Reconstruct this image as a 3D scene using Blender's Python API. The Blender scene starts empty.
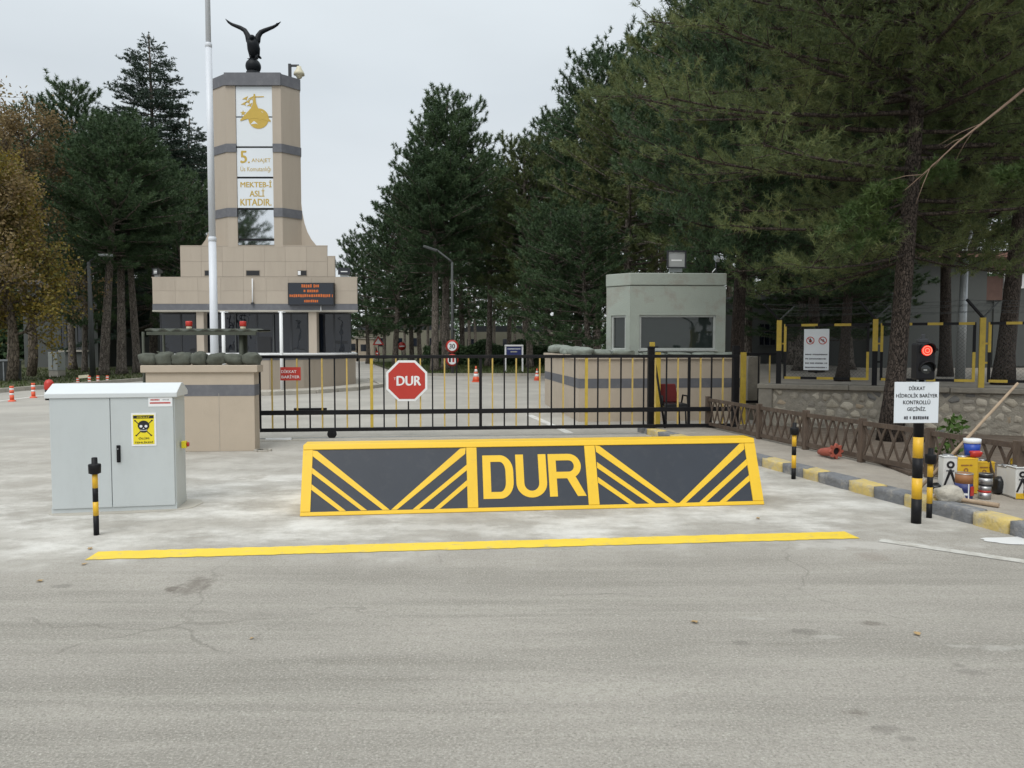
import bpy, bmesh, math, random
import numpy as np
from math import sin, cos, pi, radians
from mathutils import Vector, Matrix, noise as mnoise
from mathutils.geometry import tessellate_polygon

random.seed(7)
scene = bpy.context.scene
COL = scene.collection

# ------------------------------------------------------------------ camera
F_PX, CAM_H, PITCH = 770.0, 1.6, math.atan(39.0 / 770.0)
cam_data = bpy.data.cameras.new("camera")
cam_data.sensor_width = 36.0
cam_data.lens = F_PX / 1024.0 * 36.0
cam_data.clip_start, cam_data.clip_end = 0.05, 3000.0
cam = bpy.data.objects.new("camera", cam_data)
cam.location = (0, 0, CAM_H)
cam.rotation_euler = (pi / 2 - PITCH, 0, 0)
COL.objects.link(cam)
scene.camera = cam

# ------------------------------------------------------------------ overcast daylight
SUN_EL, SUN_AZ = radians(52), radians(200)
world = bpy.data.worlds.new("World")
scene.world = world
world.use_nodes = True
wn, wl = world.node_tree.nodes, world.node_tree.links
wn.clear()
out = wn.new("ShaderNodeOutputWorld")
bg = wn.new("ShaderNodeBackground")
bg.inputs["Strength"].default_value = 0.1
sky = wn.new("ShaderNodeTexSky")
sky.sky_type = 'NISHITA'
sky.sun_disc = False
sky.sun_elevation, sky.sun_rotation = SUN_EL, SUN_AZ
tc = wn.new("ShaderNodeTexCoord")
sep = wn.new("ShaderNodeSeparateXYZ")
wl.new(tc.outputs["Generated"], sep.inputs[0])
ramp = wn.new("ShaderNodeValToRGB")           # the cloud layer: pale at the horizon, a little bluer above, bright overhead
cr = ramp.color_ramp
cr.elements[0].position, cr.elements[0].color = 0.0, (0.78, 0.81, 0.83, 1)
cr.elements[1].position, cr.elements[1].color = 1.0, (1.68, 1.77, 1.80, 1)
e = cr.elements.new(0.3); e.color = (0.70, 0.76, 0.805, 1)
e = cr.elements.new(0.5); e.color = (0.90, 0.97, 1.01, 1)
wl.new(sep.outputs["Z"], ramp.inputs[0])
cn = wn.new("ShaderNodeTexNoise")
cn.inputs["Scale"].default_value, cn.inputs["Detail"].default_value = 1.6, 5
mp = wn.new("ShaderNodeMapping"); mp.inputs["Scale"].default_value = (1, 1, 3.0)
wl.new(tc.outputs["Generated"], mp.inputs[0]); wl.new(mp.outputs[0], cn.inputs["Vector"])
mr = wn.new("ShaderNodeMapRange")
mr.inputs["From Min"].default_value, mr.inputs["From Max"].default_value = 0.3, 0.7
mr.inputs["To Min"].default_value, mr.inputs["To Max"].default_value = 9.1, 10.5
wl.new(cn.outputs["Fac"], mr.inputs[0])
vm = wn.new("ShaderNodeVectorMath"); vm.operation = 'SCALE'
wl.new(ramp.outputs[0], vm.inputs[0]); wl.new(mr.outputs[0], vm.inputs["Scale"])
mx = wn.new("ShaderNodeMix"); mx.data_type = 'RGBA'
mx.inputs[0].default_value = 0.94
wl.new(sky.outputs[0], mx.inputs[6]); wl.new(vm.outputs[0], mx.inputs[7])
wl.new(mx.outputs[2], bg.inputs[0]); wl.new(bg.outputs[0], out.inputs[0])

sun_d = bpy.data.lights.new("sun", 'SUN')
sun_d.energy, sun_d.angle, sun_d.color = 1.5, radians(35), (1.0, 0.97, 0.92)
sun = bpy.data.objects.new("sun", sun_d)
sd = Vector((cos(SUN_EL) * sin(SUN_AZ), cos(SUN_EL) * cos(SUN_AZ), sin(SUN_EL)))
sun.rotation_euler = sd.to_track_quat('Z', 'Y').to_euler()
sun.location = (0, 0, 40)
COL.objects.link(sun)
scene.view_settings.view_transform = 'Standard'
scene.view_settings.look = 'None'
scene.view_settings.exposure = 0.0
scene.view_settings.gamma = 1.0
scene.cycles.max_bounces = 6
scene.cycles.transparent_max_bounces = 8

# ------------------------------------------------------------------ measuring the photograph
def ray(px, py):
    u, v = (px - 512.0) / F_PX, (384.0 - py) / F_PX
    return Vector((u, cos(PITCH) + v * sin(PITCH), v * cos(PITCH) - sin(PITCH)))
def at(px, py, Y):
    d = ray(px, py)
    return Vector((0, 0, CAM_H)) + d * (Y / d.y)
def gp(px, py, z=0.0):
    d = ray(px, py)
    return Vector((0, 0, CAM_H)) + d * ((z - CAM_H) / d.z)

# ------------------------------------------------------------------ materials
def mat(name, col, rough=0.6, metal=0.0, var=0.12, scale=6.0, dirt=0.0, dirt_col=(0.12, 0.10, 0.08), dirt_scale=3.0,
        bump=0.0, bump_scale=40.0, spec=0.5, dirt_lo=0.5, dirt_hi=0.75, coat=0.0, stretch=(1, 1, 1), objvar=0.0):
    m = bpy.data.materials.new(name)
    m.use_nodes = True
    n, l = m.node_tree.nodes, m.node_tree.links
    b = n["Principled BSDF"]
    b.inputs["Roughness"].default_value = rough
    b.inputs["Metallic"].default_value = metal
    b.inputs["Specular IOR Level"].default_value = spec
    if coat: b.inputs["Coat Weight"].default_value = coat
    t = n.new("ShaderNodeTexCoord"); oi = n.new("ShaderNodeObjectInfo")
    vs = n.new("ShaderNodeVectorMath"); vs.operation = 'SCALE'; vs.inputs["Scale"].default_value = 37.0
    cb = n.new("ShaderNodeCombineXYZ")
    for k in range(3): l.new(oi.outputs["Random"], cb.inputs[k])
    l.new(cb.outputs[0], vs.inputs[0])
    mpn = n.new("ShaderNodeMapping"); mpn.inputs["Scale"].default_value = stretch
    l.new(t.outputs["Object"], mpn.inputs[0])
    ad = n.new("ShaderNodeVectorMath"); ad.operation = 'ADD'
    l.new(mpn.outputs[0], ad.inputs[0]); l.new(vs.outputs[0], ad.inputs[1])
    nz = n.new("ShaderNodeTexNoise"); nz.inputs["Scale"].default_value = scale; nz.inputs["Detail"].default_value = 6
    nz.inputs["Roughness"].default_value = 0.65
    l.new(ad.outputs[0], nz.inputs["Vector"])
    r = n.new("ShaderNodeValToRGB")
    r.color_ramp.elements[0].position, r.color_ramp.elements[1].position = 0.25, 0.75
    r.color_ramp.elements[0].color = tuple(c * (1 - var) for c in col) + (1,)
    r.color_ramp.elements[1].color = tuple(min(1, c * (1 + var)) for c in col) + (1,)
    l.new(nz.outputs["Fac"], r.inputs[0])
    last = r.outputs[0]
    if dirt > 0:
        n2 = n.new("ShaderNodeTexNoise"); n2.inputs["Scale"].default_value = dirt_scale; n2.inputs["Detail"].default_value = 8
        n2.inputs["Roughness"].default_value = 0.7
        l.new(ad.outputs[0], n2.inputs["Vector"])
        q = n.new("ShaderNodeMapRange"); q.inputs["From Min"].default_value = dirt_lo; q.inputs["From Max"].default_value = dirt_hi
        q.inputs["To Max"].default_value = dirt
        l.new(n2.outputs["Fac"], q.inputs[0])
        m2 = n.new("ShaderNodeMix"); m2.data_type = 'RGBA'
        l.new(q.outputs[0], m2.inputs[0]); l.new(last, m2.inputs[6]); m2.inputs[7].default_value = tuple(dirt_col) + (1,)
        last = m2.outputs[2]
    if objvar:
        hv = n.new("ShaderNodeHueSaturation"); ov = n.new("ShaderNodeMapRange"); ov.inputs["To Min"].default_value = 1 - objvar; ov.inputs["To Max"].default_value = 1 + objvar
        l.new(oi.outputs["Random"], ov.inputs[0]); l.new(ov.outputs[0], hv.inputs["Value"]); l.new(last, hv.inputs["Color"]); last = hv.outputs[0]
    l.new(last, b.inputs["Base Color"])
    if bump > 0:
        n3 = n.new("ShaderNodeTexNoise"); n3.inputs["Scale"].default_value = bump_scale; n3.inputs["Detail"].default_value = 5
        l.new(ad.outputs[0], n3.inputs["Vector"])
        bp = n.new("ShaderNodeBump"); bp.inputs["Strength"].default_value = bump; bp.inputs["Distance"].default_value = 0.02
        l.new(n3.outputs["Fac"], bp.inputs["Height"]); l.new(bp.outputs[0], b.inputs["Normal"])
    return m

def emit(name, col, strength):
    m = bpy.data.materials.new(name); m.use_nodes = True
    b = m.node_tree.nodes["Principled BSDF"]
    b.inputs["Base Color"].default_value = tuple(c * 0.4 for c in col) + (1,)
    b.inputs["Emission Color"].default_value = tuple(col) + (1,)
    b.inputs["Emission Strength"].default_value = strength
    return m

def glass_mat(name, col, rough=0.03, rip=0.0):
    m = bpy.data.materials.new(name); m.use_nodes = True
    n, l = m.node_tree.nodes, m.node_tree.links
    b = n["Principled BSDF"]
    b.inputs["Base Color"].default_value = tuple(col) + (1,)
    b.inputs["Roughness"].default_value = rough
    b.inputs["Specular IOR Level"].default_value = 0.7
    if rip:
        t = n.new("ShaderNodeTexCoord"); z = n.new("ShaderNodeTexNoise"); z.inputs["Scale"].default_value = 1.6
        l.new(t.outputs["Object"], z.inputs["Vector"])
        bp = n.new("ShaderNodeBump"); bp.inputs["Strength"].default_value = rip; bp.inputs["Distance"].default_value = 0.1
        l.new(z.outputs["Fac"], bp.inputs["Height"]); l.new(bp.outputs[0], b.inputs["Normal"])
    return m

def foliage(name, cols, rough=0.55, transl=0.0, nscale=0.8):
    m = bpy.data.materials.new(name); m.use_nodes = True
    n, l = m.node_tree.nodes, m.node_tree.links
    b = n["Principled BSDF"]; b.inputs["Roughness"].default_value = rough; b.inputs["Specular IOR Level"].default_value = 0.25
    g = n.new("ShaderNodeNewGeometry"); t = n.new("ShaderNodeTexCoord"); oi = n.new("ShaderNodeObjectInfo")
    z = n.new("ShaderNodeTexNoise"); z.inputs["Scale"].default_value = nscale; z.inputs["Detail"].default_value = 3
    l.new(t.outputs["Object"], z.inputs["Vector"])
    a = n.new("ShaderNodeMath"); a.operation = 'MULTIPLY_ADD'; a.inputs[1].default_value = 0.45
    l.new(g.outputs["Random Per Island"], a.inputs[0])
    sc = n.new("ShaderNodeMapRange"); sc.inputs["From Min"].default_value = 0.3; sc.inputs["From Max"].default_value = 0.7
    sc.inputs["To Max"].default_value = 0.42
    l.new(z.outputs["Fac"], sc.inputs[0]); l.new(sc.outputs[0], a.inputs[2])
    a2 = n.new("ShaderNodeMath"); a2.operation = 'MULTIPLY_ADD'; a2.inputs[1].default_value = 0.22
    l.new(oi.outputs["Random"], a2.inputs[0]); l.new(a.outputs[0], a2.inputs[2])
    r = n.new("ShaderNodeValToRGB")
    el = r.color_ramp.elements
    while len(el) < len(cols): el.new(0.5)
    for i, c in enumerate(cols):
        el[i].position = i / (len(cols) - 1); el[i].color = tuple(c) + (1,)
    l.new(a2.outputs[0], r.inputs[0]); l.new(r.outputs[0], b.inputs["Base Color"])
    if transl:
        o = n["Material Output"]; tr = n.new("ShaderNodeBsdfTranslucent"); ms = n.new("ShaderNodeMixShader"); ms.inputs[0].default_value = transl
        l.new(r.outputs[0], tr.inputs[0]); l.new(b.outputs[0], ms.inputs[1]); l.new(tr.outputs[0], ms.inputs[2]); l.new(ms.outputs[0], o.inputs[0])
    return m

def bark_mat(name, c1, c2, sc=1.0):
    m = bpy.data.materials.new(name); m.use_nodes = True
    n, l = m.node_tree.nodes, m.node_tree.links
    b = n["Principled BSDF"]; b.inputs["Roughness"].default_value = 0.9; b.inputs["Specular IOR Level"].default_value = 0.2
    t = n.new("ShaderNodeTexCoord"); mpn = n.new("ShaderNodeMapping"); mpn.inputs["Scale"].default_value = (sc, sc, sc * 0.35)
    l.new(t.outputs["Object"], mpn.inputs[0])
    z = n.new("ShaderNodeTexNoise"); z.inputs["Scale"].default_value = 9; z.inputs["Detail"].default_value = 7
    v = n.new("ShaderNodeTexVoronoi"); v.inputs["Scale"].default_value = 14; v.feature = 'DISTANCE_TO_EDGE'
    dz = n.new("ShaderNodeVectorMath"); dz.operation = 'MULTIPLY_ADD'; dz.inputs[1].default_value = (0.15, 0.15, 0.15)
    l.new(mpn.outputs[0], z.inputs["Vector"]); l.new(z.outputs["Color"], dz.inputs[0]); l.new(mpn.outputs[0], dz.inputs[2])
    l.new(dz.outputs[0], v.inputs["Vector"])
    r = n.new("ShaderNodeValToRGB"); r.color_ramp.elements[0].position = 0.3; r.color_ramp.elements[1].position = 0.72
    r.color_ramp.elements[0].color = tuple(c1) + (1,); r.color_ramp.elements[1].color = tuple(c2) + (1,)
    l.new(z.outputs["Fac"], r.inputs[0])
    q = n.new("ShaderNodeMapRange"); q.inputs["From Max"].default_value = 0.12
    l.new(v.outputs["Distance"], q.inputs[0])
    m2 = n.new("ShaderNodeMix"); m2.data_type = 'RGBA'; m2.inputs[6].default_value = tuple(c * 0.45 for c in c1) + (1,)
    l.new(q.outputs[0], m2.inputs[0]); l.new(r.outputs[0], m2.inputs[7]); l.new(m2.outputs[2], b.inputs["Base Color"])
    bp = n.new("ShaderNodeBump"); bp.inputs["Strength"].default_value = 0.9; bp.inputs["Distance"].default_value = 0.03
    l.new(q.outputs[0], bp.inputs["Height"]); l.new(bp.outputs[0], b.inputs["Normal"])
    return m

YEL = (0.80, 0.47, 0.02)
M = dict(
    yellow=mat("yellow_paint", (0.78, 0.49, 0.02), 0.42, var=0.06, scale=3, dirt=0.45, dirt_col=(0.40, 0.27, 0.07), dirt_scale=16, dirt_lo=0.60, dirt_hi=0.80),
    navy=mat("charcoal_paint", (0.022, 0.028, 0.040), 0.5, var=0.10, scale=2.5, dirt=0.5, dirt_col=(0.052, 0.055, 0.062), dirt_scale=7, dirt_lo=0.52, dirt_hi=0.78),
    black=mat("black_paint", (0.008, 0.008, 0.010), 0.5, var=0.3, scale=8, dirt=0.3, dirt_col=(0.03, 0.028, 0.025), dirt_scale=10, spec=0.22),
    blk_yel=mat("post_yellow", (0.72, 0.42, 0.02), 0.4, var=0.08, scale=6, dirt=0.3, dirt_col=(0.3, 0.2, 0.06), dirt_scale=9),
    dull_yel=mat("dull_yellow_paint", (0.50, 0.355, 0.045), 0.5, var=0.14, scale=9, dirt=0.35, dirt_col=(0.16, 0.11, 0.05), dirt_scale=12),
    bar_yel=mat("pale_yellow_bar", (0.52, 0.37, 0.10), 0.5, var=0.15, scale=9, dirt=0.3, dirt_col=(0.15, 0.11, 0.06), dirt_scale=12),
    cab=mat("cabinet_grey", (0.50, 0.535, 0.54), 0.45, var=0.03, scale=2, dirt=0.35, dirt_col=(0.36, 0.375, 0.375), dirt_scale=3.0, dirt_lo=0.48, stretch=(1, 1, .45)),
    cabroof=mat("cabinet_roof", (0.60, 0.63, 0.64), 0.4, var=0.04, scale=3, dirt=0.2, dirt_col=(0.45, 0.45, 0.45)),
    beige=mat("beige_render", (0.455, 0.385, 0.305), 0.85, var=0.05, scale=2.2, dirt=0.40, dirt_col=(0.33, 0.275, 0.215), dirt_scale=1.6, bump=0.15, bump_scale=90),
    tower=mat("beige_cladding", (0.395, 0.338, 0.275), 0.6, var=0.05, scale=1.0, dirt=0.35, dirt_col=(0.30, 0.25, 0.20), dirt_scale=1.5, stretch=(1.6, 1.6, .25), objvar=0.04),
    stripe=mat("grey_stripe", (0.125, 0.128, 0.143), 0.7, var=0.1, scale=5, dirt=0.25, dirt_col=(0.26, 0.25, 0.25), dirt_scale=5),
    joint=mat("dark_joint", (0.25, 0.215, 0.175), 0.9, var=0.1),
    booth=mat("green_grey_render", (0.325, 0.36, 0.32), 0.85, var=0.06, scale=2, dirt=0.55, dirt_col=(0.26, 0.22, 0.185), dirt_scale=2.4, dirt_lo=0.50, dirt_hi=0.68, bump=0.3, bump_scale=35),
    framegrey=mat("window_frame_grey", (0.40, 0.42, 0.40), 0.6, var=0.08),
    white=mat("white_paint", (0.78, 0.79, 0.80), 0.5, var=0.03, dirt=0.12, dirt_col=(0.55, 0.54, 0.52)),
    panel=mat("white_sign_panel", (0.70, 0.74, 0.78), 0.35, var=0.02, scale=1),
    gold=mat("gold_lettering", (0.52, 0.36, 0.07), 0.4, var=0.06, metal=0.2),
    pole=mat("flagpole_white", (0.64, 0.67, 0.72), 0.4, var=0.04, scale=3, dirt=0.15, dirt_col=(0.5, 0.5, 0.5)),
    galv=mat("galvanised_steel", (0.40, 0.42, 0.43), 0.45, metal=0.6, var=0.15, scale=12),
    lampgrey=mat("lamp_post_grey", (0.085, 0.09, 0.09), 0.7, var=0.1, spec=0.2),
    red=mat("sign_red", (0.47, 0.035, 0.025), 0.45, var=0.06),
    redp=mat("red_plastic", (0.46, 0.028, 0.018), 0.4, var=0.08),
    orange=mat("orange_plastic", (0.75, 0.115, 0.05), 0.5, var=0.08),
    rust=mat("faded_orange_red", (0.36, 0.085, 0.055), 0.6, var=0.25, scale=14, dirt=0.4, dirt_col=(0.2, 0.12, 0.1), dirt_scale=20),
    chair=mat("red_fabric", (0.13, 0.012, 0.012), 0.8, var=0.15),
    bronze=mat("dark_bronze", (0.007, 0.009, 0.012), 0.5, var=0.3, scale=6, spec=0.2),
    cream=mat("cream_plastic", (0.60, 0.56, 0.42), 0.5, var=0.05),
    signyel=mat("sign_yellow", (0.80, 0.66, 0.02), 0.45, var=0.03),
    ink=mat("black_ink", (0.012, 0.012, 0.014), 0.5, var=0.1),
    greytext=mat("dark_grey_ink", (0.06, 0.06, 0.07), 0.5, var=0.1),
    blue=mat("blue_plastic", (0.012, 0.055, 0.36), 0.4, var=0.08),
    navyblue=mat("navy_sign", (0.02, 0.03, 0.14), 0.5, var=0.08),
    wood=mat("weathered_wood", (0.088, 0.062, 0.045), 0.85, var=0.35, scale=12, dirt=0.4, dirt_col=(0.17, 0.14, 0.115), dirt_scale=6, bump=0.5, bump_scale=60, stretch=(1, 1, 0.3)),
    stick=mat("bare_wood_pole", (0.36, 0.27, 0.185), 0.8, var=0.2, scale=15),
    concrete=mat("old_concrete", (0.235, 0.215, 0.18), 0.95, var=0.2, scale=5, dirt=0.5, dirt_col=(0.12, 0.11, 0.09), dirt_scale=4, bump=0.6, bump_scale=30),
    slab=mat("pale_concrete", (0.42, 0.395, 0.345), 0.95, var=0.14, scale=4, dirt=0.35, dirt_col=(0.27, 0.245, 0.21), dirt_scale=1.8, bump=0.4, bump_scale=40),
    kyel=mat("kerb_yellow", (0.60, 0.46, 0.16), 0.85, var=0.16, scale=9, dirt=0.8, dirt_col=(0.40, 0.365, 0.30), dirt_scale=6, dirt_lo=0.44, dirt_hi=0.62, bump=0.6, bump_scale=35),
    kgrey=mat("kerb_grey", (0.175, 0.18, 0.19), 0.9, var=0.2, scale=9, dirt=0.7, dirt_col=(0.40, 0.37, 0.32), dirt_scale=6, dirt_lo=0.52, dirt_hi=0.68, bump=0.7, bump_scale=35),
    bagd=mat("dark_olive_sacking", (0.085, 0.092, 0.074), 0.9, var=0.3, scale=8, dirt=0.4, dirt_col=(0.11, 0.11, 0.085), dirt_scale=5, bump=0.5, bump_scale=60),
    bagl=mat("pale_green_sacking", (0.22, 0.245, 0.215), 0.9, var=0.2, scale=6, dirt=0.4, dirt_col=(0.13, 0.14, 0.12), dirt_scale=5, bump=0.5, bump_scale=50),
    camo=mat("camouflage_paint", (0.055, 0.062, 0.045), 0.7, var=0.35, scale=5),
    dirtysack=mat("dusty_white_sack", (0.44, 0.41, 0.35), 0.95, var=0.25, scale=14, dirt=0.4, dirt_col=(0.25, 0.23, 0.19), dirt_scale=8, bump=0.8, bump_scale=25),
    tin=mat("metal_tin", (0.42, 0.42, 0.42), 0.35, metal=0.8, var=0.15),
    canyel=mat("can_yellow", (0.72, 0.45, 0.03), 0.35, var=0.05, dirt=0.3, dirt_col=(0.4, 0.3, 0.15), dirt_scale=9),
    canwhite=mat("can_white", (0.66, 0.66, 0.64), 0.35, var=0.04, dirt=0.25, dirt_col=(0.45, 0.42, 0.36), dirt_scale=9),
    plastic=mat("black_bin_bag", (0.015, 0.016, 0.018), 0.3, var=0.3, bump=0.9, bump_scale=14),
    brown=mat("brown_label", (0.30, 0.13, 0.05), 0.5, var=0.1),
    farwall=mat("grey_green_wall", (0.088, 0.094, 0.09), 0.9, var=0.08, scale=0.6, dirt=0.25, dirt_col=(0.09, 0.09, 0.085), dirt_scale=0.7),
    palewall=mat("pale_ochre_wall", (0.20, 0.19, 0.145), 0.9, var=0.08, scale=0.5),
    tile=mat("red_roof_tile", (0.24, 0.13, 0.105), 0.85, var=0.2, scale=5),
    brickr=mat("red_brick_wall", (0.115, 0.068, 0.055), 0.9, var=0.2, scale=4),
    darkfr=mat("dark_frame", (0.028, 0.03, 0.035), 0.5, var=0.1),
    glass=glass_mat("dark_blue_glass", (0.006, 0.009, 0.015), 0.02, 0.12),
    glassb=glass_mat("booth_glass", (0.022, 0.030, 0.028), 0.04, 0.10),
    glassf=glass_mat("far_glass", (0.010, 0.014, 0.024), 0.08),
    lens=glass_mat("dark_lens", (0.02, 0.024, 0.026), 0.08),
    lampface=glass_mat("lamp_glass", (0.36, 0.37, 0.37), 0.1),
    redlight=emit("red_signal", (0.95, 0.03, 0.015), 1.0),
    redcore=emit("red_signal_core", (1.0, 0.30, 0.20), 1.2),
    led=emit("amber_led", (0.80, 0.19, 0.03), 0.30),
    bark=bark_mat("pine_bark", (0.050, 0.041, 0.036), (0.145, 0.115, 0.096), 3.0),
    barkfar=bark_mat("grey_pine_bark", (0.115, 0.098, 0.083), (0.29, 0.25, 0.215), 0.8),
    deadwood=mat("dead_branch", (0.235, 0.16, 0.115), 0.9, var=0.25, scale=8),
)
mir = bpy.data.materials.new("mirror_glass"); mir.use_nodes = True
_b = mir.node_tree.nodes["Principled BSDF"]
_b.inputs["Metallic"].default_value = 1.0; _b.inputs["Roughness"].default_value = 0.03; _b.inputs["Base Color"].default_value = (0.86, 0.88, 0.9, 1)
M['mirror'] = mir
M['pine'] = foliage("pine_needles", [(0.022, 0.043, 0.021), (0.046, 0.082, 0.038), (0.075, 0.122, 0.054), (0.115, 0.165, 0.070)], transl=0.12)
M['pine2'] = foliage("olive_pine_needles", [(0.042, 0.065, 0.026), (0.088, 0.120, 0.049), (0.150, 0.182, 0.070), (0.22, 0.22, 0.095)], transl=0.22)
M['pinefresh'] = foliage("fresh_pine_needles", [(0.035, 0.065, 0.022), (0.062, 0.105, 0.032), (0.10, 0.145, 0.042)])
M['cedar'] = foliage("cedar_needles", [(0.020, 0.038, 0.027), (0.042, 0.068, 0.046), (0.075, 0.104, 0.068)])
M['autumn'] = foliage("autumn_leaves", [(0.13, 0.115, 0.03), (0.22, 0.185, 0.04), (0.30, 0.215, 0.045), (0.19, 0.185, 0.05), (0.26, 0.155, 0.05)], transl=0.3, nscale=0.5)
M['autumnb'] = foliage("brown_leaves", [(0.12, 0.085, 0.045), (0.18, 0.13, 0.06), (0.22, 0.155, 0.07), (0.18, 0.15, 0.065)], transl=0.3, nscale=0.5)
M['grass'] = foliage("grass_blades", [(0.030, 0.050, 0.014), (0.055, 0.080, 0.022), (0.10, 0.10, 0.035)], nscale=0.4)
M['weed'] = foliage("weed_leaves", [(0.05, 0.10, 0.02), (0.08, 0.14, 0.03)], transl=0.2)
M['drylf'] = foliage("dry_leaf", [(0.42, 0.31, 0.15), (0.34, 0.22, 0.11)])
# ------------------------------------------------------------------ mesh builders
class MB:
    """collects simple shapes, then becomes ONE mesh object"""
    def __init__(self): self.v, self.f, self.mi, self.sm = [], [], [], []
    def add(self, vs, fs, mi=0, smooth=False):
        o = len(self.v); self.v += [tuple(p) for p in vs]
        self.f += [tuple(i + o for i in f) for f in fs]; self.mi += [mi] * len(fs); self.sm += [smooth] * len(fs)
        return self
    def box(self, c, s, mi=0, rz=0.0, mtx=None):
        x, y, z = s[0] / 2, s[1] / 2, s[2] / 2
        vs = [Vector((a * x, b * y, d * z)) for a in (-1, 1) for b in (-1, 1) for d in (-1, 1)]
        R = mtx if mtx is not None else Matrix.Rotation(rz, 3, 'Z')
        vs = [R @ p + Vector(c) for p in vs]
        return self.add(vs, [(0, 1, 3, 2), (4, 6, 7, 5), (0, 4, 5, 1), (2, 3, 7, 6), (0, 2, 6, 4), (1, 5, 7, 3)], mi)
    def bar(self, p0, p1, w, d, mi=0, up=(0, 0, 1)):
        """square bar from p0 to p1, w across, d along 'up'-ish"""
        p0, p1 = Vector(p0), Vector(p1); t = (p1 - p0).normalized()
        u = Vector(up)
        if abs(t.dot(u)) > 0.95: u = Vector((0, 1, 0))
        s = t.cross(u).normalized(); n = s.cross(t).normalized()
        vs = []
        for p in (p0, p1):
            for a, b in ((-1, -1), (1, -1), (1, 1), (-1, 1)): vs.append(p + s * a * w / 2 + n * b * d / 2)
        return self.add(vs, [(3, 2, 1, 0), (4, 5, 6, 7), (0, 1, 5, 4), (1, 2, 6, 5), (2, 3, 7, 6), (3, 0, 4, 7)], mi)
    def tube(self, pts, rad, n=8, mi=0, cap=True, smooth=True, jit=0.0, rng=None):
        pts = [Vector(p) for p in pts]
        if not hasattr(rad, '__len__'): rad = [rad] * len(pts)
        vs = []; ref = None
        for i, p in enumerate(pts):
            t = (pts[min(i + 1, len(pts) - 1)] - pts[max(i - 1, 0)])
            t = t.normalized() if t.length > 1e-9 else Vector((0, 0, 1))
            if ref is None: ref = Vector((1, 0, 0)) if abs(t.x) < 0.9 else Vector((0, 1, 0))
            s = (ref - t * ref.dot(t)).normalized(); ref = s; b = t.cross(s)
            for k in range(n):
                a = 2 * pi * k / n; r = rad[i]
                if jit: r *= 1 + jit * (2 * mnoise.noise(Vector((cos(a) * 2.1, sin(a) * 2.1, p.z * 2.4 + p.x))))
                vs.append(p + s * cos(a) * r + b * sin(a) * r)
        fs = []
        for i in range(len(pts) - 1):
            for k in range(n):
                k2 = (k + 1) % n
                fs.append((i * n + k, i * n + k2, (i + 1) * n + k2, (i + 1) * n + k))
        self.add(vs, fs, mi, smooth)
        if cap:
            o = len(self.v) - len(vs)
            self.f += [tuple(o + k for k in reversed(range(n))), tuple(o + (len(pts) - 1) * n + k for k in range(n))]
            self.mi += [mi, mi]; self.sm += [False, False]
        return self
    def cyl(self, c, r, h, n=16, mi=0, r2=None): return self.tube([c, (c[0], c[1], c[2] + h)], [r, r if r2 is None else r2], n, mi)
    def lathe(self, prof, c=(0, 0, 0), n=20, mi=0, axis='Z', smooth=True):
        vs = []
        for r, z in prof:
            for k in range(n):
                a = 2 * pi * k / n
                p = (r * cos(a), r * sin(a), z)
                if axis == 'Y': p = (p[0], p[2], p[1])
                vs.append(Vector(p) + Vector(c))
        fs = []
        for i in range(len(prof) - 1):
            for k in range(n):
                k2 = (k + 1) % n; q = (i * n + k, i * n + k2, (i + 1) * n + k2, (i + 1) * n + k)
                fs.append(q if axis == 'Z' else q[::-1])
        return self.add(vs, fs, mi, smooth)
    def prism(self, loop, thick, plane='XZ', off=0.0, mi=0, holes=()):
        """extrude a 2-D outline (with holes); XZ faces -Y at y=off and goes back by thick; XY rises from z=off"""
        loops = [[Vector((p[0], p[1], 0)) for p in L] for L in [loop] + list(holes)]
        tris = tessellate_polygon(loops); flat = [p for L in loops for p in L]
        def put(p, d): return Vector((p.x, off + d, p.y)) if plane == 'XZ' else (Vector((p.x, p.y, off + d)) if plane == 'XY' else Vector((off + d, p.x, p.y)))
        nv = len(flat)
        vs = [put(p, 0) for p in flat] + [put(p, thick) for p in flat]
        fs = []
        for t in tris:
            fs.append(tuple(t)); fs.append(tuple(i + nv for i in reversed(t)))
        o = 0
        for L in loops:
            k = len(L)
            for i in range(k):
                a, b = o + i, o + (i + 1) % k
                fs.append((a, b, b + nv, a + nv))
            o += k
        return self.add(vs, fs, mi)
    def mesh(self, name, mats):
        me = bpy.data.meshes.new(name)
        me.from_pydata(self.v, [], self.f)
        for m in (mats if isinstance(mats, (list, tuple)) else [mats]): me.materials.append(M[m] if isinstance(m, str) else m)
        me.polygons.foreach_set("material_index", self.mi)
        me.polygons.foreach_set("use_smooth", self.sm)
        bm = bmesh.new(); bm.from_mesh(me); bmesh.ops.recalc_face_normals(bm, faces=bm.faces); bm.to_mesh(me); bm.free()
        me.update()
        return me
    def build(self, name, mats, parent=None, loc=(0, 0, 0), rot=(0, 0, 0), bevel=0.0, seg=2):
        return link(name, self.mesh(name, mats), parent, loc, rot, bevel, seg)

def link(name, me, parent=None, loc=(0, 0, 0), rot=(0, 0, 0), bevel=0.0, seg=2):
    o = bpy.data.objects.new(name, me); COL.objects.link(o)
    o.location = loc; o.rotation_euler = rot; o.parent = parent
    if bevel:
        b = o.modifiers.new("bevel", 'BEVEL'); b.width = bevel; b.segments = seg; b.limit_method = 'ANGLE'; b.angle_limit = radians(40)
    return o

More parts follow.
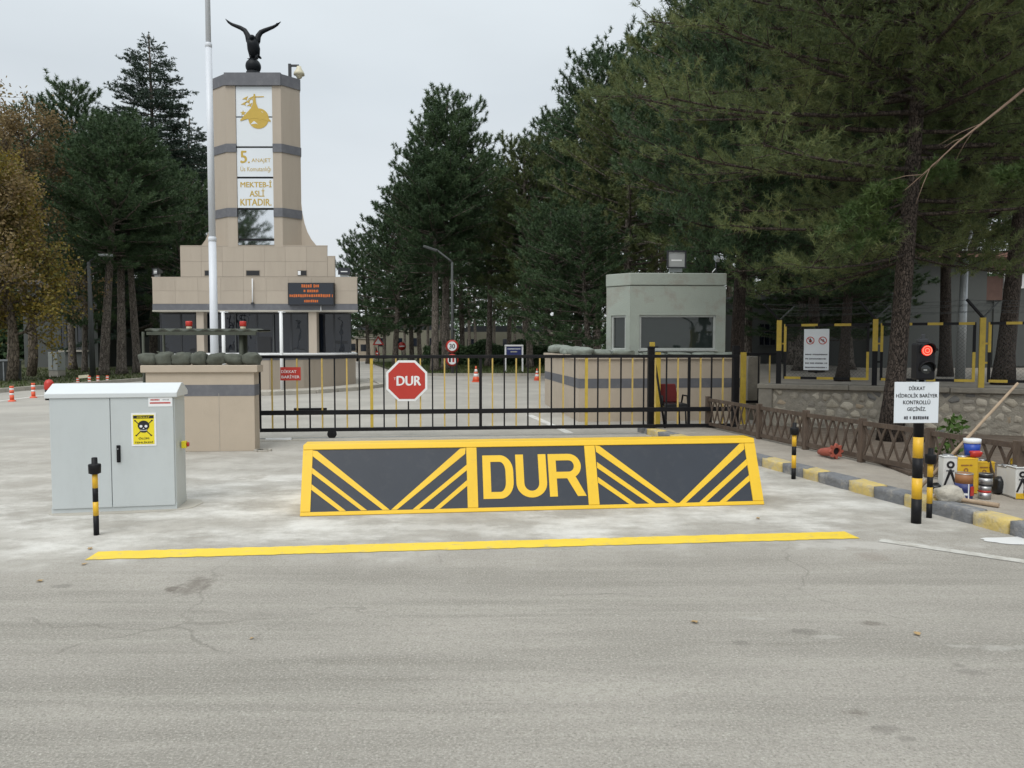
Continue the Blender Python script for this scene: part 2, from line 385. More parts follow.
def tag(o, label, cat, group=None):
    o['label'] = label; o['category'] = cat
    if group: o['group'] = group
    return o
def thing(name, label, cat, loc=(0, 0, 0), rz=0.0, group=None):
    o = bpy.data.objects.new(name, None); COL.objects.link(o)
    o.empty_display_size = 0.2; o.location = loc; o.rotation_euler = (0, 0, rz)
    return tag(o, label, cat, group)
def structure(o): o['kind'] = 'structure'; return o
def kids(o): return [c for c in bpy.data.objects if c.parent == o]
def copy_tree(o, parent=None):
    c = o.copy(); COL.objects.link(c); c.parent = parent
    for ch in kids(o): copy_tree(ch, c)
    return c
def dup(src, loc, rz=0.0, label=None, group=None, scale=None):
    c = copy_tree(src); c.location = loc; c.rotation_euler = (0, 0, rz)
    if label: c['label'] = label
    if group: c['group'] = group
    if scale: c.scale = (scale,) * 3
    return c

def text_mesh(s, w, h, bold=0.0, thick=0.003, align='CENTER', spacing=1.0, line=1.0):
    cu = bpy.data.curves.new("lettering", 'FONT'); cu.body = s; cu.align_x = align; cu.size = 1.0
    cu.extrude = 0.0; cu.resolution_u = 3; cu.space_character = spacing; cu.space_line = line
    o = bpy.data.objects.new("lettering", cu); COL.objects.link(o)
    me = bpy.data.meshes.new_from_object(o.evaluated_get(bpy.context.evaluated_depsgraph_get()))
    bpy.data.objects.remove(o); bpy.data.curves.remove(cu)
    n = len(me.vertices); co = np.zeros(n * 3, np.float32); me.vertices.foreach_get("co", co); co = co.reshape(-1, 3)
    lo, hi = co.min(0), co.max(0); c = (lo + hi) / 2
    kx = w / (hi[0] - lo[0]) if w else h / (hi[1] - lo[1])
    kz = h / (hi[1] - lo[1]) if h else kx
    res = np.stack([(co[:, 0] - c[0]) * kx, np.zeros(n), (co[:, 1] - c[1]) * kz], 1).astype(np.float32)
    me.vertices.foreach_set("co", res.ravel()); me.update()
    if bold:       # heavier strokes: the outline struck three times, a hair apart
        bm = bmesh.new(); dx = bold * kx * 1.6
        for i, s_ in enumerate((-1, 0, 1)):
            n0 = len(bm.verts); bm.from_mesh(me); bm.verts.ensure_lookup_table()
            for v in bm.verts[n0:]: v.co += Vector((s_ * dx * .5, -.0004 * i, s_ * dx * .25))
        bm.to_mesh(me); bm.free()
    return me
def text(s, w, h, m, parent, loc, rot=(0, 0, 0), bold=0.0, name='lettering', **kw):
    """flat printed lettering facing -Y, centred at loc, 2 mm proud of what it is printed on"""
    me = text_mesh(s, w, h, bold, **kw); me.materials.append(M[m])
    return link(name, me, parent, loc, rot)
def marks(rows, m, parent, y, name='small_print', seed=1):
    """lines of small print too fine to read in the photograph: rows of (x0, x1, z, height)"""
    r = random.Random(seed); b = MB()
    for x0, x1, z, h in rows:
        x = x0
        while x < x1 - h * 0.3:
            w = h * r.uniform(0.45, 0.8); w = min(w, x1 - x)
            b.box((x + w / 2, y, z + r.uniform(-.04, .04) * h), (w * 0.8, 0.002, h * r.uniform(.75, 1)))
            x += w + (h * 0.5 if r.random() < 0.14 else h * 0.08)
    return b.build(name, m, parent)

def ellipse(cx, cz, rx, rz, n=24, a0=0, a1=2 * pi):
    return [(cx + rx * cos(a0 + (a1 - a0) * k / n), cz + rz * sin(a0 + (a1 - a0) * k / n)) for k in range(n)]

def np_mesh(name, verts, tris, m, smooth=False):
    me = bpy.data.meshes.new(name); nv, nf = len(verts), len(tris)
    me.vertices.add(nv); me.vertices.foreach_set("co", np.asarray(verts, np.float32).ravel())
    me.loops.add(nf * 3); me.loops.foreach_set("vertex_index", np.asarray(tris, np.int32).ravel())
    me.polygons.add(nf); me.polygons.foreach_set("loop_start", np.arange(nf, dtype=np.int32) * 3)
    if smooth: me.polygons.foreach_set("use_smooth", np.ones(nf, bool))
    me.materials.append(M[m] if isinstance(m, str) else m)
    me.update(calc_edges=True); me.validate()
    return me

def sheet(name, poly, z, m, kind='structure', thick=0.0):
    b = MB()
    if thick: b.prism(poly, -thick, 'XY', z)
    else: b.prism(poly, 0.0005, 'XY', z) if False else b.add([(p[0], p[1], z) for p in poly], [tuple(range(len(poly)))])
    o = b.build(name, m)
    if kind: o['kind'] = kind
    return o

# ------------------------------------------------------------------ ground
def ground_material():
    m = bpy.data.materials.new("worn_asphalt"); m.use_nodes = True
    n, l = m.node_tree.nodes, m.node_tree.links; b = n["Principled BSDF"]
    b.inputs["Roughness"].default_value = 0.92; b.inputs["Specular IOR Level"].default_value = 0.25
    t = n.new("ShaderNodeTexCoord"); P = t.outputs["Object"]
    def noi(sc, det=5, rough=0.6, stretch=None, rz=0.0):
        z = n.new("ShaderNodeTexNoise"); z.inputs["Scale"].default_value = sc; z.inputs["Detail"].default_value = det; z.inputs["Roughness"].default_value = rough
        if stretch:
            mp_ = n.new("ShaderNodeMapping"); mp_.inputs["Scale"].default_value = stretch; mp_.inputs["Rotation"].default_value = (0, 0, rz)
            l.new(P, mp_.inputs[0]); l.new(mp_.outputs[0], z.inputs["Vector"])
        else: l.new(P, z.inputs["Vector"])
        return z.outputs["Fac"]
    def mrange(s, a, c, lo=0.0, hi=1.0):
        q = n.new("ShaderNodeMapRange"); q.interpolation_type = 'SMOOTHSTEP'
        for k, v in (("From Min", a), ("From Max", c), ("To Min", lo), ("To Max", hi)): q.inputs[k].default_value = v
        l.new(s, q.inputs[0]); return q.outputs[0]
    def mth(op, a, c):
        q = n.new("ShaderNodeMath"); q.operation = op
        for i, s in enumerate((a, c)):
            if isinstance(s, (int, float)): q.inputs[i].default_value = s
            else: l.new(s, q.inputs[i])
        return q.outputs[0]
    def mixc(f, a, c):
        q = n.new("ShaderNodeMix"); q.data_type = 'RGBA'
        if isinstance(f, (int, float)): q.inputs[0].default_value = f
        else: l.new(f, q.inputs[0])
        for i, s in ((6, a), (7, c)):
            if isinstance(s, tuple): q.inputs[i].default_value = s + (1,)
            else: l.new(s, q.inputs[i])
        return q.outputs[2]
    # aggregate: fine grain, stones of two greys
    fine = noi(75, 4, 0.8); mid = noi(7, 6); big = noi(0.42, 5, 0.55); streak = noi(1.0, 6, 0.6, (0.35, 2.2, 1), radians(-6))
    base = mixc(mrange(big, 0.32, 0.68), (0.312, 0.292, 0.260), (0.388, 0.364, 0.324))
    base = mixc(mrange(streak, 0.42, 0.64, 0, 0.7), base, (0.240, 0.226, 0.198))
    base = mixc(mrange(noi(1.0, 4, 0.6, (0.22, 6.0, 1), radians(-9)), 0.50, 0.70, 0, 0.40), base, (0.43, 0.41, 0.36))
    base = mixc(mrange(noi(1.0, 4, 0.6, (0.3, 8.0, 1), radians(4)), 0.52, 0.70, 0, 0.35), base, (0.20, 0.19, 0.165))
    base = mixc(mrange(mid, 0.50, 0.80, 0, 0.42), base, (0.375, 0.352, 0.312))
    base = mixc(mrange(noi(23, 5, 0.7), 0.40, 0.66, 0, 0.45), base, (0.245, 0.226, 0.196))
    base = mixc(mrange(fine, 0.50, 0.64, 0, 0.75), base, (0.47, 0.445, 0.395))
    base = mixc(mrange(fine, 0.46, 0.33, 0, 0.7), base, (0.125, 0.115, 0.10))
    vo = n.new("ShaderNodeTexVoronoi"); vo.inputs["Scale"].default_value = 38; l.new(P, vo.inputs["Vector"])
    base = mixc(mth('MULTIPLY', mrange(vo.outputs["Distance"], 0.22, 0.12), mrange(noi(9, 2), 0.45, 0.68, 0, 0.75)), base, (0.50, 0.48, 0.43))
    # hairline cracks
    dn = n.new("ShaderNodeTexNoise"); dn.inputs["Scale"].default_value = 1.6; dn.inputs["Detail"].default_value = 6; l.new(P, dn.inputs["Vector"])
    dv = n.new("ShaderNodeVectorMath"); dv.operation = 'MULTIPLY_ADD'; dv.inputs[1].default_value = (.7, .7, 0); l.new(dn.outputs["Color"], dv.inputs[0]); l.new(P, dv.inputs[2])
    ck = n.new("ShaderNodeTexVoronoi"); ck.feature = 'DISTANCE_TO_EDGE'; ck.inputs["Scale"].default_value = .33; l.new(dv.outputs[0], ck.inputs["Vector"])
    base = mixc(mth('MULTIPLY', mrange(ck.outputs["Distance"], .0045, .0012), mrange(noi(.6, 3), .46, .6, 0, .30)), base, (0.11, 0.10, 0.085))
    # dust of the concrete works: begins just behind the stop line, ragged edge
    sp = n.new("ShaderNodeSeparateXYZ"); l.new(P, sp.inputs[0]); X, Y = sp.outputs[0], sp.outputs[1]
    yy = mth('SUBTRACT', Y, mth('MULTIPLY', X, 0.115))
    edge = mth('ADD', yy, mth('MULTIPLY', mth('SUBTRACT', noi(0.9, 6, 0.65), 0.5), 3.2))
    dust = mrange(edge, 5.3, 6.5)
    d1 = mixc(mrange(noi(1.7, 7, 0.65), 0.36, 0.66), (0.362, 0.340, 0.302), (0.475, 0.452, 0.410))
    d1 = mixc(mrange(fine, 0.5, 0.75, 0, 0.35), d1, (0.52, 0.50, 0.46))
    base = mixc(mth('MULTIPLY', dust, mrange(mid, 0.25, 0.6, 0.45, 0.92)), base, d1)
    near = mth('MULTIPLY', mrange(edge, 5.9, 6.6), mrange(edge, 10.8, 8.6))
    whit = mth('MULTIPLY', near, mrange(noi(1.1, 9, 0.72, (0.75, 1.1, 1)), 0.42, 0.66, 0, 0.85))
    base = mixc(whit, base, (0.70, 0.685, 0.645))
    # beyond the gate: older concrete-grey road
    base = mixc(mrange(Y, 13.2, 13.6, 0, 0.75), base, mixc(mrange(noi(0.5, 6, 0.6), 0.35, 0.7), (0.33, 0.315, 0.285), (0.43, 0.41, 0.37)))
    # stains and patches: (x, y, rx, ry, darkness, colour)
    jig = noi(5, 5, 0.65)
    for (cx, cy, rx, ry, k, c) in STAINS:
        v = n.new("ShaderNodeVectorMath"); v.operation = 'SUBTRACT'; l.new(P, v.inputs[0]); v.inputs[1].default_value = (cx, cy, 0)
        v2 = n.new("ShaderNodeVectorMath"); v2.operation = 'MULTIPLY'; l.new(v.outputs[0], v2.inputs[0]); v2.inputs[1].default_value = (1 / rx, 1 / ry, 0)
        v3 = n.new("ShaderNodeVectorMath"); v3.operation = 'LENGTH'; l.new(v2.outputs[0], v3.inputs[0])
        base = mixc(mrange(mth('ADD', v3.outputs["Value"], mth('MULTIPLY', mth('SUBTRACT', jig, 0.5), 3.0)), 0.95, 0.35, 0, k * .6), base, c)
    l.new(base, b.inputs["Base Color"])
    bp = n.new("ShaderNodeBump"); bp.inputs["Strength"].default_value = 0.8; bp.inputs["Distance"].default_value = 0.010
    l.new(mth('ADD', noi(90, 4, 0.7), mth('MULTIPLY', mid, 1.5)), bp.inputs["Height"]); l.new(bp.outputs[0], b.inputs["Normal"])
    return m
def st(px, py, wx, wy, k, c):
    p = gp(px, py); return (p.x, p.y, wx, wy, k, c)
BRN, DRK, PAL = (0.085, 0.065, 0.05), (0.10, 0.092, 0.082), (0.52, 0.50, 0.46)
STAINS = [st(195, 585, .18, .22, .8, BRN), st(172, 589, .05, .07, .5, BRN), st(853, 713, .075, .05, .8, BRN), st(873, 624, .10, .06, .7, BRN),
          st(886, 729, .12, .05, .6, DRK), st(908, 738, .06, .04, .55, DRK), st(800, 631, .10, .07, .6, DRK), st(874, 557, .18, .14, .4, (0.20, 0.15, 0.12)),
          st(740, 643, .08, .05, .5, DRK), st(960, 665, .06, .05, .5, DRK), st(972, 672, .09, .05, .45, DRK),
          st(1005, 648, .18, .05, .6, PAL), st(838, 637, .14, .04, .5, PAL), st(965, 646, .1, .035, .5, PAL),
          st(755, 618, .14, .05, .4, PAL), st(78, 484, .5, .5, .45, PAL), st(255, 477, .28, .22, .6, (0.17, 0.135, 0.09)), st(62, 586, .09, .06, .5, DRK),
          st(40, 535, 1.0, .35, .6, (0.60, 0.58, 0.54)), st(430, 527, .9, .16, .65, (0.64, 0.62, 0.58)), st(620, 520, 1.1, .16, .55, (0.62, 0.60, 0.56)), st(880, 545, .9, .2, .55, (0.60, 0.58, 0.55))]
M['asphalt'] = ground_material()
structure(sheet('ground', [(-900, -60), (900, -60), (900, 2200), (-900, 2200)], 0.0, 'asphalt'))

def marking_mat(name, col, wear_lo, wear_hi):
    """road paint that has worn through to asphalt grey in places"""
    m = mat(name, col, 0.7, var=0.07, scale=5, dirt=0.85, dirt_col=(0.34, 0.315, 0.27), dirt_scale=9, dirt_lo=wear_lo, dirt_hi=wear_hi, bump=0.4, bump_scale=90)
    return m
M['lineyel'] = marking_mat("yellow_road_paint", (0.78, 0.56, 0.045), 0.56, 0.78)
M['linewht'] = marking_mat("white_road_paint", (0.62, 0.61, 0.58), 0.50, 0.66)
M['linefaint'] = marking_mat("faint_white_road_paint", (0.53, 0.52, 0.48), 0.43, 0.64)

def strip(name, p0, p1, w, m, z=0.004, n=40, wob=0.006):
    p0, p1 = Vector((p0[0], p0[1], 0)), Vector((p1[0], p1[1], 0)); d = (p1 - p0); s = Vector((-d.y, d.x, 0)).normalized()
    vs, fs = [], []
    for i in range(n + 1):
        p = p0 + d * i / n
        for k in (-1, 1):
            q = p + s * k * (w / 2 + wob * mnoise.noise(Vector((i * 0.6, k * 7.1, w * 31))))
            vs.append((q.x, q.y, z))
        if i: fs.append((2 * i - 2, 2 * i - 1, 2 * i + 1, 2 * i))
    return structure(MB().add(vs, fs).build(name, m))
strip('stop_line', gp(92, 556.0), gp(852, 535.2), 0.235, 'lineyel', n=160, wob=.016)
strip('edge_line', gp(880, 540.5), gp(1120, 576), 0.11, 'linefaint')
strip('edge_line', gp(529, 415), gp(578, 437), 0.16, 'linewht', n=14)
strip('edge_line', gp(-60, 409), gp(58, 393.5), 0.16, 'linewht', n=14)
def blob_sheet(name, px, py, rx, ry, m, z=0.005, seed=0, n=26, thick=0.0):
    c = gp(px, py); poly = []
    for k in range(n):
        a = 2 * pi * k / n; r = 1 + 0.28 * mnoise.noise(Vector((cos(a) * 1.7, sin(a) * 1.7, seed)))
        poly.append((c.x + rx * r * cos(a), c.y + ry * r * sin(a)))
    return structure(sheet(name, poly, z, m, thick=thick))
M['spill'] = mat("white_paint_spill", (0.66, 0.66, 0.65), 0.7, var=0.05, dirt=0.3, dirt_col=(0.45, 0.43, 0.40))
blob_sheet('paint_spill', 1034, 541, 0.42, 0.13, 'spill', 0.0045, 3)
# ------------------------------------------------------------------ plane measuring helper
def pl(px, py, loc, rz, y=0.0):
    """where the line of sight meets the vertical plane local-y = y of a thing at loc, turned rz -> local (x, z)"""
    loc = Vector(loc); a = Vector((cos(rz), sin(rz), 0)); nb = Vector((-sin(rz), cos(rz), 0))
    d = ray(px, py); o = Vector((0, 0, CAM_H))
    t = (nb.dot(loc) + y - nb.dot(o)) / nb.dot(d)
    w = o + d * t - loc
    return (w.dot(a), w.z)
def zoomed(x0, y0, s): return lambda pts: [(x0 + x / s, y0 + y / s) for x, y in pts]
ROAD = radians(7.2)

# ------------------------------------------------------------------ hydraulic road barrier
P0, P1 = gp(300, 516.6), gp(764, 504.6)
brz = math.atan2(P1.y - P0.y, P1.x - P0.x); BL = (P1 - P0).length
BT, BH = 0.27, 0.635; SL = math.hypot(BT, BH); TILT = -math.atan2(BT, BH)
bar = thing('road_barrier', 'raised charcoal and yellow wedge road barrier lettered DUR across the lane', 'barrier', (P0.x, P0.y, 0), brz)
b = MB()
b.prism([(0.015, 0), (BT + 0.005, BH - 0.012), (BT + 0.24, BH - 0.012), (1.75, 0.03), (1.75, 0)], BL - 0.02, 'YZ', 0.01)
b.build('body', 'yellow', bar, bevel=0.012)
fm = Matrix.Translation((P0.x, P0.y, 0)) @ Matrix.Rotation(brz, 4, 'Z') @ Matrix.Rotation(TILT, 4, 'X'); fmi = fm.inverted()
def fpt(px, py):
    o = fmi @ Vector((0, 0, CAM_H)); d = fmi.to_3x3() @ ray(px, py); t = -o.y / d.y; p = o + d * t
    return (p.x, p.z)
FR = (TILT, 0, 0)
def face(name, quad, thick, mt, front, bevel=0.0): return MB().prism(quad, thick, 'XZ', front).build(name, mt, bar, rot=FR, bevel=bevel)
z4, z5 = zoomed(240, 330, 3.838), zoomed(480, 330, 3.34)
pan = [[(312.4, 450.6), (465.4, 447.8), (468.5, 508.2), (310.9, 511.8)], [(476.3, 447.8), (583.9, 445.4), (588.7, 505.2), (478.4, 508.2)], [(594.7, 445.3), (742.6, 442.6), (754, 502), (599.2, 504.8)]]
pan = [[fpt(*p) for p in q] for q in pan]
top = sum(q[0][1] + q[1][1] for q in pan) / 6; bot = sum(q[2][1] + q[3][1] for q in pan) / 6
xs = [(q[0][0] + q[3][0]) / 2 for q in pan], [(q[1][0] + q[2][0]) / 2 for q in pan]
for i in range(3): face('panel', [(xs[0][i] - .01, bot - .01), (xs[1][i] + .01, bot - .01), (xs[1][i] + .01, top + .01), (xs[0][i] - .01, top + .01)], 0.02, 'navy', -0.002)
ends = [0.0] + [v for i in range(3) for v in (xs[0][i], xs[1][i])] + [BL]
face('frame_rail', [(0, 0), (BL, 0), (BL, bot), (0, bot)], 0.03, 'yellow', -0.012, 0.004)
face('frame_rail', [(0, top), (BL, top), (BL, SL), (0, SL)], 0.03, 'yellow', -0.012, 0.004)
for i in range(4): face('frame_post', [(ends[2 * i], bot + .002), (ends[2 * i + 1], bot + .002), (ends[2 * i + 1], top - .002), (ends[2 * i], top - .002)], 0.03, 'yellow', -0.010, 0.004)
MB().box((BL / 2, BT + 0.11, BH - 0.004), (BL - 0.006, 0.235, 0.022)).build('top_plate', 'yellow', bar, bevel=0.008)
stripes = [z4(q) for q in ([(274, 463), (298, 463), (577, 690), (545, 691), (274, 487)], [(272, 527), (490, 692), (463, 693), (272, 553)], [(272, 590), (409, 694), (380, 696), (272, 616)],
                           [(842, 454), (866, 453), (866, 478), (605, 690), (578, 690)], [(873, 515), (873, 541), (690, 688), (660, 689)], [(875, 574), (875, 601), (770, 686), (740, 688)])]
stripes += [z5(q) for q in ([(384, 386), (400, 386), (657, 577), (631, 580), (386, 409)], [(390, 439), (590, 580), (563, 581), (391, 463)], [(393, 489), (524, 581), (497, 583), (394, 512)],
                            [(864, 378), (880, 377), (884, 400), (690, 577), (663, 578)], [(890, 429), (895, 453), (758, 575), (729, 577)], [(900, 483), (905, 506), (825, 573), (796, 575)])]
PAIRS = {(5, 0): ((1, 4), (2, 3)), (5, 1): ((0, 2), (3, 4)), (4, 0): ((0, 3), (1, 2)), (4, 1): ((0, 1), (2, 3))}
for k, q in enumerate(stripes):
    q = list(q)
    for a, c_ in PAIRS[(len(q), 1 if k % 6 > 2 else 0)]:      # painted stripes are a little narrower than their masked edges
        pa, pc2 = Vector(q[a]), Vector(q[c_]); q[a], q[c_] = tuple(pa.lerp(pc2, .09)), tuple(pc2.lerp(pa, .09))
    i = 0 if k < 6 else 2
    pts = [fpt(*p) for p in q]
    pts = [(min(max(x, xs[0][i]), xs[1][i]), min(max(z, bot), top)) for x, z in pts]
    face('stripe', pts, 0.004, 'yellow', -0.0055)
def letter(ch, x0, x1, zb, zt, s):
    w, h = x1 - x0, zt - zb; t = s * 0.85
    def arc(cx, cz, rx, rz, a0, a1, n=14): return [(cx + rx * cos(a0 + (a1 - a0) * k / n), cz + rz * sin(a0 + (a1 - a0) * k / n)) for k in range(n + 1)]
    if ch == 'D':
        r = w * 0.44
        o = [(x0, zb)] + arc(x1 - r, zb + r * 1.25, r, r * 1.25, -pi / 2, 0) + arc(x1 - r, zt - r * 1.25, r, r * 1.25, 0, pi / 2) + [(x0, zt)]
        ri = r - s * .98
        hl = [(x0 + s, zb + t)] + arc(x1 - r, zb + r * 1.25, max(ri, .01), r * 1.25 - t, -pi / 2, 0, 8) + arc(x1 - r, zt - r * 1.25, max(ri, .01), r * 1.25 - t, 0, pi / 2, 8) + [(x0 + s, zt - t)]
        return o, [hl]
    if ch == 'U':
        r = w / 2; ri = r - s
        o = [(x0, zt)] + arc(x0 + r, zb + r * 0.95, r, r * 0.95, pi, 2 * pi, 18) + [(x1, zt), (x1 - s, zt)] + arc(x0 + r, zb + r * 0.95, ri, r * .95 - t, 2 * pi, pi, 14) + [(x0 + s, zt)]
        return o, []
    zm = zb + h * 0.42; rr = (zt - zm) / 2; cx = x1 - w * 0.10 - rr
    o = [(x0, zb), (x0 + s, zb), (x0 + s, zm), (x0 + w * 0.50, zm), (x1 - s * 1.12, zb), (x1, zb), (x0 + w * 0.74, zm + h * .03)] + arc(cx, zm + rr, rr, rr, -pi / 3, pi / 2, 12) + [(x0, zt)]
    hl = [(x0 + s, zm + t)] + arc(cx, zm + rr, max(rr - s * .9, .01), rr - t, -pi / 2, pi / 2, 10) + [(x0 + s, zt - t)]
    return o, [hl]
for ch, a, c_ in (('D', (12, 565), (108, 418)), ('U', (124, 561), (218, 415)), ('R', (234, 557), (345, 413))):
    (x0, zb), (x1, zt) = fpt(*z5([a])[0]), fpt(*z5([c_])[0])
    o, hl = letter(ch, x0, x1, zb, zt, 0.078)
    MB().prism(o, 0.004, 'XZ', -0.0055, holes=hl).build('lettering', 'yellow', bar, rot=FR)

# ------------------------------------------------------------------ electrical cabinet
C0, C1 = gp(52, 514), gp(177, 509.2)
crz = math.atan2(C1.y - C0.y, C1.x - C0.x); CW = (C1 - C0).length; CDp = 0.42
cb = thing('electrical_cabinet', 'pale grey two door electrical cabinet with a pitched lid on the left of the lane', 'cabinet', (C0.x, C0.y, 0), crz)
def cl(px, py, y=0.0): return pl(px, py, (C0.x, C0.y, 0), crz, y)
cht = cl(110, 396.5)[1]
MB().box((CW / 2, CDp / 2 + .005, cht / 2 + .02), (CW, CDp, cht - .04)).build('body', 'cab', cb, bevel=0.008)
MB().box((CW / 2, CDp / 2, .03), (CW + .004, CDp + .004, .06)).build('base_frame', 'cab', cb)
xm = cl(111.5, 450)[0]
for a, c_ in ((.012, xm - .003), (xm + .003, CW - .012)):
    MB().box(((a + c_) / 2, -.004, (cht + .035) / 2), (c_ - a, .02, cht - .055)).build('door', 'cab', cb, bevel=0.004)
door2 = [k for k in kids(cb) if k.name.startswith('door')][-1]
hx, hz = cl(119.2, 453.5)
b = MB(); b.box((hx, -.020, hz), (.034, .014, .165)); b.box((hx, -.032, hz - .01), (.022, .018, .11)); b.build('handle', 'black', door2, bevel=0.004)
b = MB(); b.cyl((hx, -.040, hz + .045), .007, .006); b.build('lock', 'galv', door2)
zr = cl(110, 393)[1]; ov = .028; rh = 0.085
b = MB(); b.prism([(-ov, zr - .045), (-ov, zr), (CDp * .42, zr + rh), (CDp * .58, zr + rh), (CDp + ov, zr), (CDp + ov, zr - .045)], CW + 2 * ov, 'YZ', -ov)
b.build('roof', 'cabroof', cb, bevel=0.006)
# death-hazard plate
def plate(px0, py0, px1, py1, mt, name, yy, th=0.002):
    (xa, zt), (xb, zb) = cl(px0, py0), cl(px1, py1)
    return MB().box(((xa + xb) / 2, yy, (zt + zb) / 2), (xb - xa, th, zt - zb)).build(name, mt, cb), (xa, xb, zb, zt)
sg, (xa, xb, zb, zt) = plate(131.4, 413, 157, 445.4, 'white', 'warning_sign', -.0165, .004)
W_, H_ = xb - xa, zt - zb; mxx = (xa + xb) / 2
def sbox(u0, v0, u1, v1, mt, name, y): return MB().box((xa + W_ * (u0 + u1) / 2, y, zb + H_ * (v0 + v1) / 2), (W_ * (u1 - u0), .002, H_ * (v1 - v0))).build(name, mt, sg)
sbox(.075, .055, .925, .945, 'signyel', 'yellow_field', -.0195)
sbox(.09, .835, .91, .925, 'ink', 'header_band', -.0215)
text('DİKKAT', W_ * .5, H_ * .058, 'signyel', sg, (mxx, -.0235, zb + H_ * .88), bold=.02)
text('ÖLÜM', W_ * .42, H_ * .068, 'ink', sg, (mxx, -.0215, zb + H_ * .235), bold=.03)
text('TEHLİKESİ', W_ * .74, H_ * .068, 'ink', sg, (mxx, -.0215, zb + H_ * .115), bold=.03)
b = MB()
cz_ = zb + H_ * .60; rr = W_ * .235
for s in (-1, 1):
    b.bar((mxx - s * W_ * .34, -.0205, zb + H_ * .77), (mxx + s * W_ * .30, -.0205, zb + H_ * .32), .0085, .002, up=(0, 1, 0))
    for q in ((-s * .34, .77), (s * .30, .32)):
        b.prism(ellipse(mxx + W_ * q[0], zb + H_ * q[1], .009, .007, 10), .0015, 'XZ', -.0218)
b.build('crossbones', 'ink', sg)
b = MB()
b.prism(ellipse(mxx, cz_ + rr * .12, rr, rr * .92, 24), .0015, 'XZ', -.0232)
b.prism([(mxx - rr * .72, cz_ - rr * .3), (mxx + rr * .72, cz_ - rr * .3), (mxx + rr * .58, cz_ - rr * .92), (mxx + rr * .3, cz_ - rr * 1.16), (mxx - rr * .3, cz_ - rr * 1.16), (mxx - rr * .58, cz_ - rr * .92)], .0015, 'XZ', -.0230)
b.build('skull', 'ink', sg)
b = MB()
for s in (-1, 1): b.prism(ellipse(mxx + s * rr * .43, cz_ + rr * .0, rr * .25, rr * .24, 14), .001, 'XZ', -.0245)
b.prism([(mxx - rr * .14, cz_ - rr * .50), (mxx + rr * .14, cz_ - rr * .50), (mxx, cz_ - rr * .25)], .001, 'XZ', -.0245)
for k in range(6):
    x = mxx + rr * (-.48 + .19 * k); dz = -.72 - .08 * (1 - abs(k - 2.5) / 2.5)
    b.box((x, -.024, cz_ + rr * dz), (rr * .12, .001, rr * .16))
b.build('eyes_and_teeth', 'white', sg)
lb, (xa2, xb2, zb2, zt2) = plate(148.6, 397.2, 172.6, 406.2, 'white', 'maker_label', -.0158, .003)
marks([(xa2 + .02, xa2 + .11, zt2 - .025, .015)], 'red', lb, -.0180, seed=4); marks([(xa2 + .13, xb2 - .02, zt2 - .025, .012)], 'galv', lb, -.0180, seed=5)
MB().box(((xa2 + xb2) / 2, -.0180, zt2 - .055), ((xb2 - xa2) * .86, .002, .013)).build('label_band', 'red', lb)
zs = cl(185, 447)[1]
b = MB(); b.box((CW + .035, CDp * .5, zs), (.045, .07, .07)); b.build('button_box', 'signyel', cb, bevel=.006)
b = MB(); b.tube([(CW + .05, CDp * .5, zs), (CW + .06, CDp * .5, zs), (CW + .06, CDp * .5, zs), (CW + .08, CDp * .5, zs)], [.014, .014, .022, .022], 14)
b.build('emergency_button', 'redp', cb)
MB().tube([(-.002, CDp * .4, zs - .05), (-.02, CDp * .4, zs - .05)], .014, 10).build('hinge_pin', 'redp', cb)
# rough mortar pad it stands on
pad = []
ctr = Vector((C0.x, C0.y)) + Vector((cos(crz), sin(crz))) * (CW * .5) + Vector((-sin(crz), cos(crz))) * (CDp * .5)
for k in range(40):
    a = 2 * pi * k / 40; q = (abs(cos(a)) ** 4 + abs(sin(a)) ** 4) ** -.25
    r = 1 + .10 * mnoise.noise(Vector((cos(a) * 2, sin(a) * 2, 5.5)))
    x, y = q * cos(a) * (CW * .5 + .12) * r + .05, q * sin(a) * (CDp * .5 + .11) * r
    pad.append((ctr.x + x * cos(crz) - y * sin(crz), ctr.y + x * sin(crz) + y * cos(crz)))
structure(sheet('mortar_pad', pad, 0.005, 'slab', thick=0.01))

# ------------------------------------------------------------------ striped sensor bollards
def bollard(px, py, bands, top_y, label, base_flat=False, r=.022):
    p = gp(px, py); k = p.y / F_PX
    H = (py - top_y) * k
    t = thing('sensor_bollard', label, 'bollard', (p.x, p.y, 0), 0, 'black and yellow sensor bollards')
    zprev = 0
    for i, (yb, m) in enumerate(bands):
        z = (py - yb) * k
        MB().cyl((0, 0, zprev), r, z - zprev, 14).build('band', m, t); zprev = z
    b = MB(); hb = zprev
    b.lathe([(0, hb - .01), (.030, hb), (.048, hb + .008), (.050, hb + (H - hb) * .55), (.046, hb + (H - hb) * .60), (.024, hb + (H - hb) * .62), (.023, H - .004), (.018, H), (0, H)], n=18)
    b.build('sensor_head', 'black', t)
    return t
bollard(96.5, 535, [(515, 'black'), (501, 'blk_yel'), (487, 'black'), (472.8, 'blk_yel')], 456, 'black and yellow bollard standing in front of the grey electrical cabinet')
bollard(793.5, 479, [(467.7, 'black'), (454.8, 'blk_yel'), (445.8, 'black'), (434.5, 'blk_yel')], 422, 'small black and yellow bollard beside the kerb at the right end of the barrier', r=.026)
bollard(929, 517.7, [(503, 'black'), (486.5, 'blk_yel'), (476, 'black'), (463, 'blk_yel')], 447, 'black and yellow bollard close behind the signal post', r=.025)

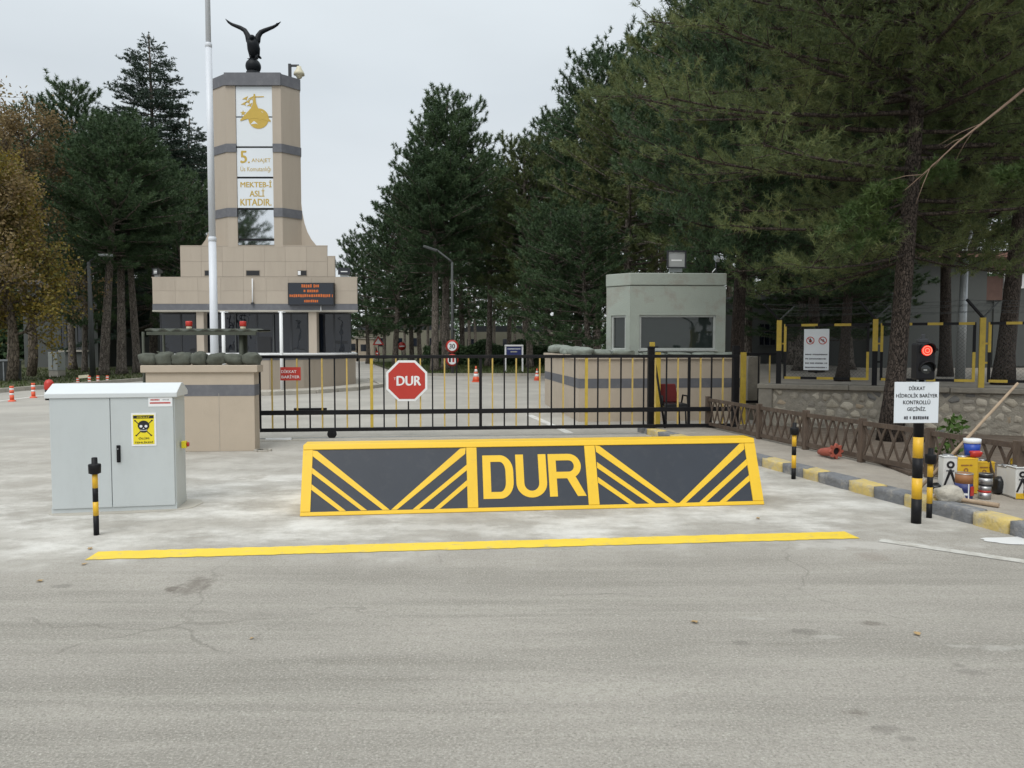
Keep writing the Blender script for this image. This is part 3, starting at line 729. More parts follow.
# ------------------------------------------------------------------ signal post, lamp and notice
p = gp(916, 523); k = p.y / F_PX; PS = p
sp_ = thing('signal_post', 'black and yellow banded post carrying a small two lamp signal by the kerb', 'traffic light', (p.x, p.y, 0), radians(-4))
zz = lambda y: (523 - y) * k
prev = 0
for y, m in ((498, 'black'), (477, 'blk_yel'), (456.6, 'black'), (435.6, 'blk_yel'), (378, 'black')):
    MB().cyl((0, 0, prev), .043, zz(y) - prev, 18).build('band', m, sp_); prev = zz(y)
b = MB(); b.cyl((0, 0, zz(381)), .022, .06, 12); b.box((0, -.01, zz(379)), (.075, .05, .018)); b.build('bracket', 'galv', sp_)
zt_, zb_ = zz(341.5), zz(378); lw = .158
b = MB(); b.box((0.015, -.02, (zt_ + zb_) / 2), (lw, .13, zt_ - zb_)); body = b.build('signal_body', 'black', sp_, bevel=.018, seg=3)
b = MB(); b.box((0.015, -.0, zt_ + .02), (.085, .07, .035)); b.box((0.012, -.01, zt_ + .055), (.028, .03, .045)); b.build('top_bracket', 'darkfr', sp_, bevel=.005)
for zc, m, nm in ((zz(348.8), 'redlight', 'red_lamp'), (zz(366.6), 'lens', 'dark_lamp')):
    b = MB(); b.lathe([(0.0, -.098), (.030, -.096), (.047, -.088)], (0.015, 0, zc), 24, axis='Y'); lp = b.build(nm, m, sp_)
    if nm == 'red_lamp':
        b = MB()
        for rr_ in (.018, .038):
            for q in range(22):
                a = 2 * pi * q / 22
                if rr_ < .03 and q % 2: continue
                b.lathe([(0, -.1005), (.0042, -.0995), (.005, -.095)], (0.015 + rr_ * cos(a), 0, zc + rr_ * sin(a)), 6, axis='Y')
        b.build('diode', 'redcore', lp)
    else:
        MB().box((0.0, -.1005, zc - .012), (.03, .002, .012)).build('lens_mark', 'lampface', lp)
    b = MB()   # hood
    n = 16; vs = []
    for i in range(n + 1):
        a = radians(-20) + radians(220) * i / n
        for r_, y in ((.061, -.080), (.061, -.15 + .035 * (1 - sin(a))), (.066, -.15 + .035 * (1 - sin(a))), (.066, -.080)): vs.append((0.015 + r_ * cos(a), y, zc + r_ * sin(a)))
    fs = [(4 * i + j, 4 * i + (j + 1) % 4, 4 * i + 4 + (j + 1) % 4, 4 * i + 4 + j) for i in range(n) for j in range(4)] + [(0, 1, 2, 3), (4 * n, 4 * n + 3, 4 * n + 2, 4 * n + 1)]
    b.add(vs, fs, smooth=True); b.build('hood', 'black', sp_)
MB().tube([(.09, .02, zz(347)), (.15, .02, zz(347)), (.155, .02, zz(349))], .010, 8).build('side_lug', 'black', sp_)
# notice fixed to the post
nt = thing('notice_board', 'white square notice in black capitals fixed to the signal post', 'sign', (p.x, p.y, 0), radians(2))
(xa, zt), (xb, zb) = pl(895.2, 382, (p.x, p.y, 0), radians(2), -.07), pl(938.4, 423, (p.x, p.y, 0), radians(2), -.07)
MB().box(((xa + xb) / 2, -.062, (zt + zb) / 2), (xb - xa, .008, zt - zb)).build('board', 'panel', nt, bevel=.002)
W_, H_ = xb - xa, zt - zb; cx = (xa + xb) / 2
for s, w, v in (('DİKKAT', .36, .86), ('HİDROLİK BARİYER', .93, .68), ('KONTROLLÜ', .61, .515), ('GEÇİNİZ.', .42, .345)):
    text(s, W_ * w, H_ * (.115 if 'Ç' not in s else .135), 'ink', nt, (cx, -.068, zb + H_ * v), bold=.018)
marks([(xa + W_ * .22, xa + W_ * .38, zb + H_ * .13, H_ * .085), (xa + W_ * .42, xa + W_ * .78, zb + H_ * .13, H_ * .085)], 'greytext', nt, -.068, seed=9)
for s in (-1, 1): MB().tube([(-.06, 0, zz(402) + s * .11), (.06, 0, zz(402) + s * .11)], .052, 12).build('clamp', 'galv', nt) if False else None

# ------------------------------------------------------------------ sliding gate
GP, GRZ = (-4.27, 13.0, 0), radians(6)
gt = thing('sliding_gate', 'long low black and yellow barred sliding gate across the road', 'gate', GP, GRZ)
gx = lambda px, py=400: pl(px, py, GP, GRZ)[0]
pitch = (gx(480) / 18 + gx(690) / 36) / 2; GE = gx(737); nb = int(GE / pitch)
GT, GM, GB = 1.40, .45, .155
MB().box((GE / 2, 0, GT), (GE, .05, .055)).build('top_rail', 'black', gt, bevel=.004)
MB().box((GE / 2, 0, GM), (GE, .055, .078)).build('middle_rail', 'black', gt, bevel=.004)
MB().box((GE / 2, 0, GB), (GE, .06, .06)).build('bottom_rail', 'black', gt, bevel=.004)
bmesh_cache = {}
for i in range(nb + 1):
    th = .045 if i in (0,) else (.05 if i % 9 == 0 and i else .024)
    ye = i % 2 == 1
    key = (th, ye)
    if key not in bmesh_cache:
        bmesh_cache[key] = MB().box((0, -.004 if ye else .004, (GT + GB) / 2), (th, .028 if ye else .024, GT - GB - .05)).mesh('bar', 'bar_yel' if ye and th < .04 else ('dull_yel' if ye else 'black'))
    link('bar', bmesh_cache[key], gt, (i * pitch, 0, 0))
for px in (332, 712):
    b = MB(); x = gx(px, 436); b.lathe([(0, -.03), (.070, -.03), (.078, -.024), (.06, -.008), (.06, .008), (.078, .024), (.070, .03), (0, .03)], (x, 0, .079), 20, axis='Y'); b.build('wheel', 'black', gt)
    MB().box((x, .0, .12), (.05, .075, .06)).build('wheel_bracket', 'black', gt)
MB().box((gx(310), .03, GM + .05), (.55, .03, .05)).build('latch_plate', 'black', gt)
# ground track
d = Vector((cos(GRZ), sin(GRZ))); nrm = Vector((-sin(GRZ), cos(GRZ))); g0 = Vector(GP[:2])
q = lambda s, t: tuple(g0 + d * s + nrm * t)
structure(sheet('gate_track', [q(-.2, -.28), q(GE, -.28), q(GE, .28), q(-.2, .28)], 0.012, 'slab', thick=0.02))
tr = MB(); a_, c_ = q(-.1, 0), q(GE, 0); tr.bar((a_[0], a_[1], .016), (c_[0], c_[1], .016), .03, .012); structure(tr.build('track_rail', 'galv'))
a_ = q(gx(281, 437), -.2); MB().box((a_[0], a_[1], .026), (.42, .09, .03), rz=GRZ).build('concrete_stub', 'white')
tag(bpy.data.objects['concrete_stub'], 'short white strip lying at the foot of the sliding gate near the left wall', 'strip')
# round-cornered DUR sign on the gate
def local_at(px, py, y): return pl(px, py, GP, GRZ, y)
cxs, czs = local_at(406.8, 380.8, -.06); R8 = (local_at(427.4, 380, -.06)[0] - local_at(386.2, 380, -.06)[0]) / 2
so = thing('stop_sign', 'red octagonal DUR sign with a white rim hung on the gate bars', 'sign', tuple(Vector(GP) + Vector((cos(GRZ) * cxs + sin(GRZ) * .06, sin(GRZ) * cxs - cos(GRZ) * .06, czs))), GRZ)
oc = lambda r: [(r / cos(pi / 8) * cos(pi / 8 + pi / 4 * k), r / cos(pi / 8) * sin(pi / 8 + pi / 4 * k)) for k in range(8)]
MB().prism(oc(R8), .02, 'XZ', 0).build('rim', 'white', so, bevel=.003)
MB().prism(oc(R8 * .89), .004, 'XZ', -.003).build('red_face', 'red', so)
text('DUR', R8 * 1.16, R8 * .46, 'white', so, (R8 * .10, -.005, 0.0), bold=.045)
text('T', R8 * .10, R8 * .12, 'white', so, (-R8 * .58, -.005, R8 * .10))
for zz_ in (-R8 * .5, R8 * .5): MB().box((0, .045, zz_), (.5, .03, .03)).build('mounting_bar', 'black', so)
(xa, zt), (xb, zb) = local_at(280.4, 367.2, -.04), local_at(301, 380.4, -.04)
ws = thing('warning_plate', 'small red plate reading DİKKAT BARİYER on the gate bars', 'sign', tuple(Vector(GP) + Vector((cos(GRZ) * (xa + xb) / 2, sin(GRZ) * (xa + xb) / 2 - .035, (zt + zb) / 2))), GRZ)
MB().box((0, 0, 0), (xb - xa, .008, zt - zb)).build('plate', 'red', ws)
text('DİKKAT', (xb - xa) * .74, (zt - zb) * .27, 'white', ws, (-(xb - xa) * .08, -.006, (zt - zb) * .2), bold=.02)
text('BARİYER', (xb - xa) * .88, (zt - zb) * .27, 'white', ws, (0, -.006, -(zt - zb) * .2), bold=.02)
# guide posts
def post_pair(pxb, pxy, ytop_b, ytop_y, ybase, dY, cap, label):
    base = gp(pxb, ybase); k = base.y / F_PX
    t = thing('gate_post', label, 'post', (base.x, base.y, 0), GRZ, 'gate guide posts')
    hb = (ybase - ytop_b) * k
    MB().box((0, 0, hb / 2), (.125, .09, hb)).build('black_post', 'black', t, bevel=.004)
    hy = (ybase - ytop_y) * k - .02
    MB().box(((pxy - pxb) * k, dY, hy / 2), (.098, .06, hy)).build('yellow_post', 'dull_yel', t, bevel=.004)
    if cap:
        MB().box((0.02, 0, hb + .05), (.09, .07, .10)).build('yellow_cap', 'dull_yel', t, bevel=.004)
        MB().box((0.03, 0, hb + .002), (.2, .12, .03)).build('guide_roller', 'black', t)
    return t
post_pair(650.5, 655.8, 347, 351, 427, -.11, True, 'black gate post paired with a yellow tube and yellow cap beside the kerb end')
post_pair(734.8, 741, 345.3, 351, 428, -.08, False, 'black and yellow gate post pair at the far right end of the gate')
a, c_ = at(654.7, 360, 13.75), at(665, 429, 13.75)
tag(MB().tube([a, c_], .02, 8).build('prop_rod', 'black'), 'thin black rod leaning from the yellow gate post to the ground', 'rod')
# fixed railing right of the gate
RP = tuple(at(744.5, 420, 14.9).xy) + (0,)
rl = thing('fixed_railing', 'short fixed railing between the last gate post and the stone wall', 'railing', RP, GRZ)
rx = lambda px: pl(px, 380, RP, GRZ)[0]
zt = pl(760, 354, RP, GRZ)[1]; re = rx(777)
MB().box((re / 2, 0, zt), (re, .04, .045)).build('top_rail', 'black', rl); MB().box((re / 2, 0, .5), (re, .04, .05)).build('bottom_rail', 'black', rl)
for px, m in ((758.4, 'black'), (769.5, 'bar_yel'), (777, 'black')): MB().box((rx(px), 0, (zt + .12) / 2), (.022, .02, zt - .12)).build('bar', m, rl)
p = at(750, 400, 15.3)
tag(MB().box((p.x, p.y, .75), (.25, .35, 1.25), rz=GRZ).build('concrete_pillar', 'concrete', bevel=.01), 'dark grey concrete pillar behind the right end of the gate', 'pillar')
# ------------------------------------------------------------------ sandbags
def bag_mesh(seed, sx=.30, sy=.17, sz=.085):
    bm = bmesh.new(); bmesh.ops.create_icosphere(bm, subdivisions=3, radius=1)
    for v in bm.verts:
        p = v.co.copy(); q = Vector([math.copysign(abs(c) ** .72, c) for c in p])
        n = mnoise.noise(p * 1.4 + Vector((seed, 0, 0))) * .24 + mnoise.noise(p * 4.5 + Vector((0, seed, 0))) * .09 - .10 * max(0, abs(p.x) - .75) * 4 * (1 - abs(p.z))
        q *= 1 + n; v.co = (q.x * sx, q.y * sy, q.z * sz)
    me = bpy.data.meshes.new("sandbag"); bm.to_mesh(me); bm.free()
    me.polygons.foreach_set("use_smooth", [True] * len(me.polygons)); return me
BAGS = [bag_mesh(i * 3.7) for i in range(5)]
def sandbag(loc, rz, m, label, group, k=0, sc=(1, 1, 1)):
    me = BAGS[k % 5].copy(); me.materials.clear(); me.materials.append(M[m])
    o = link('sandbag', me, None, loc, (random.uniform(-.1, .1), random.uniform(-.08, .08), rz)); o.scale = sc
    return tag(o, label, 'sandbag', group)

# ------------------------------------------------------------------ left guard wall
LB = gp(255.3, 451); LRZ = radians(5)
LL = Vector((LB.x, LB.y, 0))
lw = thing('guard_wall', 'beige rendered guard wall with a grey stripe and sandbags along its top, left of the gate', 'wall', LL, LRZ)
lx = lambda px, py, y=0: pl(px, py, LL, LRZ, y)
Lx = lx(146, 400)[0]; capT = lx(200, 365.2)[1]; capB = lx(200, 372.5)[1]; sT = lx(210, 384.8)[1]; sB = lx(210, 396)[1]
DP = .30; midx = Lx / 2
MB().box((midx, DP / 2, capB / 2), (-Lx, DP, capB)).build('wall', 'beige', lw, bevel=.006)
MB().box((midx, DP / 2, (capT + capB) / 2), (-Lx + .12, DP + .08, capT - capB)).build('coping', 'beige', lw, bevel=.01)
MB().box((midx, DP / 2, (sT + sB) / 2), (-Lx + .008, DP + .008, sT - sB)).build('stripe', 'stripe', lw)
for f in (.33, .66): MB().box((Lx * f, -.0025, capB * .37), (.004, .004, capB * .73)).build('joint', 'slab', lw)
b = MB()
for k in range(7): b.box((.05 + .05 * k % .2, -.03 - .03 * (k % 3), .015), (.09, .07, .03), rz=k)
b.build('rubble', 'slab', lw)
loc = lambda x, y, z: tuple(LL + Vector((cos(LRZ) * x - sin(LRZ) * y, sin(LRZ) * x + cos(LRZ) * y, z)))
txt = ['at the left end', 'second from the left', 'third from the left', 'in the middle', 'third from the right', 'second from the right', 'at the right end']
for i, px in enumerate((150, 166, 183, 200, 217, 235, 252)):
    x = lx(px, 360, .15)[0]
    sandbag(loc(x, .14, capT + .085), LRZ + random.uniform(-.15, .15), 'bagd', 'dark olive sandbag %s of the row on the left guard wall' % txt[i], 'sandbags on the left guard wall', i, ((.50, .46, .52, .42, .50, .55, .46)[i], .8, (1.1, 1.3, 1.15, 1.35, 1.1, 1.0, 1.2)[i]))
# shelter roof over the guard position, on poles
sh = thing('guard_shelter', 'low camouflage painted shelter roof on thin poles behind the sandbags', 'shelter', loc(midx, .75, 0), LRZ)
SZ = pl(200, 331, sh.location, LRZ)[1]; x0, x1 = pl(145, 331, sh.location, LRZ, -.45)[0], pl(257.5, 331, sh.location, LRZ, -.45)[0]
vs, fs = [], []
N = 60
for i in range(N + 1):
    x = x0 + (x1 - x0) * i / N; z = SZ + .018 * sin(i * 2 * pi / 7.5)
    vs += [(x, -.45, z + .012), (x, .45, z + .03), (x, .45, z + .01), (x, -.45, z - .008)]
for i in range(N):
    for j in range(4): fs.append((4 * i + j, 4 * i + (j + 1) % 4, 4 * i + 4 + (j + 1) % 4, 4 * i + 4 + j))
MB().add(vs, fs).build('roof_sheet', 'camo', sh)
MB().box(((x0 + x1) / 2, -.44, SZ - .045), (x1 - x0 - .05, .05, .05)).build('front_beam', 'camo', sh)
for px in (152, 157, 240.5, 247):
    x = pl(px, 345, sh.location, LRZ)[0]
    MB().tube([(x, -.35 if px in (152, 247) else .3, .02), (x, -.35 if px in (152, 247) else .3, SZ - .02)], .022 if px < 200 else .035, 8).build('pole', 'camo', sh)
b = MB()
xk = pl(186, 357, sh.location, LRZ)[0]
b.tube([(xk - .3, -.4, 1.5), (xk - .1, -.42, 1.42), (xk, -.45, 1.36)], .012, 6)
b.box((xk + .02, -.45, 1.4), (.12, .12, .12)); b.build('gun_rest', 'camo', sh)
tag(b.build('ammunition_box', 'camo', None, loc=(0, 0, 0)), '', '') if False else None
for px, nm in ((189, 'left'), (243, 'right')):
    x = pl(px, 326, sh.location, LRZ, -.35)[0]
    w = Vector(sh.location) + Matrix.Rotation(LRZ, 3, 'Z') @ Vector((x, -.35, SZ + .02))
    t = thing('warning_beacon', 'red capped warning beacon on the shelter roof, %s of the flagpole' % nm, 'beacon', w, 0, 'beacons on the shelter roof')
    MB().cyl((0, 0, 0), .042, .05, 14).build('base', 'cream', t)
    MB().lathe([(.045, .045), (.05, .05), (.05, .115), (.044, .125), (0, .127)], n=16).build('red_cap', 'redp', t)

# ------------------------------------------------------------------ flagpole
FPD = 16.5
fb = at(214.5, 353, FPD); k = FPD / F_PX
fp = thing('flagpole', 'tall white stepped flagpole rising in front of the tower', 'flagpole', (fb.x, fb.y, 0), 0)
z2, z1 = at(211, 239, FPD).z, at(208, 45, FPD).z
MB().tube([(0, 0, 0), (0, 0, z2)], [.088, .078], 20).build('lower_section', 'pole', fp)
MB().tube([(0, 0, z2), (0, 0, z1)], [.070, .066], 20).build('middle_section', 'pole', fp)
MB().tube([(0, 0, z1), (0, 0, z1 + 4.5)], [.054, .04], 20).build('upper_section', 'pole', fp)
for z, r in ((z2, .084), (z1, .07)): MB().lathe([(r - .02, z - .06), (r, z - .05), (r, z + .03), (r - .02, z + .05)], n=20).build('collar', 'pole', fp)
MB().cyl((0, 0, 0), .22, .06, 20).build('base_plate', 'slab', fp)
MB().lathe([(0, z1 + 4.5), (.07, z1 + 4.55), (.07, z1 + 4.62), (0, z1 + 4.68)], n=16).build('finial', 'pole', fp)

# ------------------------------------------------------------------ right guard wall with booth
RB = Vector((1.39, 16.0, 0)); RRZ = radians(6)
rw = thing('guard_wall', 'beige rendered guard wall with a grey stripe round the green booth, right of the gate', 'wall', RB, RRZ)
RW, RD, RH = 3.5, 4.8, 1.39; T = .34
def rbox(name, c, s, m, bv=0): return MB().box(c, s).build(name, m, rw, bevel=bv)
for c, s in (((RW / 2, T / 2), (RW, T)), ((T / 2, T + (RD - T) / 2), (T, RD - T)), ((RW - T / 2, T + (RD - T) / 2), (T, RD - T))):
    rbox('wall', (c[0], c[1], (RH - .09) / 2), (s[0], s[1], RH - .09), 'beige')
    rbox('coping', (c[0], c[1], RH - .045), (s[0] + (.09 if s[0] > 1 else .085), s[1] + (.09 if s[0] > 1 else -.05), .09), 'beige', .008)
    rbox('stripe', (c[0], c[1], .80), (s[0] + .008, s[1] + (.008 if s[0] > 1 else -.005), .20), 'stripe')
rloc = lambda x, y, z: tuple(RB + Vector((cos(RRZ) * x - sin(RRZ) * y, sin(RRZ) * x + cos(RRZ) * y, z)))
for i in range(9):
    y = .2 + i * .5
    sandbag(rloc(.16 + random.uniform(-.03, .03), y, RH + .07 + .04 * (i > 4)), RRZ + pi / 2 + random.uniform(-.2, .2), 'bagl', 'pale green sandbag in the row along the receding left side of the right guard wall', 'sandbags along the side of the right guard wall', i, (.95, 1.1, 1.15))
for i, x in enumerate((.5, .98)):
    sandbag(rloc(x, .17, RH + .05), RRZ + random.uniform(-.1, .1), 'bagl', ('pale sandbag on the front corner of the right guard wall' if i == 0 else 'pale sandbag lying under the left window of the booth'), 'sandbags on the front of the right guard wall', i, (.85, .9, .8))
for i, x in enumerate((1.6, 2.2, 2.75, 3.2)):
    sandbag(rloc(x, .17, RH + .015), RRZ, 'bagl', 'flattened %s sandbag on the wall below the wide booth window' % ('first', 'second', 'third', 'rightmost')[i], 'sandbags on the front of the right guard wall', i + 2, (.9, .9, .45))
# the booth
BP = Vector((2.6, 17.0, 0)); BRZ = radians(2)
bo = thing('guard_booth', 'square green grey concrete guard booth with dark windows behind the right wall', 'booth', BP, BRZ)
bx = lambda px, py, y=0: pl(px, py, BP, BRZ, y)
bw = bx(725.8, 300)[0]; bh = bx(680, 273)[1]; bj = bx(680, 286)[1]
wl_, wt = bx(639.5, 315); wr, wb = bx(715.5, 350)
CH = .52
MB().prism([(0, 0), (bw, 0), (bw, bj), (0, bj)], .16, 'XZ', 0, holes=[[(wl_, wb), (wr, wb), (wr, wt), (wl_, wt)]]).build('front_wall', 'booth', bo)
cm = Matrix.Rotation(radians(-46), 4, 'Z')
cw = CH * 1.25
wc = MB().prism([(-cw, 0), (-.004, 0), (-.004, bj), (-cw, bj)], .16, 'XZ', 0, holes=[[(-cw * .80, wb), (-cw * .18, wb), (-cw * .18, wt), (-cw * .80, wt)]]).build('corner_wall', 'booth', bo, rot=(0, 0, radians(-46)))
cx_, cy_ = -cw * cos(radians(46)), cw * sin(radians(46))
MB().prism([(cx_, cy_), (cx_ + .16, cy_ + .02), (cx_ + .50, 2.42), (cx_ + .34, 2.42)], bj, 'XY', 0).build('side_wall', 'booth', bo); MB().box((bw - .08, 1.3, bj / 2), (.16, 2.3, bj)).build('side_wall', 'booth', bo)
MB().box(((bw + cx_ + .34) / 2, 2.52, bj / 2), (bw - cx_ - .34, .16, bj)).build('back_wall', 'booth', bo)
e_ = .015
MB().prism([(-e_ * .5, -e_), (bw + e_, -e_), (bw + e_, 2.6), (cx_ + .34, 2.6), (cx_ - e_, cy_ - .01)], bh - bj - .012, 'XY', bj + .012).build('roof', 'booth', bo, bevel=.02)
def win(a, c_, rot, name='window'):
    f = MB(); fw = .045
    f.prism([(a, wb), (c_, wb), (c_, wt), (a, wt)], .07, 'XZ', .03, holes=[[(a + fw, wb + fw), (c_ - fw, wb + fw), (c_ - fw, wt - fw), (a + fw, wt - fw)]])
    fo = f.build(name, 'framegrey', bo, rot=rot)
    MB().box(((a + c_) / 2, .075, (wb + wt) / 2), (c_ - a - fw, .012, wt - wb - fw)).build('pane', 'glassb', fo)
    MB().box(((a + c_) / 2, -.02, wb - .012), (c_ - a + .06, .12, .03)).build('sill', 'framegrey', fo)
win(wl_, wr, (0, 0, 0)); win(-cw * .80, -cw * .18, (0, 0, radians(-46)))
# floodlight on the booth
def floodlight(p, w, h, rz, label, m='lampface', tilt=0.0, sz=1.0):
    t = thing('floodlight', label, 'floodlight', p, rz)
    MB().prism([(-w / 2, 0.10), (w / 2, .10), (w / 2, .10 + h), (-w / 2, .10 + h)], .05, 'XZ', -.10, holes=[[(-w / 2 + .03, .13), (w / 2 - .03, .13), (w / 2 - .03, .07 + h), (-w / 2 + .03, .07 + h)]]).build('rim', 'darkfr', t)
    MB().box((0, -.065, .10 + h / 2), (w - .055, .012, h - .055)).build('lens', m, t)
    b = MB(); b.add([(-w / 2, -.05, .10), (w / 2, -.05, .10), (w / 2, -.05, .10 + h), (-w / 2, -.05, .10 + h), (-w / 4, .16, .18), (w / 4, .16, .18), (w / 4, .16, .02 + h), (-w / 4, .16, .02 + h)],
                    [(4, 5, 6, 7), (0, 1, 5, 4), (1, 2, 6, 5), (2, 3, 7, 6), (3, 0, 4, 7), (3, 2, 1, 0)]); b.build('housing', 'lampgrey', t)
    b = MB(); b.box((0, 0, .07), (w * .65, .10, .10)); b.cyl((0, 0, 0), .025, .08, 8); b.build('ballast_box', 'galv', t)
    MB().box((0, -.074, .10 + h * .45), (w * .55, .004, .035)).build('bulb', 'white', t)
    return t
floodlight(at(675.5, 273, 17.7), .44, .40, radians(4), 'large square floodlight standing on the roof of the green booth')
pc = at(716, 273, 17.3)
cc = thing('security_camera', 'small security camera on a stub pole at the right edge of the booth roof', 'camera', pc, 0)
MB().tube([(0, 0, 0), (0, 0, .28)], .02, 8).build('pole', 'darkfr', cc)
b = MB(); b.box((.0, -.05, .31), (.085, .22, .09), mtx=Matrix.Rotation(.4, 3, 'X')); b.build('housing', 'galv', cc, bevel=.01)
MB().tube([(-.01, 0, .10), (-.10, -.05, .01)], .012, 6).build('bracket', 'white', cc)
# plastic chair inside the gate
pch = gp(672, 424); pch.y += 1.0
pch = at(672, 424, 14.9); ch = thing('red_chair', 'red backed chair standing behind the gate in front of the right wall', 'chair', (pch.x, pch.y, 0), radians(8))
k = 14.9 / F_PX
b = MB(); b.prism([(-.22, .48), (.20, .48), (.13, .84), (-.20, .84)], .06, 'XZ', .18); b.build('backrest', 'chair', ch, bevel=.02)
MB().box((0, 0, .44), (.46, .44, .08)).build('seat', 'plastic', ch, bevel=.02)
for sx in (-.2, .2):
    for sy in (-.18, .18): MB().tube([(sx * 1.1, sy, 0), (sx, sy, .42)], .016, 8).build('leg', 'black', ch)
for sx in (-.25, .25): MB().tube([(sx, .18, .44), (sx, .10, .62), (sx, -.15, .62), (sx, -.18, .44)], .018, 8).build('armrest', 'black', ch)
for i, px in enumerate((653, 664)):
    q = gp(px, 432)
# ------------------------------------------------------------------ traffic cones and road furniture beyond the gate
def cone(px, py, top, label, m='orange'):
    p = gp(px, py); k = p.y / F_PX; h = (py - top) * k; r = h * .24
    t = thing('traffic_cone', label, 'cone', (p.x, p.y, 0), 0, 'traffic cones beyond the gate')
    MB().box((0, 0, .02), (r * 2.1, r * 2.1, .04)).build('base', m, t, bevel=.01)
    rr = lambda z: r * (1 - z / h) * .85 + .025
    lv = [.04, h * .34, h * .52, h * .64, h * .80, h]
    for i in range(5): MB().tube([(0, 0, lv[i]), (0, 0, lv[i + 1])], [rr(lv[i]), rr(lv[i + 1])], 14).build('band', 'white' if i in (1, 3) else m, t)
cone(476, 382, 366, 'orange traffic cone on the far side of the road behind the gate'); cone(537, 380.5, 368.5, 'small white banded traffic cone beside the right guard wall')

def round_sign(t, z, r, txt_=None, y=-.03):
    MB().lathe([(0, y), (r, y), (r, y + .01), (0, y + .01)], (0, 0, z), 28, axis='Y').build('red_ring', 'redp', t)
    MB().lathe([(0, y - .004), (r * .72, y - .004)], (0, 0, z), 28, axis='Y').build('white_disc', 'white', t)
    if txt_: text(txt_, r * .85, r * .72, 'ink', t, (0, y - .008, z), bold=.03)
p = gp(452.5, 376); k = p.y / F_PX
sl = thing('street_lamp', 'grey street lamp with one arm reaching left, in front of the grove', 'street lamp', (p.x, p.y, 0), 0)
H = at(453, 262, p.y).z
MB().tube([(0, 0, 0), (0, 0, H)], [.09, .055], 12).build('pole', 'lampgrey', sl)
e_ = at(428, 249, p.y) - p
MB().tube([(0, 0, H - .02), (-.15, 0, H + .12), (e_.x + .4, 0, e_.z - .02)], [.055, .05, .045], 8).build('arm', 'lampgrey', sl)
b = MB(); b.box((e_.x + .12, 0, e_.z + .02), (.75, .26, .13), mtx=Matrix.Rotation(.32, 3, 'Y')); b.build('lamp_head', 'lampgrey', sl, bevel=.04)
ss = thing('speed_sign', 'round 30 speed limit sign with a second round sign below it on the lamp post', 'sign', (p.x, p.y - .13, 0), 0)
round_sign(ss, at(452.5, 346.2, p.y).z, 6.4 * k, '30'); round_sign(ss, at(452.8, 360, p.y).z, 6.2 * k)
z6 = at(452.8, 360, p.y).z
for sx in (-.12, .06): MB().box((sx, -.04, z6), (.10, .004, .2)).build('symbol', 'ink' if sx < 0 else 'redp', ss)
p = gp(514, 373.5); k = p.y / F_PX
bs = thing('blue_board', 'small navy blue information board on two white legs on the lawn', 'sign', (p.x, p.y, 0), 0)
w = 17 * k; zt, zb = (373.5 - 345) * k, (373.5 - 357.5) * k
for s in (-1, 1): MB().box((s * w / 2, 0, zt / 2), (.09, .06, zt)).build('leg', 'white', bs)
MB().box((0, -.035, zt - .03), (w + .09, .05, .09)).build('top_rail', 'white', bs)
MB().box((0, -.01, (zt + zb) / 2), (w - .06, .03, zt - zb)).build('board', 'navyblue', bs)
marks([(-w * .38, w * .38, zt - .22, .07)], 'panel', bs, -.028, seed=3); marks([(-w * .2, w * .2, zt - .38, .07)], 'cream', bs, -.028, seed=6)
# far signs, wooden cabinets and the car down the side road
p = at(402, 358, 62); t = thing('no_entry_sign', 'round red no entry sign far down the road left of the grove', 'sign', (p.x, p.y, 0), 0)
MB().tube([(0, 0, 0), (0, 0, 1.4)], .04, 8).build('pole', 'lampgrey', t); MB().lathe([(0, -.06), (.33, -.06), (.33, -.045), (0, -.045)], (0, 0, 1.5), 24, axis='Y').build('disc', 'redp', t); MB().box((0, -.065, 1.5), (.42, .006, .1)).build('white_bar', 'white', t)
p = at(378.5, 352, 66); t = thing('triangle_sign', 'red edged triangular warning sign far down the road', 'sign', (p.x, p.y, 0), 0)
MB().tube([(0, 0, 0), (0, 0, 1.6)], .04, 8).build('pole', 'lampgrey', t); MB().prism([(-.5, 1.6), (.5, 1.6), (0, 2.4)], .02, 'XZ', -.06).build('red_triangle', 'redp', t); MB().prism([(-.3, 1.7), (.3, 1.7), (0, 2.15)], .006, 'XZ', -.065).build('white_field', 'white', t)
p = at(372, 356, 85)
car = thing('red_car', 'small red car parked far down the road beside the tower', 'car', (p.x, p.y, 0), radians(15))
b = MB(); b.prism([(-.85, .25), (.85, .25), (.88, .6), (.80, .88), (.62, .92), (.5, 1.38), (-.5, 1.38), (-.62, .92), (-.80, .88), (-.88, .6)], 3.6, 'XZ', 0); b.build('body', 'redp', car, bevel=.08)
MB().prism([(-.55, .96), (.55, .96), (.45, 1.32), (-.45, 1.32)], .02, 'XZ', -.012).build('windscreen', 'glassf', car)
for s in (-1, 1):
    MB().box((s * .62, -.012, .68), (.3, .03, .14)).build('headlight', 'white', car)
    for y in (.65, 2.9): MB().lathe([(0, -.1), (.3, -.1), (.3, .1), (0, .1)], (0, 0, 0), 16, axis='Y').build('wheel', 'black', car, loc=(s * .78, y, .3), rot=(0, 0, pi / 2))
MB().box((0, -.012, .45), (.5, .03, .12)).build('number_plate', 'white', car)
for px, w, h, y, lab in ((365, 1.7, 2.2, 75, 'pale beige kiosk far down the road beside the tower'), (353.5, .9, 2.3, 75, 'narrow pale kiosk right against the tower corner far down the road')):
    p = at(px, 352, y)
    t = thing('road_kiosk', lab, 'kiosk', (p.x, p.y, 0), 0)
    MB().box((0, .5, h / 2), (w, 1, h)).build('wall', 'beige', t); MB().box((0, .5, h + .06), (w + .2, 1.2, .12)).build('roof', 'slab', t); MB().box((0, -.005, h * .6), (w * .5, .02, h * .3)).build('window', 'glassf', t)
p = gp(411, 372)
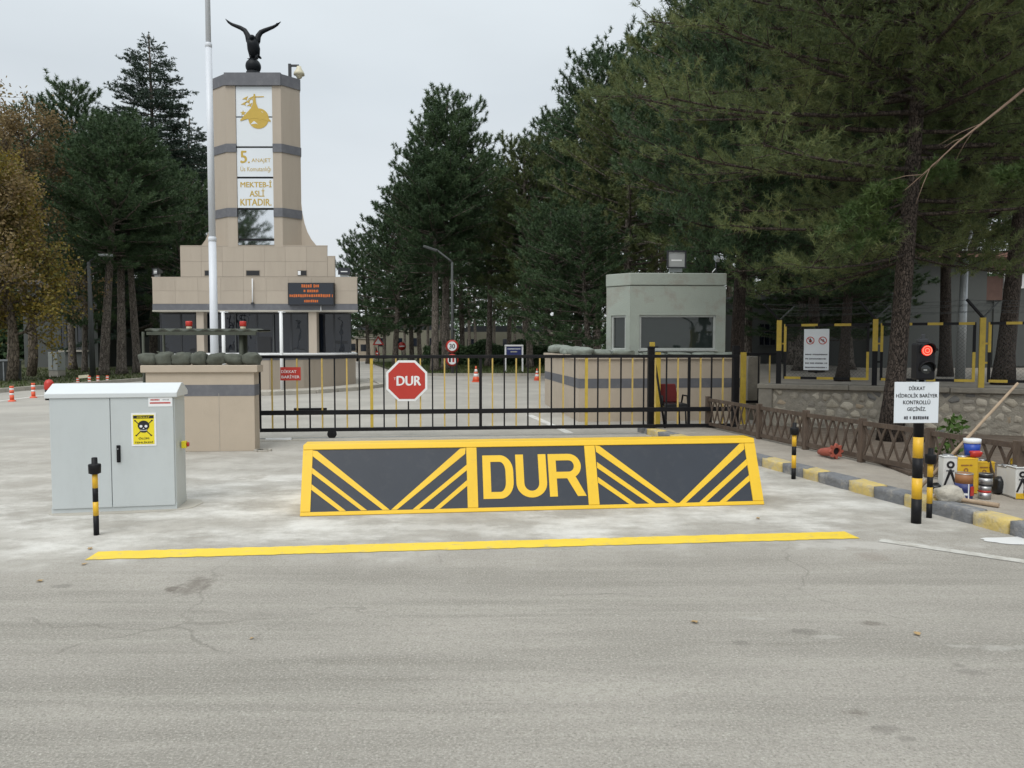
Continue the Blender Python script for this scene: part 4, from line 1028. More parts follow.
# ------------------------------------------------------------------ entrance tower
TD = 28.5
TX = at(255, 300, TD).x
TP = Vector((TX, TD, 0))
def tp(px, py, dy=0.0):
    q = at(px, py, TD + dy); return (q.x - TX, q.z)
def taper(mb, xl, xr, y0=0.0, k=.36):
    """slide the right flank inwards with depth: the tower's plan narrows towards the back"""
    mb.v = [(x - (x - xl) / (xr - xl) * k * max(0, y - y0), y, z) for x, y, z in mb.v]
    return mb
tw = thing('entrance_tower', 'beige clad entrance tower with white lettered panels and a dark glazed ground storey', 'tower', TP, 0)
def trect(px0, py0, px1, py1, dy=0.0):
    (a, zt), (c_, zb) = tp(px0, py0, dy), tp(px1, py1, dy); return a, c_, zb, zt
def tbox(name, px0, py0, px1, py1, y0, y1, m, parent=None, bevel=0, ref=None):
    a, c_, zb, zt = trect(px0, py0, px1, py1, y0 if ref is None else ref)
    return MB().box(((a + c_) / 2, (y0 + y1) / 2, (zb + zt) / 2), (c_ - a, y1 - y0, zt - zb)).build(name, m, parent or tw, bevel=bevel)
# plinth with its pale pavement island
plan = [(-11.6, 25.5), (-9.2, 25.15), (-8.0, 25.35), (-7.1, 26.2), (-6.35, 27.6), (-5.95, 29.3), (-6.95, 33.5), (-11.6, 33.5)]
pc_ = Vector((-9.8, 29.6))
def off(poly, d):
    r = []
    for p in poly:
        v = Vector(p) - pc_; r.append(tuple(pc_ + v * (1 + d / v.length)))
    return r
lp = lambda poly: [(x - TX, y - TD) for x, y in poly]
MB().prism(lp(plan), 1.10, 'XY', 0).build('plinth', 'tower', tw)
MB().prism(lp(off(plan, .01)), .14, 'XY', 1.102).build('plinth_stripe', 'stripe', tw)
MB().prism(lp(off(plan, .07)), .06, 'XY', 1.244).build('sill', 'white', tw, bevel=.01)
isl = off(plan, .85)
structure(sheet('pavement_island', isl, 0.13, 'slab', thick=0.13))
isl2 = off(plan, 1.0)
# kerb stones round the island
for i in range(1, 6):
    p0, p1 = Vector(isl2[i]), Vector(isl2[i + 1]); n_ = max(1, int((p1 - p0).length / .9))
    for j in range(n_):
        a, c_ = p0 + (p1 - p0) * j / n_, p0 + (p1 - p0) * (j + .97) / n_
        o = MB().bar((a.x, a.y, .065), (c_.x, c_.y, .065), .16, .14).build('kerb_block', 'slab', None, bevel=.015)
        o['kind'] = 'structure'; o.name = 'island_kerb'
# ground storey
GY = .75
a, c_, zb, zt = trect(158, 310, 352, 352, GY); zb, zt = 1.30, 2.80
taper(MB().box(((a + c_) / 2, GY + 1.6, (zb + zt) / 2), (c_ - a - .1, 3.0, zt - zb)), a, c_, GY).build('core', 'darkfr', tw)
cuts = [160, 181, 196, 212, 235.5, 257, 273.5, 291, 308, 318, 334, 351]
for i in range(len(cuts) - 1):
    x0, x1 = tp(cuts[i], 330, GY)[0], tp(cuts[i + 1], 330, GY)[0]
    MB().prism([(x0, zb), (x1, zb), (x1, zt), (x0, zt)], .06, 'XZ', GY, holes=[[(x0 + .035, zb + .04), (x1 - .035, zb + .04), (x1 - .035, zt - .04), (x0 + .035, zt - .04)]]).build('window', 'darkfr', tw)
    MB().box(((x0 + x1) / 2, GY + .03, (zb + zt) / 2), (x1 - x0 - .06, .02, zt - zb - .06)).build('pane', 'glass', [k for k in kids(tw) if k.name.startswith('window')][-1])
tbox('doorway_shade', 257.5, 337, 271, 352.5, GY - .02, GY + .03, 'ink')  # black slab over the glazing: darkness of an open doorway put in as colour
for px in (235.5, 273.5): tbox('mullion', px - .8, 311, px + .8, 352, GY - .06, GY - .005, 'lampgrey')
for a_, b_ in ((196, 204.3), (308.3, 317)): tbox('column', a_, 311, b_, 353.5, .10, .45, 'tower', ref=.1, bevel=.01)
# upper box, stepped middle block, flared shaft
D_B, D_M = 4.6, 4.0
a, c_, zb, zt = trect(152.5, 278, 357.5, 311.7)
zs = tp(200, 304)[1]
taper(MB().box(((a + c_) / 2, D_B / 2, (zs + zt) / 2), (c_ - a, D_B, zt - zs)), a, c_).build('upper_box', 'joint', tw)
taper(MB().box(((a + c_) / 2, D_B / 2 - .01, (zb + .06 + zs) / 2), (c_ - a + .03, D_B + .03, zs - zb - .06)), a, c_).build('stripe', 'stripe', tw)
taper(MB().box(((a + c_) / 2, D_B / 2, zb + .03), (c_ - a + .05, D_B + .05, .055)), a, c_).build('soffit_edge', 'slab', tw)
taper(MB().box(((a + c_) / 2, D_B / 2, zt + .02), (c_ - a + .05, D_B + .05, .04)), a, c_).build('coping', 'tower', tw)
BY, z0b, xb0, xb1 = zt, zs, a, c_
mid = [tp(*p) for p in ((181, 278), (335.2, 278), (335.2, 257), (327.5, 257), (327.5, 246.5), (181, 246.5))]
taper(MB().prism(mid, D_M, 'XZ', .0), mid[0][0], mid[1][0]).build('middle_block', 'joint', tw)
cap_ = MB()
for p0, p1 in (((181, 246.5), (327.5, 246.5)), ((327.5, 257), (335.2, 257))):
    a, c_, _, z = trect(p0[0], p0[1], p1[0], p1[1]); cap_.box(((a + c_) / 2, D_M / 2, z + .02), (c_ - a + .03, D_M + .06, .035))
taper(cap_, mid[0][0], mid[1][0]).build('coping', 'tower', tw)
def clad(x0, x1, z0, z1, nx, nz, y):
    for i in range(nx):
        for j in range(nz):
            ua, ub = x0 + (x1 - x0) * i / nx, x0 + (x1 - x0) * (i + 1) / nx; va, vb = z0 + (z1 - z0) * j / nz, z0 + (z1 - z0) * (j + 1) / nz
            MB().box(((ua + ub) / 2, y, (va + vb) / 2), (ub - ua - .005, .03, vb - va - .005)).build('cladding_panel', 'tower', tw)
clad(xb0, xb1, z0b + .004, BY, 9, 2, -.016)
taper(MB().box((xb1 + .010, D_B / 2, (z0b + BY) / 2), (.02, D_B - .1, BY - z0b - .01)), xb0, xb1).build('side_cladding', 'tower', tw)
m0, m1, mz0, mz1 = mid[0][0], mid[3][0], mid[0][1] + .045, mid[5][1]
clad(m0, m1, mz0, mz1, 7, 2, -.016)
clad(mid[3][0] + .004, mid[1][0], mz0, mid[2][1], 1, 1, -.016)
taper(MB().box((mid[1][0] + .010, D_M / 2, (mz0 + mid[2][1]) / 2), (.02, D_M - .1, mid[2][1] - mz0 - .01)), mid[0][0], mid[1][0]).build('side_cladding', 'tower', tw)
# shaft
CY, SY, BYk = -.035, .56, 2.6
xc0, xc1 = tp(226.5, 150, CY)[0], tp(281.5, 150, CY)[0]; xs0, xs1 = tp(212.8, 150, SY)[0], tp(300.6, 150, SY)[0]
xr0, xr1 = tp(236.2, 150, CY)[0], tp(272.8, 150, CY)[0]
def shaft_plan(o=0.0, notch=.10):
    P = [(xs0 - o + .1, BYk), (xs0 - o, SY - o * .4), (xc0 - o * .4, CY - o)]
    if notch: P += [(xr0, CY - o), (xr0, CY + notch), (xr1, CY + notch), (xr1, CY - o)]
    return P + [(xc1 + o * .4, CY - o), (xs1 + o, SY - o * .4), (xs1 + o - .36 * (BYk - SY), BYk)]
zsh0, zsh1 = mz1 - .02, tp(254, 74.5, CY)[1]
MB().prism(shaft_plan(), zsh1 - zsh0 - .05, 'XY', zsh0).build('shaft', 'tower', tw)
for (y0, y1, nn) in ((74, 85, 0), (143.8, 152.2, 1), (208, 216.8, 1)):
    za, zb2 = tp(254, y1, CY)[1], tp(254, y0, CY)[1]
    MB().prism(shaft_plan(.03, .10 if nn else 0), zb2 - za, 'XY', za).build('band', 'stripe', tw)
za, zb2 = tp(254, 85.8, CY)[1], tp(254, 73.2, CY)[1]
MB().box(((xc0 + xc1) / 2, CY + .12, (za + zb2) / 2), (xc1 - xc0 + .04, .40, zb2 - za)).build('crown_block', 'stripe', tw)
# concave flares either side of the foot of the shaft
for sgn, xs_, pts in ((1, xs1, [(301, 200), (302.5, 213), (304.5, 223), (307.5, 232), (311.5, 239.5), (317.5, 246.5)]), (-1, xs0, [(212.6, 200), (212.2, 213), (210.8, 223), (208.6, 232), (205.8, 239.5), (200.5, 246.5)])):
    L = [tp(px, py, SY) for px, py in pts]; L.append((L[0][0] - sgn * .5, L[-1][1])); L.append((L[0][0] - sgn * .5, L[0][1]))
    L = [(x, z + (.0 if i < 5 else -.01)) for i, (x, z) in enumerate(L)]
    taper(MB().prism(L, 1.9, 'XZ', SY - .005), -99, xs1, SY).build('flare', 'tower', tw)
for px in (231, 277.5):
    x = tp(px, 150, CY)[0]
    for (y0, y1) in ((86, 143), (153, 207.5), (217.5, 246)):
        pass
x = tp(290, 150, .28)[0]
# white panels in the recess
PY = CY + .03
rows = [(86.5, 116.3), (117.6, 146.2), (148, 176.6), (178.6, 207.8), (210, 238.5)]
pobj = []
for i, (y0, y1) in enumerate(rows):
    za, zb2 = tp(254, y1, PY)[1], tp(254, y0, PY)[1]
    pobj.append(MB().box(((xr0 + xr1) / 2, PY + .02, (za + zb2) / 2), (xr1 - xr0 - .02, .04, zb2 - za)).build('sign_panel', 'mirror' if i == 4 else 'panel', tw))
y_ = tp(254, 244.8, PY)[1]
MB().box(((xr0 + xr1) / 2, PY + .02, (y_ + tp(254, 241, PY)[1]) / 2), (xr1 - xr0 - .02, .04, tp(254, 241, PY)[1] - y_)).build('sign_panel', 'mirror', tw)
MB().box(((xr0 + xr1) / 2, CY + .095, (zsh1 + y_) / 2 - .2), (xr1 - xr0, .01, zsh1 - y_ - .45)).build('panel_backing', 'ink', tw)
def ttext(s, px0, py0, px1, py1, i, m='gold', bold=.03):
    (a, zt2), (c_, zb2) = tp(px0, py0, PY), tp(px1, py1, PY)
    text(s, c_ - a, zt2 - zb2, m, pobj[i], ((a + c_) / 2, PY - .006, (zt2 + zb2) / 2), bold=bold)
ttext('5', 240.5, 151, 246.8, 163, 2, bold=.03); ttext('.', 248.2, 161.6, 249.6, 163.2, 2)
ttext('ANAJET', 251.5, 158.4, 270.8, 163.4, 2, 'gold', .0); ttext('Üs Komutanlığı', 240.4, 165.8, 271, 172.6, 2, 'gold', .0)
ttext('MEKTEB-İ', 240.5, 180.2, 271.6, 187.2, 3); ttext('ASLİ', 249.6, 188.6, 264.4, 196.6, 3); ttext('KITADIR.', 240.5, 198.9, 271.4, 205.6, 3)
ez = zoomed(225, 75, 4.518)
def epoly(pts, name, m, y, holes=()):
    P = [tp(px, py, PY) for px, py in ez(pts)]
    return MB().prism(P, .01, 'XZ', PY - y).build(name, m, pobj[1])
def ering(cx, cy, r, n=30): return [(cx + r * cos(2 * pi * k / n), cy + r * sin(2 * pi * k / n)) for k in range(n)]
epoly(ering(152, 197, 46), 'emblem_disc', 'gold', .012)
epoly([(152, 160), (168, 165), (177, 178), (175, 188), (166, 174)], 'emblem_highlight', 'panel', .016)
epoly([(130, 86), (136, 86), (141, 128), (150, 150), (206, 205), (206, 212), (165, 200), (160, 206), (148, 196), (118, 196), (108, 204), (104, 198), (70, 208), (70, 202), (118, 150), (126, 128)], 'emblem_jet', 'gold', .018)
epoly([(115, 224), (132, 208), (150, 224), (140, 220), (124, 222)], 'emblem_mark', 'panel', .017)
for cx, cy in ((92, 104), (104, 118), (118, 103), (86, 128), (112, 134)):
    epoly([(cx - 14, cy + 6), (cx - 2, cy - 2), (cx + 12, cy - 8), (cx + 6, cy + 3), (cx + 8, cy + 12), (cx - 1, cy + 6)], 'emblem_small_jet', 'gold', .012)
epoly([(130, 97), (176, 96), (176, 100), (130, 102)], 'emblem_bar', 'gold', .012)
epoly([(82 + (13 if k % 2 == 0 else 5.5) * sin(pi * k / 5), 172 - (13 if k % 2 == 0 else 5.5) * cos(pi * k / 5)) for k in range(10)], 'emblem_star', 'gold', .012)
# vents, rod, message display
for a_, b_ in ((204.5, 210), (246, 260), (297.5, 307)):
    v = tbox('vent', a_, 270.2, b_, 275.8, -.045, .0, 'joint', ref=-.03)
    tbox('vent_shade', a_ + .5, 270.8, b_ - .5, 275.4, -.05, -.046, 'ink', v, ref=-.03)  # solid black sheet on the face, painted shade of a recessed slot
    if a_ > 290: tbox('vent_light', a_ + .6, 271, a_ + 3.4, 275, -.06, -.051, 'white', v, ref=-.03)
rod = MB(); x, z = tp(252.3, 278.5, -.1); x2, z2_ = tp(252.5, 303, -.1); rod.tube([(x, -.1, z), (x2, -.1, z2_)], .022, 8); rod.build('white_rod', 'white', tw)
MB().box((x2, -.1, z2_ - .02), (.10, .09, .07)).build('rod_lamp', 'darkfr', tw)
x, z = tp(320.6, 304.5, -.1); x2, z2_ = tp(320.8, 311, -.1); MB().tube([(x, -.06, z), (x, -.06, z2_)], .02, 8).build('white_stub', 'white', tw)
for px in (225.6, 283):
    q = at(px, 392, 25.45 - (px - 225) * .0); zt2 = at(px, 312, 25.0).z
    pp = at(px, 360, 25.0); t_ = thing('canopy_pole', 'slim white pole standing before the tower plinth, %s' % ('just right of the flagpole' if px < 250 else 'behind the small red gate plate'), 'pole', (pp.x, 24.85, .0), 0, 'slim white poles before the tower')
    MB().tube([(0, 0, 0), (0, 0, zt2)], .055, 12).build('shaft', 'white', t_); MB().box((0, .1, zt2), (.16, .3, .04)).build('head_bracket', 'white', t_); MB().cyl((0, 0, 0), .12, .15, 12).build('foot', 'slab', t_)
led = thing('message_display', 'black electronic message display with amber text on the tower box', 'display', TP + Vector((tp(311, 294, -.2)[0], -.2, tp(311, 294, -.2)[1])), 0)
a, c_, zb2, zt2 = trect(287.6, 282.6, 334.2, 305.2, -.2); w, h = c_ - a, zt2 - zb2
MB().box((0, .08, 0), (w, .17, h)).build('case', 'ink', led, bevel=.01); MB().box((0, -.008, 0), (w - .08, .006, h - .06)).build('screen', 'glassf', led)
kx = w / 46.6
for x0, x1, y0, y1, s in ((301.5, 320, 284.3, 287.6, 1), (303.5, 318.5, 289.6, 292.4, 2), (289.3, 333, 294.2, 297.2, 3), (304, 320, 299.8, 302.4, 4)):
    marks([((x0 - 311) * kx, (x1 - 311) * kx, -(y0 + y1 - 588) / 2 * kx, (y1 - y0) * kx)], 'led', led, -.013, 'amber_text', s)
# cctv and floodlights on the tower
q = at(290, 79, TD + .6)
t_ = thing('dome_camera', 'cream dome camera on a bracket at the top right corner of the tower', 'camera', (q.x, q.y, tp(290, 80, .6)[1]), 0)
MB().box((0, 0, .28), (.10, .10, .60)).build('pole', 'darkfr', t_); MB().box((.16, 0, .52), (.36, .06, .07)).build('arm', 'darkfr', t_)
MB().lathe([(0, .50), (.08, .49), (.10, .40), (.19, .26), (.20, .18), (.14, .17), (.08, .06), (0, .03)], (.34, 0, .0), 18).build('dome', 'cream', t_)
floodlight(TP + Vector((tp(155, 278)[0], .2, BY + .03)), .34, .24, radians(-35), 'small floodlight on the left end of the tower box'); floodlight(TP + Vector((tp(336, 278)[0] + .26, .2, BY + .03)), .44, .26, radians(10), 'floodlight on the right end of the tower box above the display', 'glassf')
# eagle statue on its globe
ED = 1.0
q = tp(253.4, 74, ED); rg = 7.4 * (TD + ED) / F_PX
es = thing('eagle_statue', 'dark bronze eagle with raised wings perched on a globe on top of the tower', 'statue', TP + Vector((q[0], ED, zsh1)), 0)
EB = TP + Vector((q[0], ED, zsh1))
def ep(zx, zy):
    w_ = at(205 + zx / 9.6, 5 + zy / 9.6, TD + ED); return (w_.x - EB.x, w_.z - EB.z)
gz = ep(465, 590)[1]
b = MB(); b.lathe([(rg * sin(pi * k / 16), gz - rg * cos(pi * k / 16)) for k in range(17)], (0, 0, 0), 24); b.cyl((0, 0, -.03), .26, gz - rg + .10, 16); b.build('globe', 'bronze', es)
b = MB()
def E(zx, zy, y=0.0): x, z = ep(zx, zy); return Vector((x, y, z))
b.tube([E(466, 505, .18), E(466, 470, .10), E(466, 420, .03), E(462, 375, -.03), E(458, 340, -.07), E(462, 322, -.13), E(463, 330, -.22), E(464, 345, -.28)], [.08, .20, .235, .22, .18, .11, .085, .02], 14)
for L, s in (([(440, 385), (420, 335), (400, 278), (372, 232), (330, 205), (285, 185), (240, 165), (205, 140), (172, 106)], -1), ([(485, 385), (497, 335), (506, 288), (528, 250), (560, 230), (600, 210), (640, 190), (675, 165), (708, 132)], 1)):
    R_ = [.10, .125, .10, .088, .078, .068, .058, .045, .010]
    b.tube([E(x, z, .02 + .03 * i) for i, (x, z) in enumerate(L)], R_, 10)
    for j, (di, dx) in enumerate(((5, 22), (6, 20), (6, 34), (7, 14), (7, 26), (8, 14), (8, 28))):   # splayed primaries
        x, z = L[di if di < 8 else 7]; x2, z2_ = L[8]
        b.tube([E(x, z, .15), E(x2 - s * dx * .7 + s * (8 - di) * -9, z2_ + dx * .8 + (8 - di) * 12, .24)], [.028, .006], 6)
for s in (-1, 1):
    b.tube([E(466 + s * 30, 470, .02), E(466 + s * 26, 505, -.02), E(466 + s * 25, 530, -.05)], [.07, .045, .035], 8)
    for a_ in (-.5, 0, .5): b.tube([E(466 + s * 25, 524, -.05), E(466 + s * 25 + a_ * 30, 534, -.22)], [.025, .010], 6)
for a_ in (-.35, -.12, .12, .35): b.tube([E(466 + a_ * 60, 470, .14), E(466 + a_ * 150, 500 - abs(a_) * 30, .26)], [.09, .03], 7)
b.build('eagle', 'bronze', es)

# ------------------------------------------------------------------ kerb and pavement on the right
KX = lambda Y: 5.8 - .25 * Y
kdir = Vector((-.25, 1, 0)).normalized(); kn = Vector((1, .25, 0)).normalized()
kb = bpy.data.objects.new('kerb', None); COL.objects.link(kb); kb['kind'] = 'structure'
Ys = [4.3, 4.72, 5.15, 5.58, 6.01, 6.44, 6.81, 7.31, 7.61, 8.03, 8.42, 8.94, 9.22, 9.63, 10.08, 10.5, 10.95, 11.4, 11.85, 12.3, 12.75, 13.2, 13.65, 14.05]
for i in range(len(Ys) - 1):
    ya, yb_ = Ys[i] + .006, Ys[i + 1] - .006; ym = (ya + yb_) / 2; ln = (yb_ - ya) / kdir.y
    bm = bmesh.new(); bmesh.ops.create_cube(bm, size=1)
    bmesh.ops.scale(bm, vec=(.20, ln, .20), verts=bm.verts); bmesh.ops.subdivide_edges(bm, edges=bm.edges, cuts=5, use_grid_fill=True)
    dmg = 1.0 if 7.3 < ym < 8.1 or 8.4 < ym < 8.95 else .45
    for v in bm.verts:
        p = v.co
        edge = (1 if abs(p.x) > .095 else 0) + (1 if abs(p.y) > ln / 2 - .004 else 0) + (1 if p.z > .095 else 0)
        n_ = mnoise.noise(Vector((p.x * 9, p.y * 7 + i * 3.3, p.z * 9))); n2_ = mnoise.noise(Vector((p.x * 22 + 9, p.y * 22 + i, p.z * 22)))
        if edge >= 2: v.co *= 1 - .06 - .05 * dmg * max(0, n_ * 2)
        v.co += Vector((-abs(n2_) * .012 * dmg if p.x < 0 else 0, 0, -max(0, n_) * .05 * dmg if p.z > 0 and p.x < .04 else n2_ * .004))
    me = bpy.data.meshes.new('kerb_block'); bm.to_mesh(me); bm.free(); me.materials.append(M['kyel' if i % 2 == 1 else 'kgrey'])
    me.polygons.foreach_set("use_smooth", [True] * len(me.polygons))
    c = Vector((KX(ym), ym, .025)) + kn * .10
    link('kerb_block', me, kb, c, (random.uniform(-.02, .02), random.uniform(-.03, .02), math.atan2(.25, 1) + random.uniform(-.015, .015)))
M['pave'] = mat("dusty_pavement", (0.33, 0.295, 0.25), 0.95, var=.22, scale=2.2, dirt=.5, dirt_col=(0.42, 0.39, 0.345), dirt_scale=1.6, bump=.8, bump_scale=30)
M['soil'] = mat("brown_soil", (0.13, 0.10, 0.075), 1.0, var=.4, scale=6, dirt=.5, dirt_col=(.20, .17, .13), dirt_scale=4, bump=1, bump_scale=18)
inn = lambda Y, d=.20: tuple((Vector((KX(Y), Y, 0)) + kn * d).xy)
W0, WRZ = Vector((4.57, 14.2, 0)), math.atan2(-1.7, 3.73)
wd = Vector((cos(WRZ), sin(WRZ), 0)); wnn = Vector((-sin(WRZ), cos(WRZ), 0))
structure(sheet('pavement', [inn(4.2), tuple((W0 + wd * 10).xy), tuple(W0.xy), (4.5, 14.4), inn(14.2)], .112, 'pave', thick=.11))
FA, FBv = Vector((3.52, 13.95, 0)), Vector((4.98, 7.2, 0)); FRZ = math.atan2(FBv.y - FA.y, FBv.x - FA.x); fd = (FBv - FA).normalized()
fo = lambda s, d: tuple((FA + fd * s + Vector((-fd.y, fd.x, 0)) * d).xy)
structure(sheet('planting_bed', [fo(-.3, .12), fo(10.5, .12), tuple((W0 + wd * 9.4).xy), tuple((W0 + wd * .15).xy)], .120, 'soil', thick=.02))

# ------------------------------------------------------------------ wooden lattice fence
wf = thing('lattice_fence', 'low weathered brown wooden lattice fence along the pavement', 'fence', FA + Vector((0, 0, .115)), FRZ)
def fs_(px):   # distance along the fence seen in column px
    u = (px - 512) / F_PX; return (u * FA.y - FA.x) / (fd.x - u * fd.y)
ss_ = [fs_(px) for px in (708.5, 760.3, 807, 863.5, 932)] + [fs_(1023)]
ss_.append(ss_[-1] + 1.25)
PH = .56
pm = None
for s in ss_:
    if pm is None: pm = MB().box((0, 0, PH / 2), (.075, .075, PH)).mesh('post', 'wood')
    o = link('post', pm, wf, (s, 0, 0), (random.uniform(-.03, .03), random.uniform(-.02, .02), 0), .006)
slat_cache = {}
for i in range(len(ss_) - 1):
    a, c_ = ss_[i] + .04, ss_[i + 1] - .04; z0, z1 = .07, .50
    for z in (z0, z1):
        MB().bar((a, 0, z + random.uniform(-.01, .01)), (c_, 0, z + random.uniform(-.01, .01)), .035, .055).build('rail', 'wood', wf)
    nX = max(3, round((c_ - a) / .20)); pw = (c_ - a) / nX
    for j in range(nX):
        x0 = a + pw * j
        for s in (0, 1):
            key = (round(pw, 2), s)
            if key not in slat_cache:      # gently bowed slat, as the split laths are
                b = MB(); pts = []; N = 5
                for q_ in range(N + 1):
                    t_ = q_ / N; xx = (t_ + .035 * sin(2 * pi * t_)) * (pw - .02) + .01; pts.append((xx if s == 0 else pw - xx, z0 + .02 + (z1 - z0 - .04) * t_))
                L = [(x - .017, z) for x, z in pts] + [(x + .017, z) for x, z in reversed(pts)]
                b.prism(L, .014, 'XZ', -.016 if s == 0 else .002); slat_cache[key] = b.mesh('slat', 'wood')
            link('slat', slat_cache[key], wf, (x0, 0, random.uniform(-.006, .006)), (0, random.uniform(-.03, .03), 0))

# ------------------------------------------------------------------ rubble stone retaining wall
sw = thing('stone_wall', 'low rubble stone retaining wall with a concrete coping under the barred fence', 'wall', W0 + Vector((0, 0, .0)), WRZ)
WLn, WT_, WZ = 9.0, .80, .885
M['mortar'] = mat("lime_mortar", (0.29, 0.265, 0.22), 1.0, var=.2, scale=10, dirt=.5, dirt_col=(.13, .115, .095), dirt_scale=6, bump=.8, bump_scale=40)
for i, (c1) in enumerate([(0.40, 0.36, 0.29), (0.35, 0.315, 0.26), (0.30, 0.275, 0.235), (0.48, 0.435, 0.36), (0.17, 0.165, 0.155), (0.36, 0.29, 0.21)]):
    M['stone%d' % i] = mat("rubble_stone", c1, .95, var=.22, scale=9, dirt=.45, dirt_col=(.24, .215, .175), dirt_scale=9, bump=.7, bump_scale=45, objvar=.18)
MB().box((WLn / 2, .178, WT_ / 2), (WLn, .36, WT_)).build('mortar_core', 'mortar', sw)
MB().box((.11, .17, WT_ / 2), (.24, .46, WT_ + .006)).build('end_pier', 'concrete', sw, bevel=.015)
for i in range(6):
    MB().box((1.55 * i + .74, .19, (WT_ + WZ) / 2 + .002), (1.54, .54, WZ - WT_)).build('coping_block', 'concrete', sw, bevel=.012)
rnd = random.Random(11)
pts = []
z = .10; r_ = 0
while z < .86:
    x = .22 + rnd.uniform(0, .1)
    while x < 6.6:
        s = rnd.uniform(.10, .26); pts.append((x + s / 2 + rnd.uniform(-.03, .03), z + rnd.uniform(-.05, .05))); x += s
    z += rnd.uniform(.125, .155)
def clip(poly, n_, d_):
    r = []
    for i in range(len(poly)):
        a, c_ = poly[i], poly[(i + 1) % len(poly)]; da, dc = a[0] * n_[0] + a[1] * n_[1] - d_, c_[0] * n_[0] + c_[1] * n_[1] - d_
        if da <= 0: r.append(a)
        if da * dc < 0: t = da / (da - dc); r.append((a[0] + (c_[0] - a[0]) * t, a[1] + (c_[1] - a[1]) * t))
    return r
for i, (px, pz) in enumerate(pts):
    poly = [(max(.235, px - .25), max(.06, pz - .22)), (px + .25, max(.06, pz - .22)), (px + .25, min(WT_ - .01, pz + .22)), (max(.235, px - .25), min(WT_ - .01, pz + .22))]
    for j, (qx, qz) in enumerate(pts):
        if j == i or abs(qx - px) > .5 or abs(qz - pz) > .45: continue
        n_ = (qx - px, qz - pz); L = math.hypot(*n_); n_ = (n_[0] / L, n_[1] / L)
        poly = clip(poly, n_, n_[0] * (px + qx) / 2 + n_[1] * (pz + qz) / 2 - rnd.uniform(.006, .026))
        if len(poly) < 3: break
    if len(poly) < 3: continue
    cx = sum(p[0] for p in poly) / len(poly); cz = sum(p[1] for p in poly) / len(poly)
    if min(max(p[0] for p in poly) - min(p[0] for p in poly), max(p[1] for p in poly) - min(p[1] for p in poly)) < .035: continue
    # round the corners by cutting them once, then dome the face
    q = []
    for k_ in range(len(poly)):
        a, c_ = poly[k_], poly[(k_ + 1) % len(poly)]
        q += [(a[0] * .86 + c_[0] * .14, a[1] * .86 + c_[1] * .14), (a[0] * .14 + c_[0] * .86, a[1] * .14 + c_[1] * .86)]
    dep = rnd.uniform(.012, .038); n_ = len(q); vs, fs = [], []
    for f_, y in ((1.0, .03), (1.0, -dep * .45), (.80, -dep * .95)):
        for p in q: vs.append(((p[0] - cx) * f_, y + rnd.uniform(-.004, .004), (p[1] - cz) * f_))
    vs.append((rnd.uniform(-.02, .02), -dep * 1.1, rnd.uniform(-.015, .015)))
    for l_ in range(2):
        for k_ in range(n_): fs.append((l_ * n_ + k_, l_ * n_ + (k_ + 1) % n_, (l_ + 1) * n_ + (k_ + 1) % n_, (l_ + 1) * n_ + k_))
    for k_ in range(n_): fs.append((2 * n_ + k_, 2 * n_ + (k_ + 1) % n_, 3 * n_))
    MB().add(vs, fs, smooth=True).build('stone', 'stone%d' % rnd.choice([0, 0, 1, 1, 2, 2, 3, 4, 5]), sw, loc=(cx, 0.015, cz))
structure(sheet('terrace', [tuple((W0 + wnn * .35).xy), tuple((W0 + wd * 9 + wnn * .35).xy), (60, 9.5), (60, 90), (5.6, 90), (5.0, 15.0)], .80, 'pave'))

# ------------------------------------------------------------------ barred fence on the wall
bf = thing('barred_fence', 'yellow and black tube fence with chain link and barbed wire on the stone wall', 'fence', W0 + wnn * .16 + Vector((0, 0, WZ)), WRZ)
def bx_(px): return pl(px, 350, bf.location, WRZ)[0]
pX = [bx_(779), bx_(875), bx_(982)]; pX.append(pX[2] + (pX[2] - pX[1]) * .97)
PHt = 1.17; cut = .42
def striped(p0, p1, sz, n_, first, parent=None):
    p0, p1 = Vector(p0), Vector(p1)
    for i in range(n_):
        a, c_ = p0 + (p1 - p0) * i / n_, p0 + (p1 - p0) * (i + 1) / n_
        MB().bar(a, c_, sz, sz, up=(0, 1, 0)).build('tube', 'dull_yel' if (i + first) % 2 == 0 else 'black', parent or bf)
for i, x in enumerate(pX):
    lo_y = i == 2
    MB().box((x, 0, PHt * .26), (.085, .085, PHt * .52)).build('post', 'dull_yel' if lo_y else 'black', bf); MB().box((x, 0, PHt * .76), (.085, .085, PHt * .48)).build('post', 'dull_yel', bf)
    MB().bar((x, 0, PHt), (x - .26, -.18, PHt + .30), .035, .035).build('outrigger', 'black', bf); MB().bar((x, 0, PHt), (x + .24, .20, PHt + .26), .018, .018).build('outrigger', 'lampgrey', bf)
    for z in (.42, .74): MB().box((x + .06, 0, z), (.08, .03, .03)).build('hinge', 'dull_yel' if z > .6 or lo_y else 'black', bf)
